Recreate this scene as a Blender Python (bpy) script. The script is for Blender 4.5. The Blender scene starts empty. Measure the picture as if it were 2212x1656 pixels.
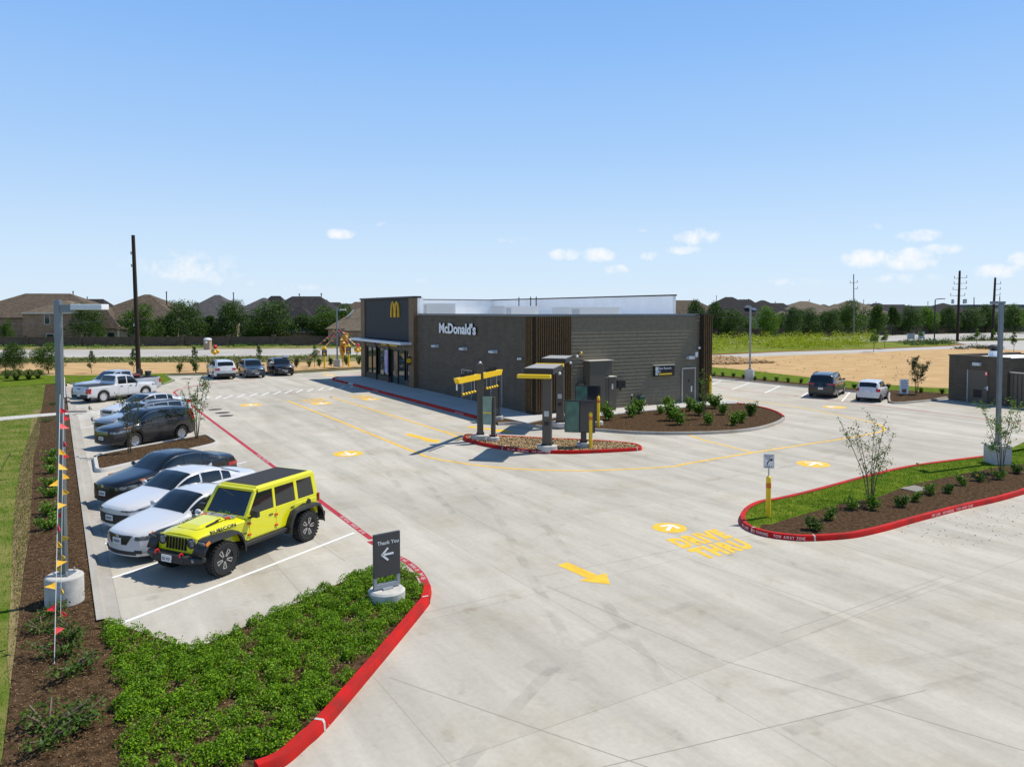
import bpy, bmesh, math, random
import numpy as np
from mathutils import Vector, Matrix
C = bpy.context.scene.collection
rad = math.radians
rng = np.random.default_rng(7)
R_ = random.Random(5)

# ------------------------------------------------------------------ survey of the photograph (pixel -> point on the ground)
FOC, YH, CX, PIT, HC = 1600.0, 672.0, 1106.0, rad(2.15), 6.38
YP = YH + FOC * math.tan(PIT)
cP, sP = math.cos(PIT), math.sin(PIT)
def ray(px, py):
    x = (px - CX) / FOC; y = -(py - YP) / FOC
    return (x, cP + sP * y, -sP + cP * y)
def G(p, z=0.0):
    r = ray(*p); t = (z - HC) / r[2]
    return Vector((r[0] * t, r[1] * t, z))
def AT(p, Y):
    r = ray(*p); t = Y / r[1]
    return Vector((r[0] * t, Y, HC + r[2] * t))
def Zm(x0, y0, s): return lambda x, y: ((x0 + x / s) / 1.2075, (y0 + y / s) / 1.2075)
R1=Zm(0,560,3.154);R2=Zm(100,940,2.76);R3=Zm(880,740,3.68);R4=Zm(1150,880,3.68);R5=Zm(1700,700,3.68);R6=Zm(2070,660,3.68)
R7=Zm(1800,1050,2.5396);R8=Zm(0,1300,2.3656);R9=Zm(2200,660,4.696)
S1=Zm(740,700,6.133);S2=Zm(0,720,6.133);S3=Zm(1460,740,5.52);S4=Zm(230,1180,4.871);S5=Zm(560,880,5.018);S6=Zm(880,1280,5.018);S7=Zm(1900,1340,5.018);S8=Zm(2371,880,7.36)
T1=Zm(860,960,5.267);T2=Zm(1380,1040,3.253);T3=Zm(400,880,4.424);T4=Zm(160,940,6.506)
U1=Zm(0,760,4.424);U2=Zm(460,760,4.424);U3=Zm(1740,760,4.424);W8=Zm(0,880,3.185)
V0=lambda x,y:(x,y)

# ------------------------------------------------------------------ materials
MATS = {}
def mat(name, col, rough=.6, metal=0., spec=.5, var=0., vs=6., bump=0., bs=40., stretch=None, col2=None, coat=0., detail=4., world=False):
    if name in MATS: return MATS[name]
    m = bpy.data.materials.new(name); m.use_nodes = True
    n = m.node_tree.nodes; l = m.node_tree.links
    b = n['Principled BSDF']
    b.inputs['Base Color'].default_value = (*col, 1); b.inputs['Roughness'].default_value = rough
    b.inputs['Metallic'].default_value = metal; b.inputs['Specular IOR Level'].default_value = spec
    if coat: b.inputs['Coat Weight'].default_value = coat; b.inputs['Coat Roughness'].default_value = .05
    if var or bump or col2:
        tc = n.new('ShaderNodeNewGeometry' if world else 'ShaderNodeTexCoord')
        src = tc.outputs['Position'] if world else tc.outputs['Object']
        if stretch:
            mp = n.new('ShaderNodeMapping'); mp.inputs['Scale'].default_value = stretch; l.new(src, mp.inputs['Vector']); src = mp.outputs[0]
        if var or col2:
            t = n.new('ShaderNodeTexNoise'); t.inputs['Scale'].default_value = vs; t.inputs['Detail'].default_value = detail; l.new(src, t.inputs['Vector'])
            r = n.new('ShaderNodeValToRGB'); r.color_ramp.elements[0].position = .32; r.color_ramp.elements[1].position = .68
            c2 = col2 or tuple(c * (1 + var) for c in col); c1 = col if col2 else tuple(c * (1 - var) for c in col)
            r.color_ramp.elements[0].color = (*c1, 1); r.color_ramp.elements[1].color = (*c2, 1)
            l.new(t.outputs['Fac'], r.inputs[0]); l.new(r.outputs[0], b.inputs['Base Color'])
        if bump:
            t2 = n.new('ShaderNodeTexNoise'); t2.inputs['Scale'].default_value = bs; t2.inputs['Detail'].default_value = 6; l.new(src, t2.inputs['Vector'])
            bp = n.new('ShaderNodeBump'); bp.inputs['Strength'].default_value = bump; bp.inputs['Distance'].default_value = .05
            l.new(t2.outputs['Fac'], bp.inputs['Height']); l.new(bp.outputs[0], b.inputs['Normal'])
    MATS[name] = m; return m
def leafmat(name, c1, c2, rough=.5, trans=.25):
    if name in MATS: return MATS[name]
    m = bpy.data.materials.new(name); m.use_nodes = True
    n = m.node_tree.nodes; l = m.node_tree.links; b = n['Principled BSDF']
    g = n.new('ShaderNodeNewGeometry'); r = n.new('ShaderNodeValToRGB')
    r.color_ramp.elements[0].color = (*c1, 1); r.color_ramp.elements[1].color = (*c2, 1)
    l.new(g.outputs['Random Per Island'], r.inputs[0]); l.new(r.outputs[0], b.inputs['Base Color'])
    b.inputs['Roughness'].default_value = rough; b.inputs['Specular IOR Level'].default_value = .18
    tr = n.new('ShaderNodeBsdfTranslucent'); l.new(r.outputs[0], tr.inputs['Color'])
    mx = n.new('ShaderNodeMixShader'); mx.inputs[0].default_value = trans
    l.new(b.outputs[0], mx.inputs[1]); l.new(tr.outputs[0], mx.inputs[2]); l.new(mx.outputs[0], n['Material Output'].inputs['Surface'])
    MATS[name] = m; return m

# ------------------------------------------------------------------ mesh builder
class MB:
    def __init__(s): s.v = []; s.f = []; s.m = []; s.cur = 0
    def add(s, vs, fs):
        o = len(s.v); s.v += [tuple(v) for v in vs]
        for f in fs: s.f.append(tuple(i + o for i in f)); s.m.append(s.cur)
        return s
    def box(s, x0, x1, y0, y1, z0, z1):
        return s.add([(x0,y0,z0),(x1,y0,z0),(x1,y1,z0),(x0,y1,z0),(x0,y0,z1),(x1,y0,z1),(x1,y1,z1),(x0,y1,z1)],
                     [(3,2,1,0),(4,5,6,7),(0,1,5,4),(1,2,6,5),(2,3,7,6),(3,0,4,7)])
    def obox(s, c, ax, ay, hx, hy, hz):
        c = Vector(c); ax = Vector(ax).normalized(); ay = Vector(ay).normalized(); az = ax.cross(ay)
        P = [c + ax*hx*i + ay*hy*j + az*hz*k for k in (-1,1) for (i,j) in ((-1,-1),(1,-1),(1,1),(-1,1))]
        return s.add(P, [(3,2,1,0),(4,5,6,7),(0,1,5,4),(1,2,6,5),(2,3,7,6),(3,0,4,7)])
    def tube(s, pts, r, n=8, cap=True, r1=None):
        pts = [Vector(p) for p in pts]; k = len(pts); rings = []
        for i, p in enumerate(pts):
            d = (pts[min(i+1,k-1)] - pts[max(i-1,0)]).normalized()
            a = d.orthogonal().normalized() if i == 0 else (a - d * a.dot(d)).normalized()
            b = d.cross(a); rr = r[i] if isinstance(r, (list,tuple)) else (r if r1 is None else r + (r1-r)*i/(k-1))
            rings.append([p + (a*math.cos(2*math.pi*j/n) + b*math.sin(2*math.pi*j/n))*rr for j in range(n)])
        vs = [v for rg in rings for v in rg]; fs = []
        for i in range(k-1):
            for j in range(n): fs.append((i*n+j, i*n+(j+1)%n, (i+1)*n+(j+1)%n, (i+1)*n+j))
        if cap: fs.append(tuple(range(n))[::-1]); fs.append(tuple((k-1)*n+j for j in range(n)))
        return s.add(vs, fs)
    def lathe(s, prof, c=(0,0,0), n=20, axis='z'):
        vs = []; fs = []; k = len(prof)
        for r, z in prof:
            for j in range(n):
                a = 2*math.pi*j/n; x, y = r*math.cos(a), r*math.sin(a)
                p = (x,y,z) if axis == 'z' else ((x,z,y) if axis == 'y' else (z,x,y))
                vs.append((c[0]+p[0], c[1]+p[1], c[2]+p[2]))
        for i in range(k-1):
            for j in range(n):
                q = (i*n+j, i*n+(j+1)%n, (i+1)*n+(j+1)%n, (i+1)*n+j); fs.append(q if axis != 'y' else q[::-1])
        q0 = tuple(range(n))[::-1]; q1 = tuple((k-1)*n+j for j in range(n))
        if prof[0][0] > 1e-6: fs.append(q0 if axis != 'y' else q0[::-1])
        if prof[-1][0] > 1e-6: fs.append(q1 if axis != 'y' else q1[::-1])
        return s.add(vs, fs)
    def prism(s, pts, z0, z1, bottom=True):
        n = len(pts); A = sum(pts[i][0]*pts[(i+1)%n][1]-pts[(i+1)%n][0]*pts[i][1] for i in range(n))
        if A < 0: pts = pts[::-1]
        vs = [(p[0],p[1],z0) for p in pts] + [(p[0],p[1],z1) for p in pts]
        fs = [tuple(range(n,2*n))] + [(i,(i+1)%n,n+(i+1)%n,n+i) for i in range(n)]
        if bottom: fs.append(tuple(range(n))[::-1])
        return s.add(vs, fs)
    def sheet(s, pts, z):
        n = len(pts); A = sum(pts[i][0]*pts[(i+1)%n][1]-pts[(i+1)%n][0]*pts[i][1] for i in range(n))
        if A < 0: pts = pts[::-1]
        return s.add([(p[0],p[1],z) for p in pts], [tuple(range(n))])
    def ball(s, c, r, n=10, sq=(1,1,1)):
        prof = [(max(r*math.sin(math.pi*i/n),1e-7), -r*math.cos(math.pi*i/n)) for i in range(n+1)]
        o = len(s.v); s.lathe(prof, (0,0,0), n+4)
        for i in range(o, len(s.v)):
            v = s.v[i]; s.v[i] = (c[0]+v[0]*sq[0], c[1]+v[1]*sq[1], c[2]+v[2]*sq[2])
        return s
    def grid(s, P):
        r = len(P); c = len(P[0])
        return s.add([p for row in P for p in row], [(i*c+j, i*c+j+1, (i+1)*c+j+1, (i+1)*c+j) for i in range(r-1) for j in range(c-1)])
    def build(s, name, mats, parent=None, smooth=None, bevel=0, loc=None, rot=None):
        me = bpy.data.meshes.new(name); me.from_pydata(s.v, [], s.f)
        if not isinstance(mats, (list,tuple)): mats = [mats]
        for m in mats: me.materials.append(m)
        if len(mats) > 1: me.polygons.foreach_set('material_index', s.m)
        if smooth is not None:
            me.shade_smooth(); me.set_sharp_from_angle(angle=rad(smooth))
        me.update()
        o = bpy.data.objects.new(name, me); C.objects.link(o)
        if parent: o.parent = parent
        if loc: o.location = loc
        if rot is not None: o.rotation_euler = (0,0,rot) if not hasattr(rot,'__len__') else rot
        if bevel:
            b = o.modifiers.new('bevel','BEVEL'); b.width = bevel; b.segments = 2; b.limit_method = 'ANGLE'; b.angle_limit = rad(40)
        return o
def tag(o, label=None, cat=None, group=None, kind=None):
    if label: o['label'] = label
    if cat: o['category'] = cat
    if group: o['group'] = group
    if kind: o['kind'] = kind
    return o
def thing(name, label, cat, loc=(0,0,0), rot=0, group=None):
    o = bpy.data.objects.new(name, None); C.objects.link(o); o.location = loc; o.rotation_euler = (0,0,rot)
    o.empty_display_size = .2
    return tag(o, label, cat, group)
def struct(o): o['kind'] = 'structure'; return o
def kids(o): return [c for c in C.objects if c.parent == o]
CH = {}
def dup(root, loc, rot=0, label=None, scale=1, group=None):
    def cp(o, par):
        c = o.copy(); C.objects.link(c)
        if par is not None: c.parent = par
        for k in o.children: cp(k, c)
        return c
    r = cp(root, None); r.location = loc; r.rotation_euler = (0,0,rot); r.scale = (scale,)*3 if not hasattr(scale,'__len__') else scale
    if label: r['label'] = label
    if group: r['group'] = group
    return r
def fast_mesh(name, V, F, mats, mi=None, smooth=False):
    me = bpy.data.meshes.new(name); V = np.asarray(V, dtype=np.float32); F = np.asarray(F, dtype=np.int32)
    k = F.shape[1]
    me.vertices.add(len(V)); me.vertices.foreach_set('co', V.ravel())
    me.loops.add(F.size); me.loops.foreach_set('vertex_index', F.ravel())
    me.polygons.add(len(F)); me.polygons.foreach_set('loop_start', np.arange(0, F.size, k, dtype=np.int32))
    try: me.polygons.foreach_set('loop_total', np.full(len(F), k, dtype=np.int32))
    except Exception: pass
    for m in (mats if isinstance(mats,(list,tuple)) else [mats]): me.materials.append(m)
    if mi is not None: me.polygons.foreach_set('material_index', np.asarray(mi, dtype=np.int32))
    me.update(calc_edges=True); me.validate()
    if smooth: me.shade_smooth()
    return me
def mobj(name, me, parent=None, loc=None, rot=0, scale=None):
    o = bpy.data.objects.new(name, me); C.objects.link(o)
    if parent: o.parent = parent
    if loc is not None: o.location = loc
    o.rotation_euler = (0,0,rot)
    if scale: o.scale = (scale,)*3 if not hasattr(scale,'__len__') else scale
    return o
def leaves(cen, size, up=.4, aspect=.55, jit=.35):
    """leaf-shaped quads at the points cen"""
    cen = np.asarray(cen); n = len(cen)
    d = rng.normal(size=(n,3)); d /= np.linalg.norm(d,axis=1)[:,None]
    nn = rng.normal(size=(n,3)); nn[:,2] = np.abs(nn[:,2]) + up; nn /= np.linalg.norm(nn,axis=1)[:,None]
    d -= nn*(d*nn).sum(1)[:,None]; d /= np.linalg.norm(d,axis=1)[:,None]+1e-9
    w = np.cross(nn,d); s = size*(1+jit*rng.uniform(-1,1,size=(n,1)))
    V = np.stack([cen-d*s*.5, cen+w*s*.5*aspect, cen+d*s*.5, cen-w*s*.5*aspect],1).reshape(-1,3)
    F = np.arange(4*n).reshape(n,4)
    return V, F
def in_poly(P, poly):
    x, y = P[:,0], P[:,1]; ins = np.zeros(len(P), bool); n = len(poly)
    for i in range(n):
        x0,y0 = poly[i][0],poly[i][1]; x1,y1 = poly[(i+1)%n][0],poly[(i+1)%n][1]
        c = ((y0>y)!=(y1>y)) & (x < (x1-x0)*(y-y0)/((y1-y0) if abs(y1-y0)>1e-12 else 1e-12)+x0); ins ^= c
    return ins
def scatter(poly, n):
    a = np.array([[p[0],p[1]] for p in poly]); lo, hi = a.min(0), a.max(0); out = np.zeros((0,2))
    while len(out) < n:
        q = rng.uniform(lo,hi,size=(n*2,2)); out = np.vstack([out, q[in_poly(q,poly)]])
    return out[:n]
def catmull(pts, n=8, closed=False):
    pts = [Vector((p[0],p[1])) for p in pts]; k = len(pts); out = []
    for i in range(k if closed else k-1):
        g = (lambda j: pts[j%k]) if closed else (lambda j: pts[min(max(j,0),k-1)])
        a,b,c,d = g(i-1),g(i),g(i+1),g(i+2)
        for t in range(n):
            u = t/n; out.append(.5*((2*b)+(c-a)*u+(2*a-5*b+4*c-d)*u*u+(3*b-a-3*c+d)*u**3))
    if not closed: out.append(pts[-1])
    return out
def strip(line, w, closed=False):
    """flat ribbon of width w along a 2-D polyline -> (verts 2d left, right)"""
    k = len(line); L = []; Rr = []
    for i in range(k):
        a = line[(i-1)%k] if closed else line[max(i-1,0)]; b = line[(i+1)%k] if closed else line[min(i+1,k-1)]
        d = Vector((b[0]-a[0], b[1]-a[1])).normalized(); nrm = Vector((-d.y,d.x))
        p = Vector((line[i][0],line[i][1])); L.append(p+nrm*w/2); Rr.append(p-nrm*w/2)
    return L, Rr
_rz = [0]
def ribbon(mb, line, w, z, closed=False):
    _rz[0] += 1; z += (_rz[0] % 40)*.00003
    L, Rr = strip(line, w, closed); k = len(L)
    vs = [(p.x,p.y,z) for p in Rr]+[(p.x,p.y,z) for p in L]
    mb.add(vs, [(i,(i+1)%k,k+(i+1)%k,k+i) for i in range(k if closed else k-1)])
FONT = None
_tc = {}
def text_mesh(body, size=1., bold=0., ext=0., space=1.):
    key = (body,size,bold,ext,space)
    if key in _tc: return _tc[key]
    cu = bpy.data.curves.new('t','FONT'); cu.body = body; cu.size = size; cu.offset = bold; cu.extrude = ext; cu.resolution_u = 3; cu.space_character = space
    o = bpy.data.objects.new('t', cu); C.objects.link(o)
    dg = bpy.context.evaluated_depsgraph_get(); me = bpy.data.meshes.new_from_object(o.evaluated_get(dg))
    bpy.data.objects.remove(o); bpy.data.curves.remove(cu)
    vs = [v.co.copy() for v in me.vertices]; fs = [tuple(p.vertices) for p in me.polygons]; bpy.data.meshes.remove(me)
    xs = [v.x for v in vs] or [0]; ys = [v.y for v in vs] or [0]
    _tc[key] = (vs, fs, min(xs), max(xs), min(ys), max(ys)); return _tc[key]
def add_text(mb, body, org, ax, ay, width=None, height=None, bold=0., ext=0., align='c', flip=False):
    """text lying in the plane (ax, ay) at org; scaled to width and / or height"""
    vs, fs, x0, x1, y0, y1 = text_mesh(body, 1., bold, ext)
    ax = Vector(ax).normalized(); ay = Vector(ay).normalized(); az = ax.cross(ay); org = Vector(org)
    sx = width/(x1-x0) if width else None; sy = height/(y1-y0) if height else None
    sx = sx or sy; sy = sy or sx
    xo = {'c':(x0+x1)/2,'l':x0,'r':x1}[align]; yo = (y0+y1)/2
    mb.add([org + ax*(v.x-xo)*sx + ay*(v.y-yo)*sy + az*v.z for v in vs], fs)
# ------------------------------------------------------------------ camera, sky, sun
sc = bpy.context.scene
cam = bpy.data.cameras.new('camera'); co = bpy.data.objects.new('camera', cam); C.objects.link(co); sc.camera = co
co.location = (0,0,HC); co.rotation_euler = (rad(90)-PIT, 0, 0)
cam.sensor_width = 36; cam.lens = 36*FOC/2212; cam.shift_y = -(828-YP)/2212; cam.shift_x = 0
cam.clip_start = .2; cam.clip_end = 4000
SUN_AZ, SUN_EL = 64.8, 57.0
sd = Vector((math.sin(rad(SUN_AZ))*math.cos(rad(SUN_EL)), math.cos(rad(SUN_AZ))*math.cos(rad(SUN_EL)), math.sin(rad(SUN_EL))))
sl = bpy.data.lights.new('sun','SUN'); sl.energy = 3.9; sl.angle = rad(.5); sl.color = (1,.94,.84)
so = bpy.data.objects.new('sun', sl); C.objects.link(so); so.rotation_euler = (-sd).to_track_quat('-Z','Y').to_euler(); so.location = sd*300
w = bpy.data.worlds.new('World'); sc.world = w; w.use_nodes = True
n = w.node_tree.nodes; l = w.node_tree.links; bg = n['Background']
sky = n.new('ShaderNodeTexSky'); sky.sky_type = 'NISHITA'; sky.sun_disc = False
sky.sun_elevation = rad(SUN_EL); sky.sun_rotation = rad(SUN_AZ); sky.altitude = 0; sky.air_density = 1.0; sky.dust_density = .1; sky.ozone_density = 1.8
bg.inputs['Strength'].default_value = .15
def mth(op, a, b=None, clamp=False):
    m = n.new('ShaderNodeMath'); m.operation = op; m.use_clamp = clamp
    for i, x in enumerate((a,b)):
        if x is None: continue
        if isinstance(x,(int,float)): m.inputs[i].default_value = x
        else: l.new(x, m.inputs[i])
    return m.outputs[0]
# small fair-weather clouds low over the horizon, placed by compass bearing and elevation
tc = n.new('ShaderNodeTexCoord'); sp = n.new('ShaderNodeSeparateXYZ'); l.new(tc.outputs['Generated'], sp.inputs[0])
az = mth('ARCTAN2', sp.outputs[0], sp.outputs[1]); el = mth('ARCSINE', sp.outputs[2])
CLOUDS = [(400,578,130,38,.5),(480,600,70,22,.4),(735,505,40,14,.8),(650,620,50,10,.35),(1222,550,50,16,.75),(1290,552,46,20,.9),(1330,583,36,14,.7),
    (1405,553,26,12,.7),(1482,540,50,12,.8),(1500,512,62,22,.75),(1388,497,14,7,.5),(1870,560,52,24,.95),(1965,560,62,26,1.0),(1985,510,44,16,.7),(2030,538,44,14,.8),
    (1950,600,80,12,.4),(2160,585,50,16,.8),(2205,560,30,16,.7),(1890,490,30,10,.4),(1100,520,60,10,.25),(900,605,60,10,.3),(820,484,20,7,.4),(1700,610,90,10,.3),(560,612,50,9,.3)]
wob = n.new('ShaderNodeTexNoise'); wob.inputs['Scale'].default_value = 55; wob.inputs['Detail'].default_value = 7; wob.inputs['Roughness'].default_value = .62; l.new(tc.outputs['Generated'], wob.inputs['Vector'])
tot = None
for px,py,sx,sy,am in CLOUDS:
    r = ray(px,py); a0 = math.atan2(r[0],r[1]); e0 = math.asin(r[2]/math.sqrt(r[0]**2+r[1]**2+r[2]**2))
    dx = mth('MULTIPLY', mth('SUBTRACT', az, a0), FOC/sx); dy = mth('MULTIPLY', mth('SUBTRACT', el, e0), FOC/sy)
    q = mth('ADD', mth('MULTIPLY', dx, dx), mth('MULTIPLY', dy, dy))
    g = mth('MULTIPLY', mth('SUBTRACT', 1.0, q, True), am)
    tot = g if tot is None else mth('MAXIMUM', tot, g)
cl = mth('MULTIPLY', mth('SUBTRACT', mth('ADD', tot, mth('MULTIPLY', mth('SUBTRACT', wob.outputs['Fac'], .5), 2.5)), .16), 1.1, True)
cl = mth('MULTIPLY', cl, mth('MULTIPLY', tot, 2.5, True), True)
hs = n.new('ShaderNodeHueSaturation'); hs.inputs['Saturation'].default_value = 1.1; hs.inputs['Value'].default_value = 1.15
l.new(sky.outputs[0], hs.inputs['Color'])
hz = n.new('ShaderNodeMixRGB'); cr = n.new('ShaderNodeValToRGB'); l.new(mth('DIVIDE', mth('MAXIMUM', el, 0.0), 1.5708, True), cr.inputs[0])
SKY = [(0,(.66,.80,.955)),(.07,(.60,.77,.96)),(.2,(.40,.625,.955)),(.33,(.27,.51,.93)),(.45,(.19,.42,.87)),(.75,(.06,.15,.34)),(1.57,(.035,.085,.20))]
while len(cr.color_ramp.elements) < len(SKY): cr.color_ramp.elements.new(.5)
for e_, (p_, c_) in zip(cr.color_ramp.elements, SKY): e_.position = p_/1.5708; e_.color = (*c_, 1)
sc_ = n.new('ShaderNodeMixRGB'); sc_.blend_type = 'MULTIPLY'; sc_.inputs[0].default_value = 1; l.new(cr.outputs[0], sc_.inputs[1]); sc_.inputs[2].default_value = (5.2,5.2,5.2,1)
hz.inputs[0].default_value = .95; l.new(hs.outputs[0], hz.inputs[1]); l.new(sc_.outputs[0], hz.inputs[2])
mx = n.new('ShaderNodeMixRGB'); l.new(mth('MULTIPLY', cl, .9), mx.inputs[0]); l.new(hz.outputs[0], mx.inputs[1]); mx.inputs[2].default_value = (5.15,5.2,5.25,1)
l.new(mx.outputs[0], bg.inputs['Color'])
sc.view_settings.view_transform = 'Standard'; sc.view_settings.look = 'None'; sc.view_settings.gamma = 1; sc.view_settings.exposure = .35
sc.render.engine = 'CYCLES'; sc.cycles.use_denoising = True; sc.cycles.max_bounces = 6; sc.cycles.transparent_max_bounces = 12

# ------------------------------------------------------------------ materials of the setting
def concrete(name, base, dark, warm, ang, s1=.16, amt=1.):
    m = bpy.data.materials.new(name); m.use_nodes = True; n = m.node_tree.nodes; l = m.node_tree.links; b = n['Principled BSDF']
    g = n.new('ShaderNodeNewGeometry'); mp = n.new('ShaderNodeMapping'); mp.inputs['Rotation'].default_value = (0,0,-rad(ang)); l.new(g.outputs['Position'], mp.inputs[0])
    st = n.new('ShaderNodeMapping'); st.inputs['Scale'].default_value = (1.1,s1,1); l.new(mp.outputs[0], st.inputs[0])
    def noise(src, sc_, det=5, ro=.6):
        t = n.new('ShaderNodeTexNoise'); t.inputs['Scale'].default_value = sc_; t.inputs['Detail'].default_value = det; t.inputs['Roughness'].default_value = ro; l.new(src, t.inputs['Vector']); return t.outputs['Fac']
    def ramp(f, p0, p1, c0, c1):
        r = n.new('ShaderNodeValToRGB'); r.color_ramp.elements[0].position = p0; r.color_ramp.elements[1].position = p1
        r.color_ramp.elements[0].color = (*c0,1); r.color_ramp.elements[1].color = (*c1,1); l.new(f, r.inputs[0]); return r.outputs[0]
    def mul(a, b_, f=1.):
        x = n.new('ShaderNodeMixRGB'); x.blend_type = 'MULTIPLY'; x.inputs[0].default_value = f; l.new(a, x.inputs[1]); l.new(b_, x.inputs[2]); return x.outputs[0]
    c = ramp(noise(st.outputs[0], .9, 6, .65), .3, .7, dark, base)
    c = mul(c, ramp(noise(mp.outputs[0], .12, 3), .35, .65, (.9,.9,.91), (1,1,1)), amt)
    c = mul(c, ramp(noise(mp.outputs[0], .42, 7, .7), .30, .52, warm, (1,1,1)), .8*amt)
    c = mul(c, ramp(noise(mp.outputs[0], 9., 4, .7), .3, .6, (.90,.895,.88), (1,1,1)), .8*amt)
    c = mul(c, ramp(noise(mp.outputs[0], 1.7, 3, .5), .24, .34, (.72,.69,.64), (1,1,1)), .7*amt)
    bt = n.new('ShaderNodeTexBrick'); bt.offset = 0; bt.inputs['Scale'].default_value = 1; bt.inputs['Brick Width'].default_value = 4.6; bt.inputs['Row Height'].default_value = 4.6; bt.inputs['Mortar Size'].default_value = .011; bt.inputs['Mortar Smooth'].default_value = .2
    bt.inputs['Color1'].default_value = (1,1,1,1); bt.inputs['Color2'].default_value = (.90,.895,.88,1); bt.inputs['Mortar'].default_value = (.74,.71,.66,1); l.new(mp.outputs[0], bt.inputs['Vector'])
    c = mul(c, bt.outputs['Color'], .85*amt if s1 < .15 else 0.)
    l.new(c, b.inputs['Base Color']); b.inputs['Roughness'].default_value = .85; b.inputs['Specular IOR Level'].default_value = .12
    bp = n.new('ShaderNodeBump'); bp.inputs['Strength'].default_value = .25; bp.inputs['Distance'].default_value = .01; l.new(noise(mp.outputs[0], 60., 4), bp.inputs['Height']); l.new(bp.outputs[0], b.inputs['Normal'])
    MATS[name] = m; return m
M_conc = concrete('concrete', (.60,.562,.485), (.425,.40,.345), (.84,.80,.72), 31.6, .13)
M_walk = concrete('walk_concrete', (.56,.545,.51), (.49,.478,.45), (.92,.9,.86), 31.6, .6, .7)
M_kerb = concrete('kerb_concrete', (.47,.445,.40), (.36,.34,.30), (.78,.7,.6), 31.6, .5)
M_red = mat('red_paint', (.42,.012,.018), .55, var=.18, vs=3, bump=.1, bs=60)
M_redk = mat('red_kerb_paint', (.30,.020,.016), .65, spec=.15, col2=(.60,.010,.008), vs=2.2, bump=.15, bs=50)
M_yel = mat('yellow_paint', (.80,.47,.02), .65, var=.12, vs=4)
M_whp = mat('white_paint', (.80,.80,.79), .65, var=.08, vs=5)
M_mulch = mat('mulch', (.032,.019,.010), .95, spec=.05, col2=(.12,.073,.038), vs=9, bump=1., bs=22, detail=8, world=True)
M_grass = mat('turf', (.060,.120,.005), .95, spec=.05, col2=(.155,.20,.018), vs=1.6, bump=.8, bs=35, detail=8, world=True)
M_lawn = mat('lawn', (.075,.140,.010), .95, spec=.05, col2=(.24,.22,.07), vs=.8, bump=.8, bs=30, detail=9, world=True)
M_dry = mat('dry_turf', (.20,.155,.065), .95, spec=.05, col2=(.30,.235,.12), vs=2.5, bump=.8, bs=30, detail=8, world=True)
M_dirt = mat('dirt', (.40,.255,.115), .95, spec=.05, col2=(.56,.385,.20), vs=.6, bump=.6, bs=3, detail=9, world=True, stretch=(.6,1.6,1))
M_verge = mat('verge', (.10,.125,.025), .95, spec=.05, col2=(.30,.25,.12), vs=.35, bump=.8, bs=5, detail=8, world=True)
M_weedg = mat('weed_ground', (.10,.14,.015), .95, spec=.05, col2=(.22,.24,.04), vs=.5, bump=.8, bs=3, detail=8, world=True)
M_ground = mat('field', (.09,.11,.03), .95, spec=.05, col2=(.19,.17,.07), vs=.12, bump=.6, bs=2, detail=8, world=True)
M_road = concrete('road_concrete', (.50,.475,.44), (.44,.42,.39), (.9,.87,.82), 70, .2)
M_joint_shade = mat('joint_and_shade', (.30,.265,.215), .9)
M_stain = mat('stain', (.33,.31,.275), .8)

# ------------------------------------------------------------------ ground sheets
g = MB(); g.add([(-900,-60,-.12),(900,-60,-.12),(900,1800,-.12),(-900,1800,-.12)], [(0,1,2,3)]); struct(g.build('ground', M_ground))
def px(fn, pts): return [G(fn(*p)) for p in pts]
def sheetp(name, pts, z, m): 
    o = MB().sheet(pts, z).build(name, m); return struct(o)
# dirt strip and far road beyond the lot
sheetp('dirt_lot', px(V0, [(-500,815),(-500,776),(100,782),(320,781),(640,781),(1000,774),(1300,770),(1300,812),(640,815)]), -.096, M_dirt)
sheetp('verge', px(V0, [(-500,778),(-500,738),(345,742),(800,741),(1300,736),(1300,771),(640,780),(100,780)]), -.108, M_verge)
ROADT = [(-500,757),(0,754.5),(345,753),(640,752),(795,751),(1300,741.5),(1531,735),(1800,727),(2050,720),(2212,717),(2900,709)]
ROADB = [(-500,776),(0,771),(345,769),(640,766),(795,764),(1300,755),(1531,748.5),(1755,742),(1950,735),(2212,730),(2900,722)]
rt = [G(p) for p in ROADT]; rb = [G(p) for p in ROADB]
m = MB(); k = len(rt); m.add([(p.x,p.y,-.09) for p in rb]+[(p.x,p.y,-.09) for p in rt], [(i,i+1,k+i+1,k+i) for i in range(k-1)]); struct(m.build('road', M_road))
m = MB()
for f in (.40,.64): ribbon(m, [(a*(1-f)+b*f) for a,b in zip(rb,rt)], .35, -.085)  # dark ribbons along the road: a kerb's shadow put in as colour
struct(m.build('road_shade_line', M_joint_shade))
# right hand side: dirt field, driveway, red kerb
sheetp('dirt_field', px(V0, [(1380,800),(1380,772),(1530,772),(1678,766),(1905,758),(2052,750),(2212,748),(2500,748),(3200,800),(3200,900),(2300,880),(1905,860),(1530,812)]), -.094, M_dirt)
DRT = [R5(100,845),R5(540,828),R5(1200,797),R5(2208,767),R6(1000,907),R6(1500,887),R6(1660,872),R6(1560,853),R6(1450,846)]
DRB = [R5(100,880),R5(540,858),R5(1200,832),R5(2208,797),R6(1000,935),R6(1500,915),R6(1760,905),R6(2300,935),R6(3200,960)]
ribbon_dr = MB(); ribbon(ribbon_dr, [G(p) for p in DRT[:7]], .45, .0); struct(ribbon_dr.build('red_kerb', M_redk))
sheetp('driveway', [G(p) for p in DRT]+[G(R6(2212,835)),G(R6(3200,840))]+[G(p) for p in DRB[::-1]], -.086, M_road)
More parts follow.
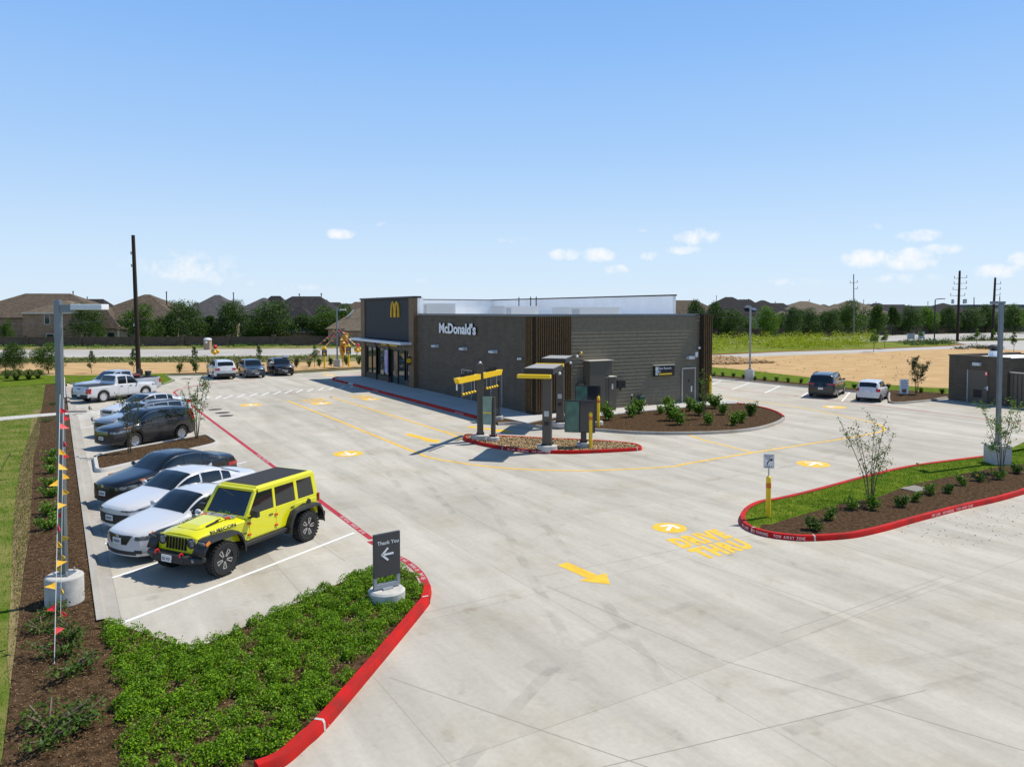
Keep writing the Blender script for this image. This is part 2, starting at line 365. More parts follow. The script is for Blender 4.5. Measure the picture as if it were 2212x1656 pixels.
# ------------------------------------------------------------------ the parking lot
LOT = [R8(650,762),R2(210,0+230),R2(206,160),(146,826),(250,828),(352,829.5),(376,822),(358,811),(640,806),(790,796),(1300,790),R5(545,1048),R5(900,1080),R5(1480,1140),R5(1950,1188),R6(912,1350),R6(905,1440),R6(1340,1420),R6(1480,1392),(2400,905),(4200,1300),(7000,2600)]
lot = [G(p) for p in LOT] + [Vector((9,-3,0)), Vector((-6,1,0))]
struct(MB().prism(lot, -.16, 0).build('parking_lot', M_conc))
# raised beds ------------------------------------------------------
def inset(line, d, inside):
    """offset an open 2-D polyline towards the point inside"""
    out = []; k = len(line)
    for i in range(k):
        a = line[max(i-1,0)]; b = line[min(i+1,k-1)]; t = Vector((b[0]-a[0],b[1]-a[1]))
        t = t.normalized() if t.length > 1e-9 else Vector((1,0)); nr = Vector((-t.y,t.x)); p = Vector((line[i][0],line[i][1]))
        if i == 0: sg = 1 if nr.dot(Vector(inside)-Vector((line[k//2][0],line[k//2][1]))) > 0 else -1
        out.append((p,nr))
    # one consistent side: chosen at the middle of the line
    pm, nm = out[k//2]; sg = 1 if nm.dot(Vector(inside)-pm) > 0 else -1
    return [p+nr*d*sg for p,nr in out]
def kerb(name, line, inside, m, h=.15, wd=.16, closed=False, h_fn=None):
    k = len(line); prof = [(0,0),(.012,h*.75),(.035,h),(wd-.02,h),(wd,h-.015),(wd,-.05)]
    rows = [inset(line, o, inside) for o,_ in prof]; mb = MB()
    P = [[(rows[j][i].x, rows[j][i].y, prof[j][1]*(h_fn(i/(k-1)) if h_fn and prof[j][1]>0 else 1)) for i in range(k)] for j in range(len(prof))]
    mb.grid(P)
    for i in (0,k-1): mb.add([P[j][i] for j in range(len(prof))], [tuple(range(len(prof)))])
    o = struct(mb.build(name, m, smooth=35)); bm = bmesh.new(); bm.from_mesh(o.data); bmesh.ops.recalc_face_normals(bm, faces=bm.faces); bm.to_mesh(o.data); bm.free(); return o
def poly_text(mb, line, s0, body, size, face, inside, h=.15, flip=False, gap=1.0, xs=.8):
    """letters one by one along a kerb line: on its outer face, or lying flat"""
    seg = [(Vector((a[0],a[1])),Vector((b[0],b[1]))) for a,b in zip(line[:-1],line[1:])]
    if flip: seg = [(b,a) for a,b in seg[::-1]]
    def atS(s):
        for a,b in seg:
            L = (b-a).length
            if s <= L: return a+(b-a)*(s/L), (b-a).normalized()
            s -= L
        return seg[-1][1], (seg[-1][1]-seg[-1][0]).normalized()
    s = s0
    for ch in body:
        if ch == ' ': s += size*.55; continue
        vs, fs, x0, x1, y0, y1 = text_mesh(ch, 1., .012)
        wch = (x1-x0)*size*xs/.7; p, t = atS(s+wch/2); nr = Vector((-t.y,t.x)); sg = 1 if nr.dot(Vector(inside)-p) > 0 else -1
        if face: org = Vector((p.x,p.y,h*.5)) - Vector((nr.x,nr.y,0))*sg*.004 + Vector((nr.x,nr.y,0))*sg*.004; ax = Vector((t.x,t.y,0)); ay = Vector((0,0,1)); org -= Vector((nr.x,nr.y,0))*sg*.006
        else: org = Vector((p.x,p.y,.009)); ax = Vector((t.x,t.y,0)); ay = Vector((nr.x,nr.y,0))*(1 if True else 1)
        hh = size
        o = len(mb.v); mb.add([org + ax*((v.x-(x0+x1)/2)*size*xs/.7) + ay*((v.y-.35)*size/.7) for v in vs], fs)
        s += wch + size*.16*gap
FIRE = 'FIRE LANE   NO PARKING   TOW AWAY ZONE'
# near bed with ground cover
NK = catmull([G((560,1680)),G(R8(1752,1656)),G(R8(1900,1530)),G(R8(2090,1335)),G(S6(1120,1600)),G(S6(1205,1450)),G(S6(1232,1360)),G(S6(1228,1280)),G(S6(1205,1200))], 8)
NK2 = catmull([G(S6(1205,1200)),G(S6(1135,1075)),G(S6(1020,965)),G(S6(900,885)),G(S6(815,845)),G((806,1167))], 6)
inN = G((760,1400)).xy
kerb('red_kerb', NK, inN, M_redk, h=.17, wd=.19, h_fn=lambda t: 1 if t < .82 else max(.03, 1-(t-.82)/.18))
FLW = .19
mm = MB(); ribbon(mm, inset(NK2, FLW/2, inN), FLW, .0045)
FL0 = G((803,1164)); FL1 = G((378,850)); 
ribbon(mm, catmull([FL0, FL0.lerp(FL1,.5), G((398,864)), G(T3(280,668)), G(T3(240,635)), G(T3(262,615)), G(T3(330,590)), G(T3(640,532)), G(T3(1180,482))], 10), .17, .0035)
ribbon(mm, [G(R5(640,1145)),G(R5(1400,1225)),G(R6(0,1370)),G(R6(900,1475)),G(R6(2212,1640)),G((2500,945))], .12, .0035)
struct(mm.build('red_fire_lane_line', M_red))
BEDN = [G(R8(640,762)),G(R8(1190,955)),G(R8(1700,700)),G(R8(2129,480)),G(S6(440,1055)),G(S6(820,1030)),G(S6(1000,1080))] 
BEDN = [G(R8(655,765)),G(R8(1190,952)),G(R8(2129,520)),G(S6(300,1110)),G(S6(480,1045)),G(S6(820,1040)),G(S6(1000,1100)),G(S6(1080,1250))]
bed_poly = [(p.x,p.y) for p in BEDN] + [(p.x,p.y) for p in inset(NK,.12,inN)[::-1][6:]] + [(-2.2,4.5),(-9,4.5)]
# mulch strip on the left, with the near bed
MUL_L = [R8(175,300),R8(120,800),R8(60,1300),R8(10,1656),(-60,1800)]
mulch = [G(W8(330,900)),G(W8(260,1400)),G(R8(160,400)),G(R8(110,900)),G(R8(50,1350)),G((0,1670))]
mul_edge = [G(p) for p in (W8(380,385),W8(345,620),W8(330,830),W8(280,1000),W8(268,1270),W8(245,1656),R8(150,430),R8(105,860),R8(60,1250),R8(20,1600),(-30,1800))]
KL = [G(T4(106,455)),G(R2(210,235)),G(R8(650,762))]
MULCH_POLY = [(p.x,p.y) for p in (KL[0],KL[2])] + bed_poly[1:] + [(mul_edge[-1].x, mul_edge[-1].y)] + [(p.x,p.y) for p in mul_edge[::-1][1:]]
struct(MB().prism(MULCH_POLY, -.1, .06).build('mulch_bed', M_mulch))
kd = (KL[0]-KL[2]).normalized(); kn = Vector((kd.y,-kd.x,0))      # along the kerb, into the lot
K0 = KL[2]
def KF(s,o,z=0): p = K0+kd*s+kn*o; return Vector((p.x,p.y,z))
# kerb and gutter along the left bays
m = MB(); P = [[KF(s,o,z) for s in (-.05,15,30,KL[0].x and (KL[0]-KL[2]).length)] for o,z in ((-.16,-.05),(-.16,.10),(-.02,.10),(.03,.012),(.28,.006),(.28,-.02))]
m.grid([r[::-1] for r in P]); struct(m.build('kerb', M_kerb, smooth=30))
# ground left of the mulch: lawn, worn dry edge, footpath
lawn = [(p.x,p.y) for p in mul_edge]+[(-13,2),(-60,2),(-110,60)]+[G(W8(-300,450)).xy[:],G(W8(120,395)).xy[:]]
struct(MB().prism(lawn, -.1, .045).build('lawn', M_lawn))
dry = [(G(p)).xy[:] for p in (W8(350,600),W8(330,830),W8(280,1000),W8(268,1270),W8(245,1656),R8(150,430),R8(105,860),R8(60,1200))] + [(G(p)).xy[:] for p in (R8(45,1000),R8(75,420),W8(110,1560),W8(140,1280),W8(180,1000),W8(240,850),W8(275,600))]
struct(MB().prism(dry, -.02, .052).build('dry_grass_strip', M_dry))
struct(MB().prism([G(p).xy[:] for p in (W8(-400,690),W8(0,672),W8(330,645),W8(630,625),W8(632,645),W8(470,655),W8(330,668),W8(0,700),W8(-400,740))], -.02, .085).build('footpath', M_walk))
# planted strip behind the far bays and the grass island by the pickups
struct(MB().prism([G(p).xy[:] for p in ((-60,842),(146,828),(250,829),(352,831),(378,822.5),(358,811.5),(640,806.5),(790,797),(1300,791),(1300,787),(790,793),(640,802),(350,808),(200,812),(-60,812))], -.1, .08).build('grass_strip', M_grass))
struct(MB().prism([G(p).xy[:] for p in ((358,811.2),(640,806.3),(790,796.8),(1300,790.8),(1300,787.6),(790,793.6),(640,803),(380,807.6))], -.1, .09).build('far_mulch_strip', M_mulch))
kerb('far_kerb', catmull([G(p) for p in ((150,830),(352,831),(376,822.5),(358,811.5),(640,806.5),(790,797),(1300,791))],1), (-30,95), M_kerb, .11, .14)
# right planted strip along the far bays
sheet_r = [G(p).xy[:] for p in (R5(300,1022),R5(545,1048),R5(900,1080),R5(1480,1140),R5(1950,1188),R6(912,1350),R6(905,1440),R6(1340,1420),R6(1490,1390),R6(1490,1300),R6(1300,1295),R6(870,1265),R5(1480,1045),R5(960,985),R5(540,945),R5(300,930))]
struct(MB().prism(sheet_r, -.1, .05).build('grass_verge', M_grass))
struct(MB().prism([G(p).xy[:] for p in (R5(300,1022),R5(545,1048),R5(900,1080),R5(1480,1140),R5(1950,1188),R6(912,1350),R6(905,1440),R6(1340,1420),R6(1490,1390),R6(1490,1355),R6(1180,1330),R6(900,1320),R5(1950,1160),R5(1480,1110),R5(900,1050),R5(545,1018),R5(300,1000))], -.02, .058).build('mulch_verge', M_mulch))
kerb('right_kerb', [G(p) for p in (R5(300,1025),R5(545,1050),R5(900,1083),R5(1480,1143),R5(1950,1190),R6(910,1352),R6(902,1395),R6(908,1436),R6(960,1448),R6(1080,1445),R6(1340,1420),R6(1480,1393))], (40,62), M_kerb, .13, .15)
# menu-board island -------------------------------------------------
ISO = catmull([G(p) for p in (R4(220,985),R4(300,1015),R4(500,1062),R4(780,1102),R4(1000,1114),R4(1250,1118),R4(1500,1110),R4(1750,1097),R4(1925,1082),R4(1880,1045),R4(1700,1022),R4(1400,1003),R4(1100,990),R4(800,975),R4(600,965),R4(260,950))], 6, True)
inI = G(R4(1050,1050)).xy
kerb('red_kerb', ISO+[ISO[0],ISO[1]], inI, M_redk, .15, .15)
M_rockbed = mat('rock_bed', (.10,.07,.045), .95, col2=(.2,.14,.09), vs=12, bump=.8, bs=20, world=True)
isl_in = inset(ISO+[ISO[0]], .13, inI)[:-1]
struct(MB().prism(isl_in, -.02, .085).build('rock_bed', M_rockbed))
# planter beside the building ---------------------------------------
PLo = [T2(-260,225),T2(-130,222),T2(0,238),T2(110,252),T2(190,250),T2(300,257),T2(420,275),T2(560,276),T2(900,300),T2(1250,306),T2(1600,298),T2(1900,272),T2(2080,228),T2(2168,182),T2(2150,146),T2(2060,105),T2(1900,68),T2(1680,38)]
PL = catmull([G(p) for p in PLo], 6); inP = G(T2(1300,150)).xy
k1 = len(PL)*14//18
kerb('kerb', PL[:k1+2], inP, M_kerb, .15, .16)
kerb('red_kerb', PL[k1-1:], inP, M_redk, .15, .16)
WALK_IN = [T2(1700,36),T2(1660,36),T2(1300,72),T2(900,108),T2(620,140),T2(300,160),R4(1230,735),R4(830,818),R4(700,790),R4(580,765),R4(425,752)]
plm = [(p.x,p.y) for p in inset(PL,.1,inP)] + [G(p,.1).xy[:] for p in WALK_IN]
struct(MB().prism(plm, -.02, .10).build('planter_mulch', M_mulch))
# big island on the right -------------------------------------------
BI = catmull([G(p) for p in (R7(2000,362),R7(1960,368),R7(1500,428),R7(1200,492),R7(800,600),R7(560,656),R7(480,667),R7(400,694),R7(345,735),R7(326,782),R7(350,828),R7(430,868),R7(550,897),R7(700,914),R7(800,917),R7(920,912),R7(1100,895),R7(1300,850),R7(1500,792),R7(1800,712),R7(2212,607),(2400,1000),(2900,850))], 8)
inB = G(R7(1000,720)).xy
kerb('red_kerb', BI, inB, M_redk, .15, .17)
bi_in = inset(BI,.14,inB)
big = [(p.x,p.y) for p in bi_in] + [G((2900,800)).xy[:], G((2400,868)).xy[:]]
struct(MB().prism(big, -.02, .11).build('island_turf', M_grass))
gm = [G(p).xy[:] for p in (R7(470,832),R7(540,830),R7(640,795),R7(760,762),R7(1000,692),R7(1230,652),R7(1450,567),R7(1700,512),R7(2000,452),R7(2212,422),(2400,905),(2900,812))]
bo = [(p.x,p.y) for p in bi_in[8*11:]]
struct(MB().prism(gm + bo[::-1], 0, .118).build('island_mulch', M_mulch))
ISLAND_GRASS = [p for p in big]
# parking island between the cars
PI = [R2(440,700),R2(640,668),R2(900,620),R2(1215,545),R2(1262,560),R2(1312,600),R2(1290,622),R2(1150,640),R2(900,690),R2(640,752),R2(455,800),R2(415,815),R2(400,790),R2(388,715)]
PIc = [G(p) for p in (R2(388,698),R2(1215,540),R2(1318,606),R2(408,820))]
def rounded(pts, r, n=5):
    out = []; k = len(pts)
    for i in range(k):
        p = Vector((pts[i].x,pts[i].y)); a = Vector((pts[i-1].x,pts[i-1].y))-p; b = Vector((pts[(i+1)%k].x,pts[(i+1)%k].y))-p; ra = min(r,a.length*.4); rb = min(r,b.length*.4); A_ = p+a.normalized()*ra; B_ = p+b.normalized()*rb
        for j in range(n+1): t = j/n; out.append(A_*(1-t)**2+p*2*t*(1-t)+B_*t*t)
    return out
PIo = rounded(PIc, .75); inPI = G(R2(850,655)).xy
kerb('kerb', PIo+[PIo[0],PIo[1]], inPI, M_walk, .15, .16)
PI_IN = inset(PIo+[PIo[0]],.13,inPI)[:-1]
struct(MB().prism(PI_IN, -.02, .10).build('island_mulch', M_mulch))
# ------------------------------------------------------------------ painted markings
wm = MB(); ym = MB(); wa = MB()
sdir = (G((770,1150))-G((262,1348))).normalized()
def bay(s, L=7.0, o=.28): a = KF(s,o); ribbon(wm, [a, a+sdir*L], .10, .004)
for s, L in ((-.23,7.1),(2.8,6.9),(5.85,6.6),(8.9,6.6),(12.1,6.6),(22.5,6.2),(25.88,6.2),(29.5,6.2),(33.2,6.2),(36.0,6.2),(39.6,6.2),(43.0,6.2),(46.4,6)): bay(s,L)
for s in (33.9,34.7,35.4): ribbon(wm, [KF(s,.25),KF(s+2.1,2.2)], .09, .004)
for a,b in ((T3(550,448),T3(680,495)),(T3(965,450),T3(1045,474)),(T3(1300,425),T3(1400,448)),(T3(1640,410),T3(1725,430))): ribbon(wm, [G(a),G(b)], .12, .004)
for a,b in ((R5(665,1078),R5(585,1110)),(R5(935,1100),R5(770,1160)),(R5(1230,1128),R5(1085,1195)),(R5(1500,1190),R5(1435,1230)),(R5(1900,1188),R5(1825,1275)),(R6(905,1345),R6(890,1400))): ribbon(wm, [G(a),G(b)], .12, .004)
# crossing: two thin lines and slanted bars
c0 = G(S5(-420,855)); c1 = G(S5(1810,622)); d0 = G(S5(-420,812)); d1 = G(S5(1810,600))
for a,b in ((G(S5(0,805)),G(S5(1770,655))),(G(S5(0,770)),G(S5(1700,628)))): ribbon(wm, [a,b], .07, .004)
for x0,y0,x1,y1 in ((-160,815,-70,775),(10,800,85,765),(120,800,240,757),(290,785,400,742),(455,772,560,730),(615,757,715,717),(765,745,870,702),(915,730,1015,690),(1068,718,1155,680),(1212,706,1290,670),(1355,692,1430,657),(1495,682,1560,648),(1635,670,1695,632),(1768,658,1805,635)):
    ribbon(wm, [G(S5(x0,y0)),G(S5(x1,y1))], .13, .0045)
struct(wm.build('white_marking', M_whp))
def yl(pts, wdt=.15, n=10): ribbon(ym, catmull([G(p) for p in pts], n), wdt, .004)
yl([S5(950,828),R3(0,1310),R3(400,1474),R3(740,1613)],.16,6)
yl([S5(1530,785),R3(0,1105),R3(960,1400),R4(200,978)],.15,6)
yl([R3(960,1405),R3(1100,1425),R3(1265,1452)],.11)
yl([R3(745,1615),R3(900,1670),R4(100,1190),R4(270,1215),R4(700,1260),R4(1300,1278),R4(1700,1268),R4(2210,1238),R7(0,400),R7(420,330),R7(1000,240),R7(1225,200),R7(1285,178),R7(1230,138),R7(1000,85),R7(620,15),R5(640,1235)],.15,8)
yl([R5(355,1598),R5(530,1656),R7(200,275),R7(415,330)],.14)
yl([S5(1290,432),S5(1515,470)],.2,2); yl([S5(1615,415),S5(1870,452)],.2,2); yl([S5(1560,520),S5(1670,520)],.25,2)
def arrow(tail, head, ws=.42, wh=1.0, hl=1.0, z=.0042):
    a = G(tail); b = G(head); d = (b-a); L = d.length; d.normalize(); nr = Vector((-d.y,d.x,0)); q = b-d*hl
    ym.sheet([a+nr*ws/2, a-nr*ws/2, q-nr*ws/2, q-nr*wh/2, b, q+nr*wh/2, q+nr*ws/2], z)
arrow(R3(665,1440), R3(985,1525), .40, .95, .9); arrow(R3(1255,1370), R3(1690,1425), .40, .95, 1.1)
arrow((1215,1217),(1318,1262), .34, .88, .62)
def disc(c, r, ang, z=.0042):
    c = G(c); ym.sheet([(c.x+r*math.cos(t*math.pi/16), c.y+r*math.sin(t*math.pi/16)) for t in range(32)], z)
    d = Vector((math.cos(ang),math.sin(ang),0)); nr = Vector((-d.y,d.x,0)); t = c+d*r*.62
    for a,b in ((c-d*r*.62,t),(t-d*.55*r+nr*.55*r,t),(t-d*.55*r-nr*.55*r,t)): ribbon(wa, [a,b], r*.22, z+.003)
kdir = math.atan2(kd.y,kd.x)
disc((752,979.5), .66, kdir+math.pi); disc(S5(472,882), .72, kdir+math.pi); disc(S5(1400,862), .72, kdir+math.pi); disc(S5(2040,808), .66, kdir+math.pi)
disc((1446,1139.5), .50, rad(68)); disc(R7(815,406), .66, rad(50)); disc(R5(1755,1330), .75, rad(150)); disc(S5(1500,493), .7, rad(-40))
def road_text(lines, quad, bold=.02):
    """lettering inside the ground quadrilateral (bottom-left, bottom-right, top-right, top-left)"""
    a,b,c,d = [G(p) for p in quad]; k = len(lines)
    for i, t in enumerate(lines):
        vs, fs, x0, x1, y0, y1 = text_mesh(t, 1., bold, 0., 1.2 if bold > .05 else 1.); v1 = 1-i/k; v0 = 1-(i+.90)/k; V = []
        for v in vs:
            u = (v.x-x0)/(x1-x0); s = v0+(v1-v0)*(v.y-y0)/(y1-y0); V.append((a.lerp(b,u)).lerp(d.lerp(c,u), s)+Vector((0,0,.0042)))
        ym.add(V, fs)
road_text(['DRIVE','THRU'], ((1530,1211),(1638,1184),(1545,1142),(1438,1165)), .068)
road_text(['DRIVE','THRU'], (S5(1500,835),S5(1230,855),S5(1110,818),S5(1400,788)), .02)
road_text(['DRIVE','THRU'], (S5(2120,800),S5(1880,800),S5(1740,768),S5(2010,755)), .03)
struct(ym.build('yellow_marking', M_yel)); struct(wa.build('white_arrow', M_whp))
# control joints, gutters, stains
jm = MB()
for a,b in ((R7(0,415),R7(760,612)),(R7(930,920),R7(2212,1310)),(R7(430,872),R7(-1000,1150)),(S6(1130,1595),S6(2208,1345)),(R7(0,1035),R7(1200,1450)),(R7(1680,1150),R7(600,1524)),(R7(1620,1200),R7(800,1524)),(S6(1090,10),S6(2208,580)),(R8(2129,385),R8(1840,190)),(S5(600,950),S5(1660,1490)),(S5(1810,1555),S5(2200,1740)),(S5(300,780),S5(560,930)),(S5(1600,890),S5(2150,1080)),(R4(1870,930),R4(1830,1010)),(R4(1950,1115),R4(2600,1290)),(R4(500,1250),R4(1500,1560)),(R5(650,1190),R5(1250,1420)),
            (V0(840,1462),V0(1400,1656)),(V0(1560,1425),V0(2212,1620)),(V0(1545,1420),V0(1180,1265)),(V0(2000,1490),V0(1300,1656)),(R7(700,20),R7(1300,100)),(R7(1300,240),R7(1960,365)),(R7(1380,900),R7(2212,700) if False else R7(1381,901))):
    p, q = G(a), G(b)
    if (p-q).length > .3: ribbon(jm, [p,q], .016, .001)
struct(jm.build('pavement_joint', M_joint_shade))
gj = MB(); ribbon(gj, [KF(0,.285),KF(54,.285)], .02, .003); struct(gj.build('gutter_joint', M_joint_shade))
# pale joints across the painted kerbs, tyre marks and drips
def kerb_joint(line, i, inside, h, wd):
    p = Vector((line[i][0],line[i][1])); t = (Vector((line[i+1][0],line[i+1][1]))-Vector((line[i-1][0],line[i-1][1]))).normalized(); nr = Vector((-t.y,t.x)); nr *= 1 if nr.dot(Vector(inside)-p) > 0 else -1
    mb = MB(); prof = [(-.004,0),(.008,h*.75+.004),(.033,h+.004),(wd-.02,h+.004)]; mb.grid([[(p.x+t.x*s+nr.x*o, p.y+t.y*s+nr.y*o, z) for s in (-.025,.025)] for o,z in prof]); return mb
for ln, i, ins, h, wd in ((NK,8*4+5,inN,.17,.19),(NK,8*2+6,inN,.17,.19),(BI,8*10+6,inB,.15,.17),(BI,8*14+2,inB,.15,.17),(ISO,6*2+2,inI,.15,.15),(ISO,6*7+4,inI,.15,.15)): struct(kerb_joint(ln,i,ins,h,wd).build('kerb_joint', M_walk))
def stainmat():
    m = bpy.data.materials.new('tyre_mark'); m.use_nodes = True; n = m.node_tree.nodes; l = m.node_tree.links; b = n['Principled BSDF']; b.inputs['Base Color'].default_value = (.14,.13,.115,1); b.inputs['Roughness'].default_value = .9
    g = n.new('ShaderNodeNewGeometry'); t = n.new('ShaderNodeTexNoise'); t.inputs['Scale'].default_value = 1.3; t.inputs['Detail'].default_value = 8; l.new(g.outputs['Position'], t.inputs['Vector'])
    r = n.new('ShaderNodeMapRange'); r.inputs[1].default_value = .42; r.inputs[2].default_value = .8; r.inputs[3].default_value = 0; r.inputs[4].default_value = .17; l.new(t.outputs['Fac'], r.inputs[0]); l.new(r.outputs[0], b.inputs['Alpha']); return m
M_tm = stainmat(); sm_ = MB()
for pts in (((1290,1500),(1150,1250),(1050,1090),(905,985)),((1440,1480),(1260,1240),(1130,1090),(965,985)),((2212,1330),(1800,1180),(1500,1080),(1100,1040)),((2212,1400),(1780,1230),(1460,1110),(1080,1060)),((900,1100),(800,980),(700,900)),((980,1110),(860,980),(745,900)),((1500,1000),(1750,960),(1860,925),(1800,890)),((1520,1040),(1800,985),(1930,930),(1860,880)),((1650,1500),(1900,1440),(2212,1380)),((1700,1580),(1950,1500),(2212,1440)),((1000,1656),(1250,1400),(1500,1300))):
    ribbon(sm_, catmull([G(p) for p in pts], 10), .24, .0062)
struct(sm_.build('tyre_mark', M_tm))
sp_m = MB()
for p, r in ((R8(1665,612),.28),(R8(1540,645),.22),(S5(1660,1490),.15),((640,1290),.2),((1068,1335),.3),((1180,1440),.35),((330,1290),.18),((560,1240),.2),((1900,905),.4),((1990,1345),.2)):
    c = G(p); sp_m.sheet([(c.x+math.cos(a*math.pi/8)*r*R_.uniform(.6,1.2), c.y+math.sin(a*math.pi/8)*r*R_.uniform(.6,1.2)) for a in range(16)], .0068)
struct(sp_m.build('oil_stain', M_tm))
# lettering on the red kerbs
tx = MB()
poly_text(tx, BI, 0, '', .1, True, inB)
def cum(line): 
    s=[0]
    for a,b in zip(line[:-1],line[1:]): s.append(s[-1]+(Vector(b)-Vector(a)).length)
    return s
sB = cum(BI)
poly_text(tx, BI, sB[8*10-1], FIRE, .085, True, inB, xs=.62); poly_text(tx, BI, sB[8*18+3], FIRE, .085, True, inB, xs=.75)
sI = cum(ISO); poly_text(tx, ISO, sI[6*2+3], FIRE, .085, True, inI, xs=.62)
sN = cum(NK2); poly_text(tx, inset(NK2,FLW/2,inN), .25, FIRE, .11, False, inN, xs=.42)
fl = [FL0,FL1]; poly_text(tx, [FL1,FL0] if False else [FL0,FL1], 12.2, FIRE, .10, False, (30,0), xs=.45)
poly_text(tx, [FL0,FL1], .6, FIRE, .10, False, (30,0), xs=.45)
struct(tx.build('kerb_lettering', mat('kerb_letter_paint', (.75,.70,.68), .6)))
# ------------------------------------------------------------------ restaurant building (local: x along the lit wall, y along the shaded wall)
BC = G(R4(895,740),.15); BROT = rad(30.2)
BX = Vector((math.cos(BROT),math.sin(BROT),0)); BY = Vector((-math.sin(BROT),math.cos(BROT),0))
def BW(x,y,z=0): p = Vector((BC.x,BC.y,0))+BX*x+BY*y; return Vector((p.x,p.y,z))
def brickmat(name, c1, c2, mort, sx, sy, bump=.3):
    m = bpy.data.materials.new(name); m.use_nodes = True; n = m.node_tree.nodes; l = m.node_tree.links; b = n['Principled BSDF']
    tc = n.new('ShaderNodeTexCoord'); sp = n.new('ShaderNodeSeparateXYZ'); l.new(tc.outputs['Object'], sp.inputs[0])
    ad = n.new('ShaderNodeMath'); ad.operation='ADD'; l.new(sp.outputs[0], ad.inputs[0]); l.new(sp.outputs[1], ad.inputs[1])
    cb = n.new('ShaderNodeCombineXYZ'); l.new(ad.outputs[0], cb.inputs[0]); l.new(sp.outputs[2], cb.inputs[1])
    t = n.new('ShaderNodeTexBrick'); l.new(cb.outputs[0], t.inputs['Vector']); t.inputs['Scale'].default_value = 1
    t.inputs['Brick Width'].default_value = sx; t.inputs['Row Height'].default_value = sy; t.inputs['Mortar Size'].default_value = min(.012, sy*.12)
    t.inputs['Color1'].default_value=(*c1,1); t.inputs['Color2'].default_value=(*c2,1); t.inputs['Mortar'].default_value=(*mort,1)
    ns = n.new('ShaderNodeTexNoise'); ns.inputs['Scale'].default_value = 1.2; ns.inputs['Detail'].default_value = 5; l.new(tc.outputs['Object'], ns.inputs['Vector'])
    r = n.new('ShaderNodeValToRGB'); r.color_ramp.elements[0].color=(.8,.8,.8,1); r.color_ramp.elements[1].color=(1.15,1.15,1.15,1); r.color_ramp.elements[0].position=.3; r.color_ramp.elements[1].position=.7; l.new(ns.outputs['Fac'], r.inputs[0])
    x = n.new('ShaderNodeMixRGB'); x.blend_type='MULTIPLY'; x.inputs[0].default_value=1; l.new(t.outputs['Color'], x.inputs[1]); l.new(r.outputs[0], x.inputs[2]); l.new(x.outputs[0], b.inputs['Base Color'])
    bp = n.new('ShaderNodeBump'); bp.inputs['Strength'].default_value=bump; bp.inputs['Distance'].default_value=.01; bp.invert=True; l.new(t.outputs['Fac'], bp.inputs['Height']); l.new(bp.outputs[0], b.inputs['Normal'])
    b.inputs['Roughness'].default_value=.75; MATS[name]=m; return m
M_tile = brickmat('wall_tile', (.094,.071,.047), (.116,.090,.061), (.064,.05,.036), .6, .1)
M_lap = mat('lap_siding', (.19,.162,.112), .7, var=.12, vs=4)
M_cap = mat('metal_coping', (.16,.18,.20), .35, metal=.6)
M_dkm = mat('dark_metal', (.022,.022,.022), .4, metal=.5)
M_dark = mat('charcoal_panel', (.024,.026,.029), .7, var=.15, vs=3)
M_slatb = mat('slat_backing', (.042,.028,.015), .8)
M_slat = mat('wood_slat', (.165,.098,.036), .55, var=.3, vs=8)
M_wood = mat('wood_board', (.16,.098,.048), .6, var=.3, vs=9, stretch=(3,3,.3))
M_whm = mat('white_membrane', (.84,.845,.84), .6, var=.04, vs=1)
M_canw = mat('white_metal', (.72,.74,.77), .4)
M_grey = mat('grey_metal', (.42,.44,.46), .4, metal=.4)
M_lamp = mat('lamp_housing', (.60,.63,.66), .4)
M_glass = mat('window_glass', (.03,.05,.045), .03, spec=1.)
M_white = mat('white_letter', (.85,.86,.88), .4)
M_arch = mat('golden_arch', (.85,.50,.02), .4)
M_blk = mat('black', (.010,.010,.011), .5)
M_ybar = mat('yellow_bar', (.86,.56,.01), .45)
M_paint = mat('building_grey_paint', (.115,.098,.072), .6)
M_lip = mat('pale_cap', (.62,.58,.50), .5)  # pale trim of cabinet lids, sign cap, gate rail and delivery door frame
B = thing('restaurant', 'brown fast food restaurant with charcoal tower, white canopy and slatted corners', 'restaurant', (BC.x,BC.y,0), BROT)
H0, H1 = 6.05, 6.20
m = MB()   # tiled walls
m.box(0,.3,0,17.95,0,H0); m.box(.3,14.0,17.65,17.95,0,H0-.2)
w_ = m.build('wall', M_tile, B)
m = MB()   # lap siding on the drive-through wall: each course leans out at its foot
rows = []
for i in range(25*8+1):
    zz = .28+(H0-.28)*i/200.; rows.append((.302,-.020+.011*math.cos(2*math.pi*i/8.),zz))
m.grid([[(0.302,y,z),(14.2,y,z)] for _,y,z in rows]); m.box(.302,14.3,-.002,.3,0,H0); m.box(.302,14.2,-.05,-.005,0,.278)
lw = m.build('lap_wall', M_lap, B)
bm = bmesh.new(); bm.from_mesh(lw.data); bmesh.ops.recalc_face_normals(bm, faces=bm.faces); bm.to_mesh(lw.data); bm.free(); lw.data.shade_smooth(); lw.data.set_sharp_from_angle(angle=rad(40))
m = MB(); m.box(.3,14.0,.3,30.5,5.3,5.45); m.build('roof_deck', M_whm, B)
m = MB(); m.box(-.08,.36,-.08,17.6,H0+.003,H1); m.box(.363,13.42,-.08,.34,H0+.003,H1); m.build('coping', M_cap, B, bevel=.01)
m = MB(); m.box(13.9,14.3,.34,3.2,0,H0); m.build('side_wall', M_tile, B)
m = MB()   # tall white screen walls of the roof
m.box(13.98,14.28,3.26,30.9,0,7.5); m.box(.3,13.97,30.4,30.7,5.46,7.5); m.box(.35,.6,18.0,30.39,H0,7.5); m.box(.05,.349,17.955,18.15,H0-.3,7.5)
m.build('roof_screen', M_whm, B)
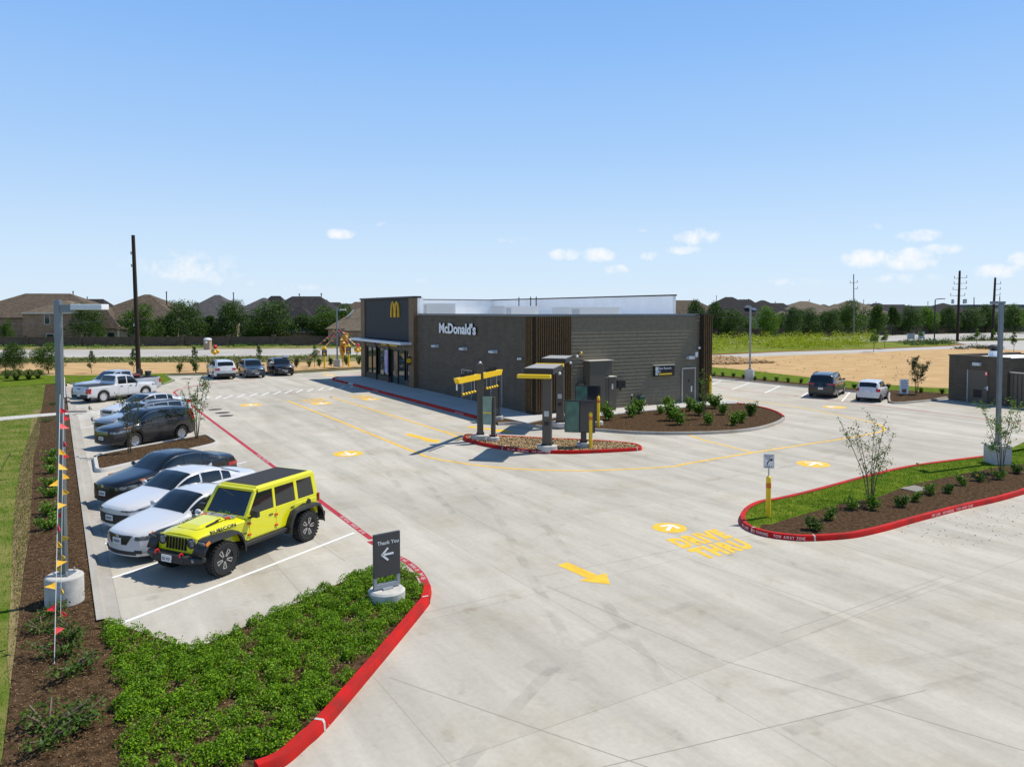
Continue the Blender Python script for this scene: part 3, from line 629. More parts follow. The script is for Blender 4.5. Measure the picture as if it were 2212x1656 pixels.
m = MB(); m.box(13.94,14.33,3.2,30.95,7.503,7.6); m.box(.3,13.93,30.36,30.74,7.503,7.58); m.build('screen_coping', M_dkm, B)
# slatted corners
def slats(name, runs, z0, z1):
    bk = MB(); sl_ = MB()
    for (x0,y0,x1,y1,nx,ny) in runs:
        a = Vector((x0,y0)); b = Vector((x1,y1)); L = (b-a).length; t = (b-a)/L; nn = Vector((nx,ny))
        c = (a+b)/2; bk.obox((c.x+nn.x*.04,c.y+nn.y*.04,(z0+z1)/2), (t.x,t.y,0), (nn.x,nn.y,0), L/2, .038, (z1-z0)/2)
        k = max(3,int(L/.15))
        for i in range(k):
            p = a+t*(L*(i+.5)/k)+nn*.12; sl_.obox((p.x,p.y,(z0+.25+z1)/2), (t.x,t.y,0), (nn.x,nn.y,0), .020, .034, (z1-z0-.25)/2)
    o = bk.build(name, M_slatb, B); s_ = sl_.build('slat', M_slat, o)
    return o
slats('slat_cladding', [(-.002,.88,-.002,-.0,-1,0),(0.0,-.052,2.63,-.052,0,-1)], .12, H0)
slats('slat_cladding', [(13.44,-.30,14.3,-.30,0,-1)], .12, H0)
m = MB(); m.box(13.44,14.3,-.297,-.052,.0,H0); m.box(13.36,14.38,-.5,-.09,H0+.003,H1-.01); m.build('corner_pier', M_slatb, B)
# tower front
m = MB(); m.box(-.30,.29,17.96,18.98,0,7.45); m.build('timber_pier', M_wood, B); m = MB(); m.box(-.30,.29,29.92,31.0,0,7.45); m.box(.292,13.9,30.76,31.0,0,7.45); m.build('timber_pier', M_wood, B)
m = MB(); m.box(-.22,.28,18.985,29.915,3.92,7.45); m.build('charcoal_panel', M_dark, B)
m = MB(); m.box(-.38,.36,17.86,31.1,7.453,7.6); m.build('tower_coping', M_dkm, B, bevel=.01)
m = MB(); m.box(-1.30,-.305,18.3,31.3,3.64,3.84); cn = m.build('canopy', M_canw, B, bevel=.01)
m = MB(); m.box(-1.2,-.36,18.45,31.1,3.60,3.637); m.build('soffit', M_dark, cn)
m = MB(); m.box(-.31,-.25,21.6,25.4,3.36,3.54); m.build('yellow_light_bar', M_ybar, B)
m = MB(); m.box(-.21,.25,18.985,29.915,3.12,3.60); m.build('storefront_header', M_paint, B)
m = MB()
for a,b in ((18.985,20.2),(23.45,29.915)): m.box(-.20,.25,a,b,0,.62)
m.build('storefront_base', M_tile, B)
def window(y0,y1,z0,z1,k,name='window'):
    f = MB(); f.box(-.17,.1,y0,y1,z0,z0+.07); f.box(-.17,.1,y0,y1,z1-.08,z1)
    for i in range(k+1):
        c = y0+.05+(y1-y0-.1)*i/k; f.box(-.168,.1,c-.05,c+.05,z0+.07,z1-.08)
    o = f.build(name, M_dkm, B); p = MB(); p.box(-.10,-.06,y0+.05,y1-.05,z0+.05,z1-.06); p.build('pane', M_glass, o); return o
window(27.0,29.7,.64,3.1,2); window(23.75,26.55,.64,3.1,2); window(20.25,23.42,.06,3.1,2,'entrance_door'); window(19.0,19.9,.64,3.1,1)
m = MB(); m.box(-.135,-.115,24.3,25.3,.9,2.95); m.build('window_poster', mat('poster_violet', (.30,.24,.50), .5, col2=(.62,.60,.75), vs=1.6), B)
m = MB(); m.box(-.135,-.115,21.95,22.75,.75,2.95); m.build('window_poster', mat('poster_brown', (.16,.07,.03), .5, col2=(.42,.22,.10), vs=1.5), B)
m = MB()
for y in (26.8,23.6): m = MB(); m.tube([(-.95,y,3.62),(-.6,y,3.58),(-.34,y,3.42),(-.28,y,3.2),(-.28,y,.02)], .055, 8); m.build('downpipe', M_dkm, B, smooth=40)
m = MB(); m.box(-.62,-.31,18.55,18.68,2.02,2.68); bs_ = m.build('blade_sign', M_blk, B)
m = MB(); m.lathe([(.2,-.012),(.2,.01)], (-.465,18.55,2.35), 20, 'y'); m.build('sign_disc', M_ybar, bs_)
# letters and emblem
m = MB(); add_text(m, "McDonald's", (-.12,10.38,5.13), (0,-1,0), (0,0,1), width=6.0, height=.80, bold=.034, ext=.012); sl_o = m.build('sign_lettering', M_white, B)
m = MB(); add_text(m, "McDonald's", (-.058,10.38,5.13), (0,-1,0), (0,0,1), width=6.0, height=.80, bold=.034, ext=.048); m.build('letter_return', M_dkm, sl_o)
def arches(c, wdt, hgt):
    mb = MB()
    for s in (-1,1):
        pts = []
        for i in range(19):
            t = math.pi*i/18; pts.append((c[0], c[1]+s*(-wdt/4*1.02)+math.cos(t)*wdt/4*.86, c[2]-hgt/2+ (math.sin(t)**.62)*hgt*.97))
        pts[0] = (pts[0][0],pts[0][1]+.0,c[2]-hgt/2); 
        for (a,b) in zip(pts[:-1],pts[1:]): 
            a = Vector(a); b = Vector(b); d = b-a
            if d.length < 1e-4: continue
            mb.obox((a+b)/2+Vector((s*.004,0,0)), d, (1,0,0), d.length/2+.03, .06, .085)
    return mb
arches((-.30,22.05,6.52), 1.75, 1.25).build('arch_emblem', M_arch, B)
# wall lights, cameras, doors
for y in (14.07,9.25,4.85):
    m = MB(); m.add([(-.002,y-.33,3.60),(-.34,y-.33,3.64),(-.34,y-.33,3.78),(-.002,y-.33,3.84),(-.002,y+.33,3.60),(-.34,y+.33,3.64),(-.34,y+.33,3.78),(-.002,y+.33,3.84)],[(3,2,1,0),(4,5,6,7),(0,1,5,4),(1,2,6,5),(2,3,7,6)]); m.build('wall_light', M_lamp, B)
def wdoor(name, axis, a, b, z1):
    if axis == 'y':
        d = MB(); d.box(-.03,-.004,a,b,.16,z1); o = d.build(name, M_paint, B)
        f = MB(); f.box(-.05,-.006,a-.05,a,.16,z1+.05); f.box(-.05,-.006,b,b+.05,.16,z1+.05); f.box(-.052,-.006,a,b,z1,z1+.05); f.build('door_frame', M_grey, o)
        h = MB(); h.tube([(-.10,b-.14,1.05),(-.10,b-.14,1.35)], .02, 6); h.build('handle', M_grey, o)
    return o
wdoor('service_door','y',3.9,5.35,2.37); wdoor('service_door','y',8.2,9.72,2.2)
m = MB(); m.box(11.86,12.97,-.085,-.05,.16,2.44); dr = m.build('delivery_door', M_paint, B)
m = MB(); m.box(11.80,11.86,-.12,-.05,.14,2.44); m.box(12.97,13.03,-.12,-.05,.14,2.44); m.box(11.80,13.03,-.13,-.05,2.443,2.52); m.build('door_frame', M_lip, dr)
m = MB(); m.box(12.62,12.72,-.12,-.086,.85,1.25); m.build('handle', M_white, dr); m = MB(); m.box(12.35,12.47,-.10,-.086,1.55,1.7); m.build('peephole', M_blk, dr)
m = MB(); m.box(12.2,12.74,-.36,-.05,3.10,3.32); m.build('wall_light', M_lamp, B, bevel=.02)
m = MB(); m.box(13.0,13.24,-.14,-.05,3.22,3.58); m.build('control_box', M_white, B, bevel=.02)
def camera_ball(p): mb = MB(); mb.ball(p, .09, 8); mb.tube([p,(p[0],p[1]+.14,p[2]+.02)], .03, 6); mb.build('security_camera', M_white, B, smooth=50)
camera_ball((3.02,-.18,3.58)); camera_ball((13.28,-.2,3.86)); camera_ball((2.4,-.26,3.45))
m = MB(); m.ball((-.15,1.35,3.45), .08, 8); m.ball((-.15,1.62,3.43), .08, 8); m.tube([(-.12,1.3,3.47),(-.12,1.7,3.47)], .025, 6); m.build('security_camera', M_white, B, smooth=50)
m = MB(); m.lathe([(.001,-.12),(.10,-.11),(.15,-.05),(.16,0),(.06,.02),(.05,.1)], (3.35,-.1,3.72), 14, 'y'); m.build('alarm_bell', mat('brass', (.45,.33,.15), .3, metal=.8), B, smooth=40)
# electrical cabinets and meters on the drive-through wall
m = MB(); m.box(3.58,4.78,-.75,-.055,.1,3.28); m.box(4.79,5.36,-.7,-.055,2.35,3.28); m.box(4.9,5.16,-.6,-.055,.1,2.345); cb_ = m.build('electrical_cabinet', M_paint, B, bevel=.01)
m = MB(); m.box(3.54,5.40,-.80,-.055,3.283,3.32); m.build('cabinet_lid', M_lip, cb_)
m = MB(); m.box(5.17,5.76,-.62,-.055,.1,2.22); c2 = m.build('electrical_cabinet', M_paint, B, bevel=.01)
m = MB(); m.box(4.86,5.80,-.66,-.055,2.348 if False else 2.224,2.262); m.build('cabinet_lid', M_lip, c2); m = MB(); m.box(5.38,5.50,-.63,-.621,1.45,1.8); m.build('warning_label', mat('label_white', (.75,.62,.60), .5), c2)
m = MB(); m.box(3.1,3.5,-.3,-.055,1.15,1.95); mt = m.build('meter_box', M_paint, B, bevel=.02); m = MB(); m.lathe([(.12,-.08),(.13,0)], (3.32,-.3,1.7), 14, 'y'); m.build('meter_dial', mat('meter_glass', (.45,.5,.55), .15), mt)
m = MB(); m.box(6.12,6.78,-.28,-.055,1.46,1.95); m.tube([(6.45,-.15,1.46),(6.45,-.15,1.3)], .06); m.build('hose_cabinet', M_blk, B, bevel=.03)
# rewards sign on the lit wall
m = MB(); m.box(9.28,11.02,-.20,-.055,2.06,2.76); sg = m.build('sign_cabinet', M_blk, B); m = MB(); m.box(9.24,11.06,-.23,-.055,2.763,2.80); m.build('sign_cap', M_lip, sg)
m = MB(); add_text(m, 'Earn Rewards', (10.20,-.206,2.575), (1,0,0), (0,0,1), width=1.05, height=.15, bold=.02); add_text(m, 'for', (9.70,-.206,2.37), (1,0,0),(0,0,1), height=.15, width=.22, bold=.02); m.box(9.34,9.60,-.207,-.201,2.45,2.68); m.box(9.36,9.58,-.207,-.201,2.14,2.42); m.build('sign_lettering', M_white, sg)
m = MB(); m.box(9.66,10.80,-.207,-.201,2.13,2.24); m.build('yellow_stripe', M_ybar, sg)
m = MB(); m.box(9.44,9.53,-.212,-.208,2.2,2.36); m.build('phone_symbol', mat('symbol_blue', (.10,.2,.35), .5), sg)
# gas meter
gm_ = thing('gas_meter', 'dark green gas meter and pipework standing against the ribbed wall', 'gas meter', BW(7.75,-.35,.15), BROT)
m = MB(); m.tube([(-.55,0,0),(-.55,0,.75),(-.5,0,.8),(.2,0,.8),(.25,0,.75),(.25,0,.62)], .035, 8); m.tube([(-.62,0,.35),(-.40,0,.35)], .04); m.build('pipework', M_dkm, gm_, smooth=40)
m = MB(); m.box(.05,.5,-.16,.16,.28,.72); m.build('meter_body', mat('meter_green', (.02,.06,.05), .4), gm_, bevel=.08)
m = MB(); m.ball((-.55,-.05,.82), .05, 6); m.build('valve', M_whp, gm_)
# rooftop machines
def roof_unit(x0,x1,y0,y1,z1,label):
    t = thing('rooftop_unit', label, 'air conditioner', BW((x0+x1)/2,(y0+y1)/2,5.45), BROT, None)
    hx=(x1-x0)/2; hy=(y1-y0)/2; hz=z1-5.45
    mb = MB(); mb.box(-hx,hx,-hy,hy,.12,hz); mb.build('cabinet', mat('unit_beige', (.62,.62,.60), .5), t, bevel=.02)
    mb = MB(); mb.box(-hx-.04,hx+.04,-hy-.04,hy+.04,hz+.003,hz+.04); mb.build('cabinet_top', M_canw, t)
    mb = MB(); mb.box(-hx*.9,-hx*.62,-hy-.02,-hy-.002,.3,hz-.12); mb.build('louvre_panel', M_grey, t)
    mb = MB(); mb.box(-hx,hx,-hy,hy,0,.117); mb.build('curb', M_grey, t)
def RU(p0,p1,yy,label,zt):
    # stands on the roof at depth yy behind the lit wall
    r0, r1 = ray(*p0), ray(*p1); xs = []
    for r in (r0,r1):
        nV = BY; t = (nV.dot(Vector((BC.x,BC.y,0)))+yy)/(r[0]*nV.x+r[1]*nV.y); P_ = Vector((r[0]*t,r[1]*t,0))-Vector((BC.x,BC.y,0)); xs.append(P_.dot(BX))
    roof_unit(xs[0],xs[1],yy,yy+2.2,zt,label)
RU(S3(140,355),S3(870,350),3.2,'long beige rooftop air unit above the ribbed drive-through wall',6.62)
RU(R3(1605,258),R3(1925,258),9.0,'low beige rooftop unit between the other two units',6.72)
RU(R3(790,235),R3(1135,235),19.0,'beige rooftop unit beside the charcoal tower',7.0)
m = MB()
for x,y in ((13.2,24),(13.3,22),(13.3,21)): m = MB(); m.tube([(x,y,5.4),(x,y,7.74)], .05, 6); m.build('vent_pipe', M_dkm, B)
# sidewalk round the building with its red kerb
wk = [BW(-3.20,1.0),BW(-3.30,24.2),BW(-3.4,29.5),BW(-2.2,31.6),BW(.5,32.4),BW(14.4,32.4),BW(16,31)]
wk2 = [G(p,.15) for p in (T2(1760,36),T2(1660,38),T2(1300,72),T2(900,108),T2(620,140),T2(300,160),R4(1230,735),R4(830,818),R4(700,790),R4(580,765))]
struct(MB().prism([(p.x,p.y) for p in wk+[BW(16,-1.2)]+wk2], -.02, .15).build('sidewalk', M_walk))
RK = [BW(-3.35,.6),BW(-3.35,1.2),BW(-3.38,12),BW(-3.43,24.0)]; kerb('red_kerb', [p.xy for p in RK], BW(0,10).xy, M_redk, .165, .17)
RK2 = catmull([BW(-3.46,25.6),BW(-3.5,27),BW(-3.5,29.6),BW(-3.0,31.0),BW(-2.0,31.8),BW(.6,32.6)], 4); kerb('red_kerb', RK2, BW(0,28).xy, M_redk, .165, .17)
tx = MB(); rkl = [p.xy for p in RK]; poly_text(tx, rkl, 2.2, 'FIRE LANE NO PARKING', .085, True, BW(0,10).xy, flip=False, xs=.75); poly_text(tx, rkl, 17.2, 'FIRE LANE NO PARKING', .085, True, BW(0,10).xy, xs=.75)
struct(tx.build('kerb_lettering', MATS['kerb_letter_paint']))
# ------------------------------------------------------------------ drive-through furniture
M_post = mat('bronze_post', (.085,.076,.066), .45, metal=.3)
M_pier = mat('pier_concrete', (.50,.485,.45), .85, var=.12, vs=5, bump=.2)
M_chain = mat('chain', (.55,.55,.55), .4, metal=.6)
def base_plate(t, z, s=.2):
    mb = MB(); mb.box(-s,s,-s,s,z,z+.03)
    for i in (-1,1):
        for j in (-1,1): mb.tube([(i*s*.8,j*s*.8,z+.02),(i*s*.8,j*s*.8,z+.10)], .02, 6)
    mb.build('base_plate', M_dkm, t)
def pier(t, r, h): mb = MB(); mb.lathe([(r,0),(r,h-.03),(r-.03,h)], n=28); mb.build('concrete_pier', M_pier, t, smooth=35)
# clearance bar over both lanes
g0 = G(R4(378,935),.30); ga = math.atan2(6.18,2.25) if False else math.atan2(.5,-1.3)
gt = thing('clearance_bar', 'yellow height clearance bar across a dark post with hanging yellow tubes', 'clearance bar', (g0.x,g0.y,.085), 0)
pier(gt, .42, .25)
m = MB(); m.box(-.15,.15,-.15,.15,.25,3.72); m.build('post', M_post, gt, bevel=.01); base_plate(gt, .25)
e1 = Vector((-2.70,33.64,0))-Vector((g0.x,g0.y,0)); e2 = Vector((-.72,38.86,0))-Vector((g0.x,g0.y,0))
bd = (e2-e1).normalized(); bn = Vector((-bd.y,bd.x,0)); s0 = e1.dot(bd); s1 = e2.dot(bd); off = bn*.0
def bar_part(a,b):
    mb = MB(); z0,z1 = 2.98,3.24; pts = [(a+(.0),z1),(a+.18,z0),(b-.18 if b>0 else b,z0),(b,z1)]
    if b < 0: pts = [(a,z1),(a+.2,z0),(b,z0),(b,z1)]
    else: pts = [(a,z1),(a,z0),(b-.2,z0),(b,z1)]
    V = [bd*s+bn*d+Vector((0,0,z)) for d in (-.11,.11) for s,z in pts]; mb.add(V, [(0,1,2,3),(7,6,5,4),(0,4,5,1),(1,5,6,2),(2,6,7,3),(3,7,4,0)])
    o = mb.build('yellow_bar', M_ybar, gt); bm = bmesh.new(); bm.from_mesh(o.data); bmesh.ops.recalc_face_normals(bm, faces=bm.faces); bm.to_mesh(o.data); bm.free(); return o
bar_part(s0,-.16); bar_part(.16,s1)
m = MB(); add_text(m, 'Order Here', bd*(s0*.52)+Vector((0,0,3.36)), -bd, (0,0,1), height=.22, width=1.5, bold=.01, ext=.03); m.build('bar_lettering', M_blk, gt)
m = MB(); add_text(m, 'Order Here', bd*(s1*.52)+Vector((0,0,3.36)), -bd, (0,0,1), height=.22, width=1.25, bold=.01, ext=.03); m.build('bar_lettering', M_blk, gt)
for a,b in ((s0*.72,s0*.25),(s1*.30,s1*.78)):
    mb = MB(); z = 2.42
    mb.tube([bd*a+Vector((0,0,2.98)), bd*a+Vector((0,0,z))], .012, 5); mb.tube([bd*b+Vector((0,0,2.98)), bd*b+Vector((0,0,z))], .012, 5); ch_ = mb.build('chain', M_chain, gt)
    mb = MB(); mb.tube([bd*(min(a,b)-.12)+Vector((0,0,z)), bd*(max(a,b)+.12)+Vector((0,0,z))], .045, 8); hb = mb.build('hanging_tube', M_blk, gt)
    for i in range(5):
        mb = MB(); c = a+(b-a)*(i/4.); mb.tube([bd*(c-.09)+Vector((0,0,z)), bd*(c+.09)+Vector((0,0,z))], .064, 8); mb.build('yellow_ring', M_ybar, hb, smooth=40)
m = MB(); p = bd*(s0+.12); m.box(p.x-.03,p.x+.03,p.y-.03,p.y+.03,2.68,2.97); m.build('clearance_tag', M_white, gt)
m = MB(); m.ball((0,0,3.77), .07, 8); m.build('camera_dome', M_white, gt, smooth=50)
# order canopies
def order_canopy(base, ax_deg, label, scale=1.0, post_h=3.55):
    t = thing('order_canopy', label, 'order canopy', (base.x,base.y,.085), rad(ax_deg))
    pier(t, .46, .25)
    mb = MB(); mb.box(-.2,.2,-.17,.17,.25,3.5); mb.build('post', M_post, t, bevel=.012); base_plate(t, .25, .24)
    mb = MB(); mb.box(-.9,.42,-.85,1.75,3.503,3.76); rf = mb.build('canopy_roof', M_dark, t, bevel=.01)
    mb = MB()
    for i in range(14): mb.box(-.88,.40,-.83+i*.184,-.83+i*.184+.165,3.763,3.785)
    mb.build('roof_decking', mat('canopy_decking', (.36,.36,.355), 1., spec=.0), rf)
    mb = MB(); mb.box(-1.12,.36,-1.30,-.98,3.36,3.52); mb.build('yellow_bar', M_ybar, t, bevel=.01)
    mb = MB(); mb.box(-.11,.11,-.19,-.172,1.55,1.80); mb.build('speaker_panel', M_grey, t)
    mb = MB(); mb.box(-.1,.1,-.19,-.172,1.15,1.32); mb.build('order_button_panel', M_blk, t)
    mb = MB(); mb.ball((.5,.4,3.46), .07, 8); mb.build('camera_dome', M_white, t, smooth=50)
    return t
cA = G(R4(1020,1030),.32); cB = G(R4(1145,812),.32)
order_canopy(cA, -13, 'nearer order canopy on the rock island, grey roof and yellow bar on a dark post')
order_canopy(cB, -13, 'farther order canopy standing in front of the restaurant corner slats')
# digital menu boards
M_scr = mat('menu_screen', (.010,.016,.030), .12, spec=.8); M_scg = mat('menu_screen_green', (.02,.085,.08), .2, spec=.7, col2=(.05,.17,.13), vs=3)
def menu_board(base, deg, label, z0=.70, z1=2.15, wdt=1.5, shift=-.35):
    t = thing('menu_board', label, 'menu board', (base.x,base.y,.085), rad(deg)); pier(t, .33, .22)
    mb = MB(); mb.box(-.13,.13,-.07,.07,.22,z1-.1); mb.build('post', M_post, t); base_plate(t, .22, .17)
    a = -wdt/2+shift; b = wdt/2+shift
    mb = MB(); mb.box(a,b,-.24,-.072,z0,z1); cbn = mb.build('board_cabinet', M_blk, t, bevel=.01)
    k = 2; ww = (b-a)/k
    for i in range(k):
        mb = MB(); mb.box(a+ww*i+.03,a+ww*(i+1)-.03,-.252,-.242,z0+.04,z1-.05); mb.build('screen', M_scr if i else M_scg, cbn)
    return t
mA = G(R4(1370,1005),.30); menu_board(mA, -12, 'wide dark menu board beside the front yellow bollard on the rock island', .70, 2.18, 1.40, -.16)
mB = G(R4(1500,800),.30); menu_board(mB, -8, 'second menu board behind, next to the rear yellow bollard in the planter', .72, 2.2, 1.40, -.52)
# pre-sell boards
def presell(base, deg, label, wdt, z0, z1, mscr, side=-.2):
    t = thing('presell_board', label, 'sign board', (base.x,base.y,.085), rad(deg)); pier(t, .30, .22)
    mb = MB(); mb.box(-.10,.10,-.07,.07,.22,z1-.02); mb.build('post', M_post, t); base_plate(t, .22, .15)
    mb = MB(); mb.box(side-wdt/2,side+wdt/2,-.16,-.072,z0,z1); mb.build('screen', mscr, t, bevel=.01)
    if mscr is M_scg2: mb = MB(); mb.box(side-wdt/2+.01,side+wdt/2-.01,-.166,-.161,z0+.55,z0+.61); mb.build('yellow_stripe', M_ybar, t)
M_scg2 = mat('presell_teal', (.13,.24,.20), .2, spec=.7, col2=(.22,.34,.28), vs=2)
pa = G(R4(503,950),.30); presell(pa, -20, 'narrow teal display board on a post next to the clearance bar', .46, .80, 2.16, M_scg2, -.26)
pb = G(R4(548,752),.30); presell(pb, -62, 'tall thin black display board by the shaded restaurant wall, seen nearly edge-on', .62, .7, 2.30, M_blk, 0)
# bollards
def bollard(p, label, h=1.66, r=.085, tape=True):
    t = thing('bollard', label, 'bollard', (p.x,p.y,p.z), 0, None)
    mb = MB(); mb.lathe([(r,0),(r,h-.08),(r*.85,h-.03),(r*.45,h),(.001,h+.01)], n=16); mb.build('sleeve', M_ybar, t, smooth=40)
    if tape: mb = MB(); mb.lathe([(r+.003,h-.36),(r+.003,h-.20)], n=16); mb.build('orange_tape', mat('orange_tape', (.65,.16,.01), .5), t)
    return t
bollard(G(R4(1437,1060),.09), 'yellow bollard on the rock island beside the menu board'); bollard(G(R4(1511,855),.10), 'yellow bollard in the planter mulch behind the rock island')
bollard(G(R5(560,1276),.15), 'yellow bollard at the far slatted corner of the restaurant', 1.75)
# ------------------------------------------------------------------ vehicles
def pchip(tab):
    xs = [t[0] for t in tab]; ys = [t[1] for t in tab]; k = len(xs)
    h = [xs[i+1]-xs[i] for i in range(k-1)]; d = [(ys[i+1]-ys[i])/h[i] for i in range(k-1)]; m = [0]*k
    for i in range(1,k-1):
        if d[i-1]*d[i] > 0: w1 = 2*h[i]+h[i-1]; w2 = h[i]+2*h[i-1]; m[i] = (w1+w2)/(w1/d[i-1]+w2/d[i])
    m[0] = d[0]; m[-1] = d[-1]
    def f(x):
        if x <= xs[0]: return ys[0]
        if x >= xs[-1]: return ys[-1]
        i = max(j for j in range(k-1) if xs[j] <= x); t = (x-xs[i])/h[i]; t2=t*t; t3=t2*t
        return (2*t3-3*t2+1)*ys[i]+(t3-2*t2+t)*h[i]*m[i]+(-2*t3+3*t2)*ys[i+1]+(t3-t2)*h[i]*m[i+1]
    return f
PROF = {
 'sedan': dict(top=[(0,.50),(.012,.545),(.05,.585),(.12,.625),(.20,.665),(.265,.70),(.285,.73),(.34,.845),(.40,.945),(.44,.98),(.52,1.0),(.60,.992),(.68,.955),(.76,.875),(.83,.795),(.865,.765),(.92,.755),(.975,.73),(.99,.68),(1,.55)],
   belt=[(0,.45),(.03,.50),(.10,.55),(.20,.60),(.28,.64),(.55,.665),(.80,.69),(.95,.69),(1,.54)], ws=(.275,.43), rw=(.69,.845), win=[(.315,.485),(.50,.655),(.667,.735)], gw=.80),
 'suv': dict(top=[(0,.50),(.012,.56),(.04,.60),(.12,.635),(.20,.655),(.245,.675),(.265,.71),(.31,.81),(.36,.905),(.40,.955),(.46,.985),(.58,1.0),(.75,.99),(.88,.955),(.925,.93),(.945,.87),(.97,.74),(.985,.66),(1,.48)],
   belt=[(0,.44),(.03,.50),(.12,.56),(.25,.60),(.55,.625),(.85,.66),(.97,.64),(1,.46)], ws=(.255,.40), rw=(.93,.975), win=[(.295,.485),(.50,.67),(.685,.85)], gw=.82),
 'pickup': dict(top=[(0,.52),(.01,.575),(.03,.60),(.14,.625),(.235,.645),(.255,.67),(.30,.79),(.345,.91),(.38,.965),(.44,.995),(.52,1.0),(.575,.985),(.595,.95),(.612,.80),(.622,.66),(.63,.635),(.80,.635),(.985,.635),(.993,.60),(1,.45)],
   belt=[(0,.46),(.03,.52),(.14,.565),(.25,.59),(.55,.60),(.63,.615),(.8,.615),(.985,.615),(1,.43)], ws=(.247,.375), rw=(.59,.618), win=[(.285,.44),(.455,.575)], gw=.82),
}
M_tyre = mat('tyre_rubber', (.018,.018,.018), .85, bump=.3, bs=40)
M_rim = mat('alloy', (.55,.56,.58), .3, metal=.85)
M_rimw = mat('steel_rim', (.60,.61,.63), .4, metal=.4)
M_hub = mat('wheel_shadow', (.012,.012,.012), .7)
M_cglass = mat('car_glass', (.010,.014,.016), .04, spec=.9)
M_trim = mat('black_plastic', (.020,.020,.021), .55)
M_under = mat('underbody', (.010,.010,.010), .9)
M_head = mat('headlamp', (.035,.04,.045), .08, spec=.9, col2=(.26,.28,.30), vs=5)
M_tail = mat('tail_lamp', (.38,.010,.012), .12, spec=.8)
M_amber = mat('amber_lamp', (.75,.22,.02), .2)
M_plate = mat('plate_white', (.70,.71,.72), .5)
M_chrome = mat('chrome', (.65,.66,.68), .12, metal=1.)
M_grl = mat('grille_mesh', (.014,.014,.015), .35)
def paint(name, c, metal=0., rough=.32, coat=1.): return mat('paint_'+name, c, rough, metal=metal, coat=coat)
WHEELS = {}
def wheel_meshes(r, w, style):
    key = (r,w,style)
    if key in WHEELS: return WHEELS[key]
    ri = r*.66 if style != 'offroad' else r*.60
    m = MB(); m.lathe([(ri,-w*.46),(r*.90,-w*.5),(r*.985,-w*.36),(r,-w*.15),(r,w*.15),(r*.985,w*.36),(r*.90,w*.5),(ri,w*.46),(ri*.97,w*.2),(ri*.97,-w*.2),(ri,-w*.46)], n=28, axis='y')
    if style == 'offroad':
        for i in range(30):
            a = 2*math.pi*i/30
            for sgn in (-1,1):
                a2 = a+(.1 if sgn > 0 else 0); c = Vector((math.cos(a2)*r*1.0, sgn*w*.34, math.sin(a2)*r*1.0))
                m.obox(c, (-math.sin(a2),0,math.cos(a2)), (0,1,0), r*.065, w*.15, r*.03)
    ty = m.build('wheel', M_tyre, smooth=38)
    k = MB(); k.lathe([(.001,w*.05),(ri*.97,w*.05)], n=24, axis='y'); k.cur = 1
    k.cur = 0 if style == 'offroad' else 1; k.lathe([(ri*.86,w*.36),(ri*.97,w*.42),(ri,w*.40),(ri*.96,w*.3),(ri*.86,w*.3)], n=28, axis='y'); k.lathe([(.001,w*.40),(ri*.2,w*.38),(ri*.24,w*.28)], n=14, axis='y'); k.cur = 1
    if style == 'offroad':
        k.cur = 0
        for i in range(5): a = 2*math.pi*i/5+.3; d = Vector((math.cos(a),0,math.sin(a))); k.obox(d*ri*.5+Vector((0,w*.33,0)), d, (0,1,0), ri*.45, .012, ri*.13)
        k.cur = 1
    if style == 'steel': k.lathe([(ri*.22,w*.30),(ri*.5,w*.38),(ri*.62,w*.22),(ri*.86,w*.26)], n=24, axis='y'); 
    nsp = {'five':5,'ten':10,'offroad':5,'steel':0,'seven':7}[style]
    for i in range(nsp):
        a = 2*math.pi*i/nsp+.3; d = Vector((math.cos(a),0,math.sin(a)))
        if style == 'offroad':
            for q in (-.20,.20):
                d2 = Vector((math.cos(a+q),0,math.sin(a+q))); k.obox(d2*ri*.62+Vector((0,w*.36,0)), d2, (0,1,0), ri*.36, .010, ri*.052)
            k.obox(d*ri*.93+Vector((0,w*.36,0)), (-d.z,0,d.x), (0,1,0), ri*.22, .014, ri*.05)
        else: k.obox(d*ri*.55+Vector((0,w*.33,0)), d, (0,1,0), ri*.36, .016, ri*(.13 if nsp==5 else .075))
    if style == 'steel':
        k.cur = 0
        for i in range(8):
            a = 2*math.pi*i/8; d = Vector((math.cos(a),0,math.sin(a))); k.obox(d*ri*.72+Vector((0,w*.30,0)), (-d.z,0,d.x), (0,1,0), ri*.10, .02, ri*.06)
    rm = k.build('rim', [M_hub, M_rimw if style=='steel' else M_rim], smooth=35)
    WHEELS[key] = (ty.data, rm.data)
    for o in (ty, rm): bpy.data.objects.remove(o)
    return WHEELS[key]
def add_wheels(t, xf, xr, trk, r, w, style):
    ty, rm = wheel_meshes(r,w,style)
    for x in (xf,xr):
        for s in (1,-1):
            o = mobj('wheel', ty, t, (x,s*(trk/2),r), 0 if s > 0 else math.pi); q = mobj('rim', rm, o)
            o.rotation_euler = (0, R_.uniform(0,1), 0 if s > 0 else math.pi)
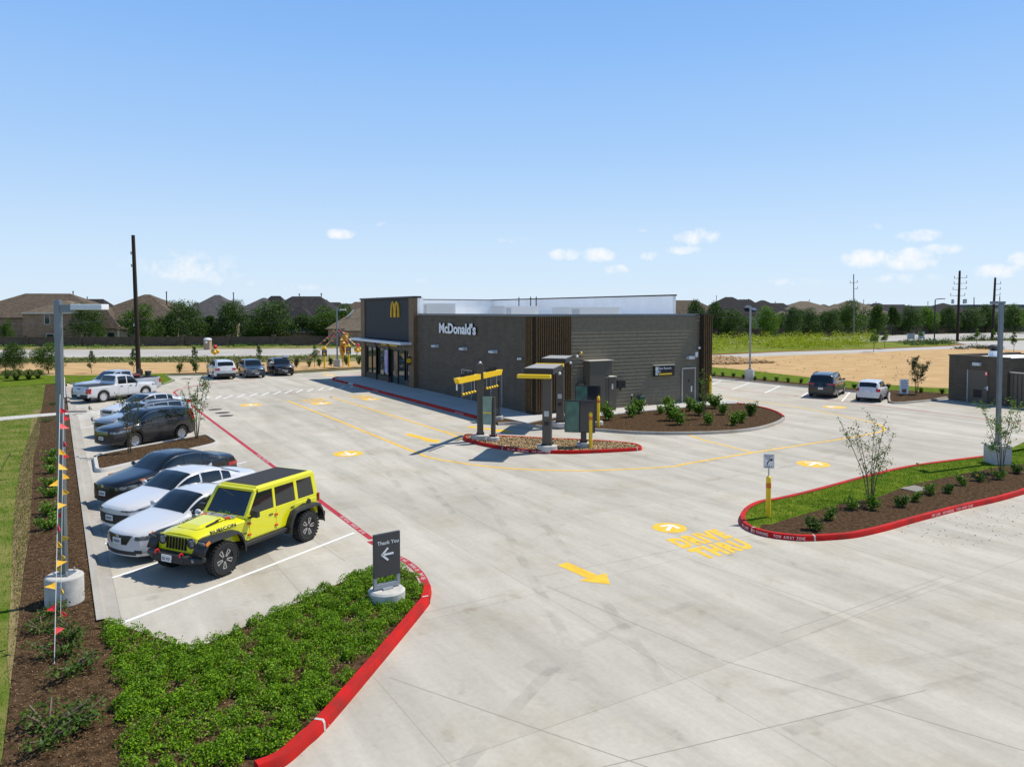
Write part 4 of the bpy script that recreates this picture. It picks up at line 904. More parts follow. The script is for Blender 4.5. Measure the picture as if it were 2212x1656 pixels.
def car(name, label, cat, nose, fwd_az, cls, L, W, H, wb, fo, r, col, style='five', detail=None, group=None, tail=False):
    """nose = ground point under the front bumper (or tail bumper if tail); local +x is forward, +y left"""
    dt = detail or {}; f = Vector((math.sin(rad(fwd_az)), math.cos(rad(fwd_az)),0))
    cpos = (nose - f*(fo+wb/2)) if not tail else (nose + f*(L-fo-wb/2))
    t = thing(name, label, cat, (cpos.x,cpos.y,0), math.atan2(f.y,f.x), group)
    p = PROF[cls]; T = pchip([(a*L,b*H) for a,b in p['top']]); Bf = pchip([(a*L,b*H) for a,b in p['belt']])
    gc = dt.get('gc', .17 if cls=='sedan' else .22); ra = r*1.17; XW = (fo, fo+wb); XO = fo+wb/2; wz = r
    af, lf, ar, lr = dt.get('af',.17), .95, dt.get('ar',.13), .75
    def hw(x):
        v = W/2
        if x < lf: v *= 1-af*(1-x/lf)**2.4
        if x > L-lr: v *= 1-ar*(1-(L-x)/lr)**2.4
        return v
    def zb(x):
        z = gc + (.05*max(0,1-x/.4)) + (.10*max(0,1-(L-x)/.5))
        for xw in XW:
            if abs(x-xw) < ra: z = max(z, wz+math.sqrt(ra*ra-(x-xw)**2)-.02)
        return z
    bow = dt.get('bow',.16); bowr = .08
    def ctrl(x):
        w_ = hw(x); b = zb(x); s = max(Bf(x), b+.04); tp = max(T(x), s+.02); h = tp-s; cab = min(1,h/(.22*H))
        y4 = .965*w_; gy = (.93*w_)*(1-cab)+(.90*w_)*cab; y7 = (.80*w_)*(1-cab)+(p['gw']*w_*.93)*cab; r_ = min(.075,.4*h)
        return [(.90*w_,b),(.975*w_,b+.10*(s-b)),(w_,b+.45*(s-b)),(.992*w_,b+.82*(s-b)),(y4,s),(gy,s+.06*h),((gy+y7)/2+.02*cab,s+.52*h),(y7+.015*cab,tp-r_),(y7*.86,tp-r_*.28),(0,tp)]
    def S(x,k,side=1,off=0.):
        """point of the body shell: x from the nose, k = 0 sill .. 4 shoulder .. 7 roof edge .. 9 centre line"""
        c = ctrl(x); i = min(int(k),8); u = k-i; y = c[i][0]*(1-u)+c[i+1][0]*u; z = c[i][1]*(1-u)+c[i+1][1]*u
        dy = c[i+1][0]-c[i][0]; dz = c[i+1][1]-c[i][1]; ln = math.hypot(dy,dz)+1e-9; y += dz/ln*off; z += -dy/ln*off
        xx = x
        q = 1-(y/(W/2))**2
        if x < .9: xx -= bow*q*(1-x/.9) - .10*max(0,z-.45*H)*(1-x/.9)
        if x > L-.7: xx += bowr*q*(1-(L-x)/.7)
        return Vector((XO-xx, side*y, z))
    xs = sorted(set([round(i*L/46,3) for i in range(47)]+[round(.02*L*q,3) for q in (.15,.4,.7)]+[round(a*L,3) for a,b in p['top']]+[round(xw+ra*q*s,3) for xw in XW for q in (1.0,.985,.93,.8,.6,.35,0) for s in (-1,1)]))
    ks = [0,.5,1,1.5,2,2.5,3,3.5,3.85,4,4.2,5,5.5,6,6.5,7,7.5,8,8.5,9]
    m = MB(); rows = [[S(x,k,1) for k in ks]+[S(x,k,-1) for k in ks[::-1][1:]] for x in xs]; m.grid(rows)
    for i, rw in ((0,rows[0]),(-1,rows[-1])):
        nk = len(ks); x = xs[i]; P = []
        for q in range(nk):
            a, b = rw[q], rw[2*nk-2-q]; row = []
            for c in range(9):
                y = a.y+(b.y-a.y)*c/8; qq = 1-(y/(W/2))**2; xx = (XO-(-bow*qq+.10*max(0,a.z-.45*H))) if i == 0 else (XO-L-bowr*qq)
                row.append(Vector((xx,y,a.z)))
            P.append(row)
        m.grid(P)
    o = m.build('body', col, t); bm = bmesh.new(); bm.from_mesh(o.data); bmesh.ops.remove_doubles(bm, verts=bm.verts, dist=.002); bmesh.ops.recalc_face_normals(bm, faces=bm.faces); bm.to_mesh(o.data); bm.free()
    o.data.shade_smooth(); o.data.set_sharp_from_angle(angle=rad(38))
    body = o
    def patch(nm, pts, mt, par=None):
        mb = MB(); mb.grid(pts); ob = mb.build(nm, mt, par or t, smooth=40); return ob
    def sidepatch(nm, x0,x1,k0,k1, mt, off=.006, n=10, mk=5, sides=(1,-1), kf=None, par=None):
        out = []
        for s in sides:
            P = []
            for j in range(mk+1):
                row = []
                for i in range(n+1):
                    x = x0+(x1-x0)*i/n; a, b = (k0,k1) if kf is None else kf(i/n); row.append(S(x, a+(b-a)*j/mk, s, off))
                P.append(row if s < 0 else row[::-1])
            out.append(patch(nm, P, mt, par))
        return out
    # under-floor
    u = MB(); u.box(XO-L+.25, XO-.25, -W/2+.30, W/2-.30, gc-.02, .62*H*.8); u.build('underbody', M_under, t)
    # glass
    a,b = p['ws']; P = []
    for j in range(9):
        x = (a+(b-a)*j/8)*L; c = ctrl(x); row = []
        for i in range(13):
            fq = -1+2*i/12; kk = 9-abs(fq)*1.62; row.append(S(x,kk,1 if fq >= 0 else -1,.006))
        P.append(row)
    patch('windscreen', P, M_cglass)
    a,b = p['rw']; P = []
    for j in range(7):
        x = (a+(b-a)*j/6)*L; row = []
        for i in range(11):
            fq = -1+2*i/10; kk = 9-abs(fq)*1.62; row.append(S(x,kk,1 if fq >= 0 else -1,.006))
        P.append(row)
    patch('rear_window', P, M_cglass)
    for (a,b) in p['win']: sidepatch('side_window', a*L, b*L, 5.12, 6.86, M_cglass, .006, 8, 5)
    if dt.get('wintrim'):
        a = p['win'][0][0]*L-.02; b = p['win'][-1][1]*L+.03; sidepatch('window_trim', a,b,6.9,7.02, M_chrome, .008, 16, 1)
    # door shut lines, handles, mirrors
    for (a,b) in p['win'][:2]: sidepatch('door_seam', b*L+.012, b*L+.024, .7, 5.0, M_hub, .003, 1, 8, par=body)
    sidepatch('door_seam', p['win'][0][0]*L-.12, p['win'][0][0]*L-.108, .7, 4.6, M_hub, .003, 1, 8, par=body)
    for (a,b) in p['win'][:2]:
        for s in (1,-1):
            q = S(b*L-.20, 3.45, s, .02); mb = MB(); mb.obox(q, (1,0,0), (0,1,0), .10, .018, .018); mb.build('door_handle', dt.get('handle', col), t, bevel=.008)
    for s in (1,-1):
        q = S(p['win'][0][0]*L+.10, 5.3, s, .0); mb = MB(); mb.ball(q+Vector((.02,s*.15,.05)), .10, 10, (.62,1.05,.72)); mb.tube([q+Vector((0,-s*.03,0)), q+Vector((.01,s*.10,.03))], .025, 6); mb.build('wing_mirror', dt.get('mirror', col), t, smooth=60)
    # front face helper: (y, z) -> point on the nose
    def xn_(z):
        q = 0.
        while T(q) < z and q < .3*L: q += .01
        return q
    def xr_(z):
        q = 0.
        while T(L-q) < z and q < .3*L: q += .01
        return q
    def nosep(y,z,off=.008):
        x = bow*(1-(y/(W/2))**2) - .10*max(0,z-.45*H) - xn_(z); return Vector((XO+x+off, y, z))
    def nosepatch(nm, y0,y1,z0,z1, mt, off=.008, taper=0., n=8, par=None):
        P = []
        for j in range(4):
            z = z0+(z1-z0)*j/3; tq = 1-taper*(1-j/3); P.append([nosep((y0+(y1-y0)*i/n)*tq, z, off) for i in range(n+1)])
        return patch(nm, P, mt, par)
    fz = lambda q: q*H
    g = dt.get('grille', (.33,.30,.46,M_grl,.25))
    wn = hw(0)
    gr = nosepatch('grille', -g[0]*W, g[0]*W, fz(g[1]), fz(g[2]), g[3], .008, g[4])
    if dt.get('chromegrille'): 
        for zz in dt['chromegrille']: nosepatch('grille_bar', -g[0]*W*.95, g[0]*W*.95, fz(zz), fz(zz+.016), M_chrome, .014, 0, par=gr)
    if dt.get('badge'): mb = MB(); mb.lathe([(.001,.012),(.055,.01),(.06,0)], nosep(0,fz(g[2])-.05,.012), 12, 'x'); mb.build('badge', M_chrome, gr)
    if dt.get('intake'): q = dt['intake']; nosepatch('lower_intake', -q[0]*W, q[0]*W, fz(q[1]), fz(q[2]), M_trim, .008, -.1)
    if dt.get('fog'):
        for s in (1,-1): nosepatch('fog_lamp', s*.30*W, s*.41*W, fz(.20), fz(.26), M_trim, .010)
    mb = MB(); c = nosep(0,fz(dt.get('pz',.30)),.02); mb.box(c.x-.01,c.x+.01,-.16,.16,c.z-.075,c.z+.075); pl = mb.build('number_plate', M_plate, t)
    mb = MB()
    for i in range(6): mb.box(c.x+.011,c.x+.013,-.12+i*.042,-.12+i*.042+.026,c.z-.04,c.z+.03)
    mb.build('plate_lettering', mat('plate_ink',(.05,.06,.10),.6), pl)
    hz0, hz1 = dt.get('hl', (.42,.50)); hx = dt.get('hlx', .10)
    for s in (1,-1):
        P = [[nosep(s*(y0), z, .010) for y0 in (dt.get('hly',.30)*W, .36*W, wn*.97)] + [S(hx*L*q, 3.55+(.8-.15*jj)*(jj/3.)*.5-.35+.25*q, s, .008) for q in (.12,.35,.6,.85,1)] for jj, z in enumerate([fz(hz0+(hz1-hz0)*j/3) for j in range(4)])]
        # keep the sweep level with the lamp
        for jj in range(4):
            for qi, q in enumerate((.12,.35,.6,.85,1)):
                z = fz(hz0+(hz1-hz0)*jj/3)+.05*q; x = xn_(z)+hx*L*q; c_ = ctrl(x); kk = 4.3
                for i in range(0,6):
                    if c_[i][1] <= z <= c_[i+1][1]: kk = i+(z-c_[i][1])/(c_[i+1][1]-c_[i][1]); break
                kk = min(kk,4.6); shrink = 1-q*.8*(1 if jj==0 else (.5 if jj==1 else .1)) if False else 1
                P[jj][3+qi] = S(x, kk, s, .009)
        h = patch('headlight', P if s > 0 else [r_[::-1] for r_ in P], M_head)
        if dt.get('amber'): 
            q = S(hx*L*.9, 4.0, s, .016); mb = MB(); mb.obox(q, (1,0,0), (0,1,0), .09, .012, .03); mb.build('indicator', M_amber, h)
    # tail lamps: wrap the rear corners
    tz = dt.get('tl', (.50,.62)); tx_ = dt.get('tlx', .10)
    def tailp(y,z,off=.008): return Vector((XO-L+xr_(z)-bowr*(1-(y/(W/2))**2)-off, y, z))
    wr_ = hw(L)
    for s in (1,-1):
        P = []
        for j in range(4):
            z = H*(tz[0]+(tz[1]-tz[0])*j/3); row = [tailp(s*y0,z) for y0 in (dt.get('tly',.26)*W, .36*W, wr_*.97)]
            for q in (.15,.5,.8,1):
                x = L-xr_(z)-tx_*L*q; c_ = ctrl(x); kk = 4.2
                for i in range(0,8):
                    if c_[i][1] <= z <= c_[i+1][1]: kk = i+(z-c_[i][1])/(c_[i+1][1]-c_[i][1]+1e-6); break
                row.append(S(x, kk, s, .010))
            P.append(row[::-1] if s > 0 else row)
        patch('tail_light', P, M_tail)
    def rearpatch(nm,y0,y1,z0,z1,mt,off=.010):
        return patch(nm, [[tailp(y0+(y1-y0)*i/8, z0+(z1-z0)*j/3, off) for i in range(9)][::-1] for j in range(4)], mt)
    rp = rearpatch('number_plate', -.17,.17,H*dt.get('rpz',.42),H*dt.get('rpz',.42)+.15,M_plate,.014)
    if dt.get('rearbumper'): q = dt['rearbumper']; rearpatch('rear_bumper_trim', -.43*W,.43*W,H*q[0],H*q[1],M_trim)
    if dt.get('clad'):
        for s in (1,-1):
            P = [[S(x, k, s, .012) for x in xs[2:-2]] for k in (0,.35,.7)]; patch('sill_cladding', P if s < 0 else [q[::-1] for q in P], M_trim)
    if dt.get('rails'):
        for s in (1,-1):
            mb = MB(); mb.tube([S(x*L,7.6,s,.0)+Vector((0,0,zz)) for x,zz in ((.42,.0),(.45,.045),(.6,.05),(.8,.05),(.86,.0))], .022, 6); mb.build('roof_rail', dt['rails'], t, smooth=40)
    if dt.get('sunroof'):
        P = [[S((.47+.16*j/5)*L, 9-abs(fq)*.75, 1 if fq>=0 else -1, .006) for fq in [-1+2*i/8 for i in range(9)]] for j in range(6)]; patch('sunroof', P, M_cglass)
    if dt.get('fin'): q = S(.70*L,9,1,0); mb = MB(); mb.add([q+Vector((.10,0,-.01)),q+Vector((-.08,.02,-.02)),q+Vector((-.08,-.02,-.02)),q+Vector((-.07,0,.09))],[(0,1,3),(0,3,2),(1,2,3)]); mb.build('roof_antenna', col, t)
    add_wheels(t, wb/2, -wb/2, W-.22, r, .22, style)
    t['_'] = 0; del t['_']
    return t, S, dict(L=L,W=W,H=H,XO=XO,tailp=tailp,patch=patch,ctrl=ctrl)
P_white = paint('white', (.60,.61,.63)); P_black = paint('black', (.005,.006,.010), coat=.6); P_grey = paint('charcoal', (.034,.032,.036), metal=.3, coat=.7)
P_silver = paint('silver', (.42,.45,.50), metal=.6, rough=.3); P_blue = paint('blue_grey', (.045,.075,.11), metal=.4); P_green = paint('dark_green', (.006,.013,.014), coat=.7)
P_silv2 = paint('pale_silver', (.55,.58,.62), metal=.4)
def lip(p, z=.2): return G(p, z)
AZ = 29.6+180
# row facing the kerb
car('parked_car', 'white hatchback tucked beside the yellow off-roader, swept headlights and dark grille', 'car', lip(S4(500,1270),.22)+Vector((-.05,.10,0)), AZ, 'sedan', 4.15,1.80,1.46,2.52,.86,.325, P_white, 'ten',
    dict(grille=(.27,.34,.505,M_grl,.35), intake=(.30,.17,.235), fog=True, hl=(.425,.495), hly=.31, hlx=.17, pz=.40, badge=True, bow=.26, af=.24))
car('parked_car', 'white saloon with a thin black front light band between the hatchback and black saloon', 'car', lip(S4(285,925),.22)+Vector((.14,.14,0)), AZ, 'sedan', 4.5,1.84,1.45,2.62,.90,.34, P_white, 'five',
    dict(grille=(.36,.21,.40,M_trim,.15), hl=(.46,.495), hly=.24, hlx=.14, pz=.33, badge=False, fin=True, bow=.24, af=.22, tl=(.50,.57)))
car('parked_car', 'black saloon with chrome vee grille parked beside the mulch parking island', 'car', lip(S4(215,610),.22)+Vector((.08,.14,0)), AZ, 'sedan', 4.42,1.82,1.47,2.58,.88,.335, P_black, 'five',
    dict(grille=(.20,.32,.52,M_grl,.3), intake=(.34,.16,.22), hl=(.415,.485), hlx=.15, pz=.33, badge=True, amber=True, wintrim=True, bow=.24, af=.22, tl=(.48,.57)))
_, SS, DD = car('parked_car', 'charcoal compact crossover parked on the far side of the mulch parking island', 'car', G(T4(640,1390),.35)+Vector((.22,.15,0)), 28+180, 'suv', 4.25,1.82,1.70,2.52,.86,.355, P_grey, 'seven',
    dict(grille=(.24,.40,.53,M_grl,.1), chromegrille=(.42,.46,.50), intake=(.30,.19,.27), hl=(.44,.51), hlx=.15, pz=.32, amber=True, wintrim=True, tl=(.55,.80), tlx=.05, tly=.42, clad=True, mirror=M_trim, bow=.20, af=.2))
car('parked_car', 'silver crossover half hidden behind the charcoal crossover, dark mesh grille', 'car', G(T4(590,1230),.25)+Vector((.35,.1,0)), 28+180, 'suv', 4.6,1.86,1.62,2.75,.9,.345, P_silver, 'five',
    dict(grille=(.30,.33,.52,M_grl,.0), hl=(.49,.54), pz=.3, sunroof=True, rails=M_trim, bow=.16))
car('parked_car', 'white low coupe-like car with a sunroof behind the silver crossover', 'car', G(T4(700,990),.3)+Vector((.3,.2,0)), 28+180, 'sedan', 4.75,1.86,1.52,2.82,.9,.345, P_white, 'ten',
    dict(grille=(.22,.40,.52,M_grl,.0), hl=(.43,.49), sunroof=True, wintrim=True, pz=.3, bow=.2))
wp, SS, DD = car('pickup_truck', 'white crew cab pickup with a black bed cover backed up to the kerb', 'pickup truck', G(T4(340,650),.3)+Vector((-.05,-.1,0)), 26, 'pickup', 5.41,1.93,1.83,3.34,.96,.40, P_white, 'steel',
    dict(gc=.30, grille=(.30,.36,.52,M_grl,0), hl=(.46,.53), hlx=.07, tl=(.37,.56), tlx=.035, tly=.40, rpz=.27, rearbumper=(.20,.33), clad=True, handle=M_trim, ar=.04, af=.12), tail=True)
def bedpanel(t, S, D, name, mt, x0, x1, dz, w=.86):
    L, W = D['L'], D['W']; mb = MB(); a = D['XO']-x0*L; b = D['XO']-x1*L; z = S(.8*L,9).z+dz; mb.box(b,a,-W/2*w,W/2*w,z,z+.035); return mb.build(name, mt, t, bevel=.01)
bedpanel(wp,SS,DD,'bed_cover',M_trim,.632,.985,.003)
mb = MB(); q = DD['tailp'](0,DD['H']*.55,.02); mb.box(q.x-.012,q.x+.012,-.13,.13,q.z-.03,q.z+.03); mb.build('tailgate_handle', M_trim, wp)
sp_, SS, DD = car('pickup_truck', 'silver pickup with a loaded open bed, nose to the kerb beyond the white pickup', 'pickup truck', Vector((-31.4,53.7,0)), 29+180, 'pickup', 5.85,2.0,1.95,3.68,.95,.41, P_silv2, 'five',
    dict(gc=.30, grille=(.33,.34,.52,M_chrome,0), hl=(.48,.55), tl=(.42,.57), tlx=.03, tly=.42, ar=.04, af=.10, handle=M_trim))
bf = bedpanel(sp_,SS,DD,'bed_floor',M_under,.632,.98,.002,.80)
def inbed(u,v,z): p = sp_.matrix_basis @ Vector((DD['XO']-u*DD['L'], v, z)); return p
zbed = SS(.8*DD['L'],9).z+.037
p = inbed(.70,.2,zbed); t = thing('cargo_bag', 'dark red bag lying in the silver pickup bed', 'bag', p, 1.0); m = MB(); m.ball((0,0,.14), .36, 10, (1.5,.9,.42)); m.build('sack', mat('maroon_cloth', (.11,.018,.028), .8, bump=.4, bs=9), t, smooth=60); m = MB(); m.tube([(.4,0,.2),(.3,.05,.33),(.1,0,.3)], .03, 6); m.build('strap', M_trim, t)
p = inbed(.80,0,zbed); t = thing('hose_reel', 'black upright hose reel standing in the silver pickup bed', 'reel', p, sp_.rotation_euler.z+.4); m = MB()
m.lathe([(.14,-.10),(.30,-.10),(.30,-.07),(.18,-.06),(.18,.06),(.30,.07),(.30,.10),(.14,.10)], (0,0,.31), 18, 'y'); m.build('drum', M_trim, t, smooth=40); m = MB(); m.box(-.2,.2,-.14,.14,0,.04); m.box(-.03,.03,-.13,-.11,.04,.32); m.build('stand', M_grey, t)
p = inbed(.925,0,zbed); t = thing('bucket', 'grey-green bucket at the tail end of the silver pickup bed', 'bucket', p); m = MB(); m.lathe([(.20,0),(.25,.36),(.265,.38),(.24,.40),(.02,.41)], n=18); m.build('pail', mat('bucket_green', (.10,.12,.085), .6), t, smooth=40); m = MB(); m.tube([(-.25,0,.36),(-.2,.12,.30),(0,.26,.26),(.2,.12,.30),(.25,0,.36)], .01, 5); m.build('handle', M_grey, t)
# far row by the planted strip
ZW = 11.
car('parked_car', 'white three-row crossover seen from behind, between the balloons and the blue-grey car', 'car', G(T3(840,455),.25), -31, 'suv', 5.0,1.96,1.79,2.9,.95,.37, P_white, 'five',
    dict(tl=(.49,.60), tlx=.05, tly=.28, rpz=.43, rearbumper=(.17,.33), rails=M_trim, clad=True), tail=True)
car('parked_car', 'blue-grey crossover with a chrome-edged nose, middle one of the far row', 'car', G(T3(1195,440),.25), -31+180, 'suv', 4.7,1.81,1.71,2.67,.95,.35, P_blue, 'five',
    dict(grille=(.30,.34,.47,M_grl,.2), chromegrille=(.345,.40,.45), hl=(.47,.52), intake=(.36,.2,.28), pz=.27, clad=True))
car('parked_car', 'black crossover with a silver vee grille and white roof sign, right end of far row', 'car', G(T3(1530,415),.25), -31+180, 'suv', 4.65,1.84,1.70,2.7,.92,.36, P_black, 'five',
    dict(grille=(.22,.34,.50,M_grl,.3), chromegrille=(.34,.36), hl=(.40,.46), pz=.29, badge=True, clad=True))
pp = G(T3(1435,330),.0); p2 = G(T3(1530,415),.25)
car('parked_car', 'dark green three-row crossover seen from behind in the right bays', 'car', G(R6(260,1360),.25), 33, 'suv', 5.0,1.98,1.80,2.9,.95,.38, P_green, 'five',
    dict(tl=(.55,.61), tlx=.06, tly=.22, rpz=.36, rails=M_trim, clad=True, rearbumper=(.16,.24)), tail=True)
car('parked_car', 'white city hatchback seen from behind beside the dark green crossover', 'car', G(R6(708,1400),.22), 36, 'suv', 3.65,1.62,1.50,2.38,.72,.29, P_white, 'five',
    dict(tl=(.50,.66), tlx=.07, tly=.33, rpz=.45, mirror=M_trim, ar=.16), tail=True)
# sign on the roof of the black crossover
# ------------------------------------------------------------------ the yellow off-roader
def offroader():
    fA = G(S4(1690,1555)); rA = G(R2(1920,1293)); f = (fA-rA).normalized(); f.z = 0; wb = 3.0; nl = Vector((-f.y,f.x,0))
    ctr = (fA+rA)/2 - nl*.86 if False else (fA+rA)/2; left = nl
    # the near side is the vehicle's left side
    ctr = ctr - left*.80
    t = thing('off_roader', 'bright yellow four-door off-roader with black hardtop panel and chunky tyres', 'car', (ctr.x,ctr.y,0), math.atan2(f.y,f.x))
    Y_ = mat('paint_lime', (.74,.71,.004), .28, coat=1.); Bk = M_trim; xf, xr = wb/2, -wb/2
    def side_poly(pts, y, th, mb): # polygon in x,z extruded in y
        k = len(pts); A = sum(pts[i][0]*pts[(i+1)%k][1]-pts[(i+1)%k][0]*pts[i][1] for i in range(k)); pts = pts if A > 0 else pts[::-1]
        V = [(x,y-th/2,z) for x,z in pts]+[(x,y+th/2,z) for x,z in pts]
        mb.add(V, [tuple(range(k)), tuple(range(k,2*k))[::-1]]+[(i,k+i,k+(i+1)%k,(i+1)%k) for i in range(k)])
    # tub: sides with wheel cut-outs
    rr = .56
    def arch(cx, r_, a0, a1, n=8): return [(cx+r_*math.cos(rad(a0+(a1-a0)*i/n)), .42+r_*math.sin(rad(a0+(a1-a0)*i/n))) for i in range(n+1)]
    prof = [(xr-.62,.60)] + [(xr-.62,1.12),(.62,1.12),(.62,.56)] + [(xr+.62,.56)] + [p for p in arch(xr,.60,14,166) if p[1] > .58] 
    m = MB(); side_poly(prof, 0, 1.50, m); tub = m.build('body', Y_, t, bevel=.025)
    # scuttle and bonnet (tapering towards the grille)
    m = MB(); a = (.62,.74,.56,1.15); 
    V = []
    for x,hw_,z0,z1,zc in ((.58,.75,.60,1.10,1.16),(.95,.72,.66,1.10,1.17),(1.55,.655,.66,1.07,1.145),(1.92,.61,.66,1.035,1.11),(2.02,.60,.66,1.0,1.06)):
        V.append([(x,-hw_,z0),(x,-hw_,z1-.02),(x,-hw_+.05,z1+.02),(x,-hw_*.55,zc-.01),(x,0,zc),(x,hw_*.55,zc-.01),(x,hw_-.05,z1+.02),(x,hw_,z1-.02),(x,hw_,z0)])
    m.grid([list(map(Vector,r)) for r in V]); m.add(V[-1], [tuple(range(9))]); m.add(V[0], [tuple(range(9))[::-1]]); o = m.build('bonnet', Y_, t)
    bm = bmesh.new(); bm.from_mesh(o.data); bmesh.ops.remove_doubles(bm, verts=bm.verts, dist=.001); bmesh.ops.recalc_face_normals(bm, faces=bm.faces); bm.to_mesh(o.data); bm.free(); o.data.shade_smooth(); o.data.set_sharp_from_angle(angle=rad(35)); bon = o
    m = MB(); m.add([(1.72,-.36,1.128),(1.80,-.30,1.125),(1.80,.30,1.125),(1.72,.36,1.128),(.98,-.40,1.19),(1.0,-.3,1.235),(1.0,.3,1.235),(.98,.40,1.19),(1.62,-.27,1.185),(1.62,.27,1.185)],[(0,1,8,5,4),(1,2,9,8),(2,3,7,6,9),(8,9,6,5),(4,5,6,7)]); m.build('bonnet_bulge', Y_, bon, bevel=.012)
    for s in (1,-1):
        m = MB(); m.obox((1.36,s*.36,1.165), (1,.05*s,-.12), (0,1,0), .19, .042, .012); m.obox((1.14,s*.33,1.20), (1,0,-.10), (0,1,0), .08, .028, .010); m.build('bonnet_vent', Bk, bon)
        m = MB(); m.obox((.90,s*.40,1.20), (1,0,0), (0,1,0), .065, .022, .02); m.build('windscreen_latch', mat('orange_tow', (.62,.05,.012), .5), bon)
    m = MB(); m.box(.66,.86,-.46,.46,1.165,1.19); m.build('cowl_vent', M_grey, bon)
    m = MB()
    for y in (-.28,.16): m.tube([(.80,y,1.20),(.72,y+.25,1.27),(.70,y+.42,1.32)], .010, 5)
    m.build('wiper', Bk, bon)
    # grille panel with slots and lamps
    m = MB(); m.add([(2.02,-.66,.62),(2.02,.66,.62),(2.02,.62,1.03),(2.02,-.62,1.03),(2.10,-.64,.64),(2.11,.64,.64),(2.07,.58,1.02),(2.07,-.58,1.02)],[(0,1,2,3)[::-1],(4,5,6,7),(0,1,5,4),(1,2,6,5),(2,3,7,6),(3,0,4,7)]); gp = m.build('grille_panel', Y_, t, bevel=.03)
    for i in range(7):
        y = -.30+i*.10; m = MB(); m.obox((2.10,y,.845), (0,1,0), (-.09,0,1), .030, .145, .016); m.build('grille_slot', M_under, gp, bevel=.012)
    for s in (1,-1):
        m = MB(); m.lathe([(.001,.03),(.07,.025),(.095,.01)], (2.085,s*.475,.89), 20, 'x'); h = m.build('headlight', M_head, t, smooth=40); m = MB(); m.lathe([(.096,.012),(.122,.022),(.125,-.02)], (2.085,s*.475,.89), 20, 'x'); m.build('headlight_ring', Bk, h)
    # bumpers
    m = MB(); m.add([(2.10,-.55,.46),(2.36,-.50,.46),(2.36,.50,.46),(2.10,.55,.46),(2.10,-.55,.66),(2.34,-.50,.64),(2.34,.50,.64),(2.10,.55,.66)],[(3,2,1,0),(4,5,6,7),(0,1,5,4),(1,2,6,5),(2,3,7,6),(3,0,4,7)])
    for s in (1,-1): m.add([(2.04,s*.92,.50),(2.20,s*.90,.50),(2.36,s*.502,.46),(2.10,s*.552,.46),(2.04,s*.92,.62),(2.18,s*.90,.61),(2.34,s*.502,.64),(2.10,s*.552,.66)],[(3,2,1,0),(4,5,6,7),(0,1,5,4),(1,2,6,5),(2,3,7,6),(3,0,4,7)] if s < 0 else [(0,1,2,3),(7,6,5,4),(4,5,1,0),(5,6,2,1),(6,7,3,2),(7,4,0,3)])
    fb = m.build('front_bumper', Bk, t, bevel=.03)
    for s in (1,-1):
        m = MB(); m.tube([(2.26,s*.40,.64),(2.30,s*.40,.71),(2.36,s*.40,.70),(2.37,s*.40,.63)], .022, 6); m.build('tow_hook', mat('red_hook', (.6,.02,.02), .4), fb, smooth=40)
        m = MB(); m.lathe([(.001,.02),(.05,.015),(.06,0)], (2.26,s*.68,.555), 14, 'x'); m.build('fog_lamp', M_head, fb)
    m = MB(); m.box(2.362,2.375,-.19,.13,.48,.64); pl = m.build('number_plate', M_plate, fb); m = MB(); add_text(m, 'SBZ·4767' if False else 'SBZ 4767', (2.378,-.03,.55), (0,1,0), (0,0,1), width=.27, height=.065, bold=.01); m.build('plate_lettering', MATS['plate_ink'], pl)
    m = MB(); m.box(-2.32,-2.14,-.86,.86,.50,.66); m.build('rear_bumper', Bk, t, bevel=.03)
    # black wheel-arch flares
    def flare(cx, front):
        out = []
        for s in (1,-1):
            n_ = 12; m = MB(); P = []
            pts = [(cx+.66*math.cos(rad(a)) , .42+.62*min(1,math.sin(rad(a))*1.12)) for a in [((18 if front else -2)+ (182-(18 if front else -2))*i/n_) for i in range(n_+1)]]
            pts = [(x, min(z, .935)) for x,z in pts]
            for x,z in pts:
                d = Vector((x-cx,0,z-.42)).normalized()*.07
                y0 = .60 if front else .72
                P.append([Vector((x,s*y0,z)),Vector((x+d.x,s*y0,z+d.z)),Vector((x+d.x*.9,s*.92,z+d.z*.8)),Vector((x,s*.945,z-.01)),Vector((x,s*.93,z-.03))])
            m.grid(P if s > 0 else [r[::-1] for r in P]); o = m.build('wheel_arch_flare', Bk, t); bm = bmesh.new(); bm.from_mesh(o.data); bmesh.ops.recalc_face_normals(bm, faces=bm.faces); bm.to_mesh(o.data); bm.free(); sm = o.modifiers.new('s','SOLIDIFY'); sm.thickness=.02; o.data.shade_smooth(); o.data.set_sharp_from_angle(angle=rad(40)); out.append(o)
        return out
    fl_ = flare(xf, True); flare(xr, False)
    for s, o in zip((1,-1), fl_):
        m = MB(); m.obox((xf+.60,s*.82,.93), (.8,0,-.55), (0,1,0), .02, .10, .045); m.build('indicator', M_head, o, bevel=.01); m = MB(); m.obox((xf+.52,s*.945,.93), (.8,0,-.4), (0,1,0), .06, .012, .035); m.build('side_marker', M_amber, o)
    # inner wheel wells, floor
    m = MB(); m.box(-2.1,2.0,-.56,.56,.40,.80); m.box(xf-.6,xf+.45,-.57,.57,.55,.95); m.build('underbody', M_under, t)
    m = MB()
    for s in (1,-1): m.box(-.86,.86,s*.78-.06,s*.78+.06,.46,.56)
    m.build('rock_rail', Bk, t, bevel=.02)
    # upper body: pillars and roof
    zR = 1.80; m = MB(); wb_, wt_ = .735, .66
    def up(z): return wb_+(wt_-wb_)*(z-1.12)/(zR-1.12)
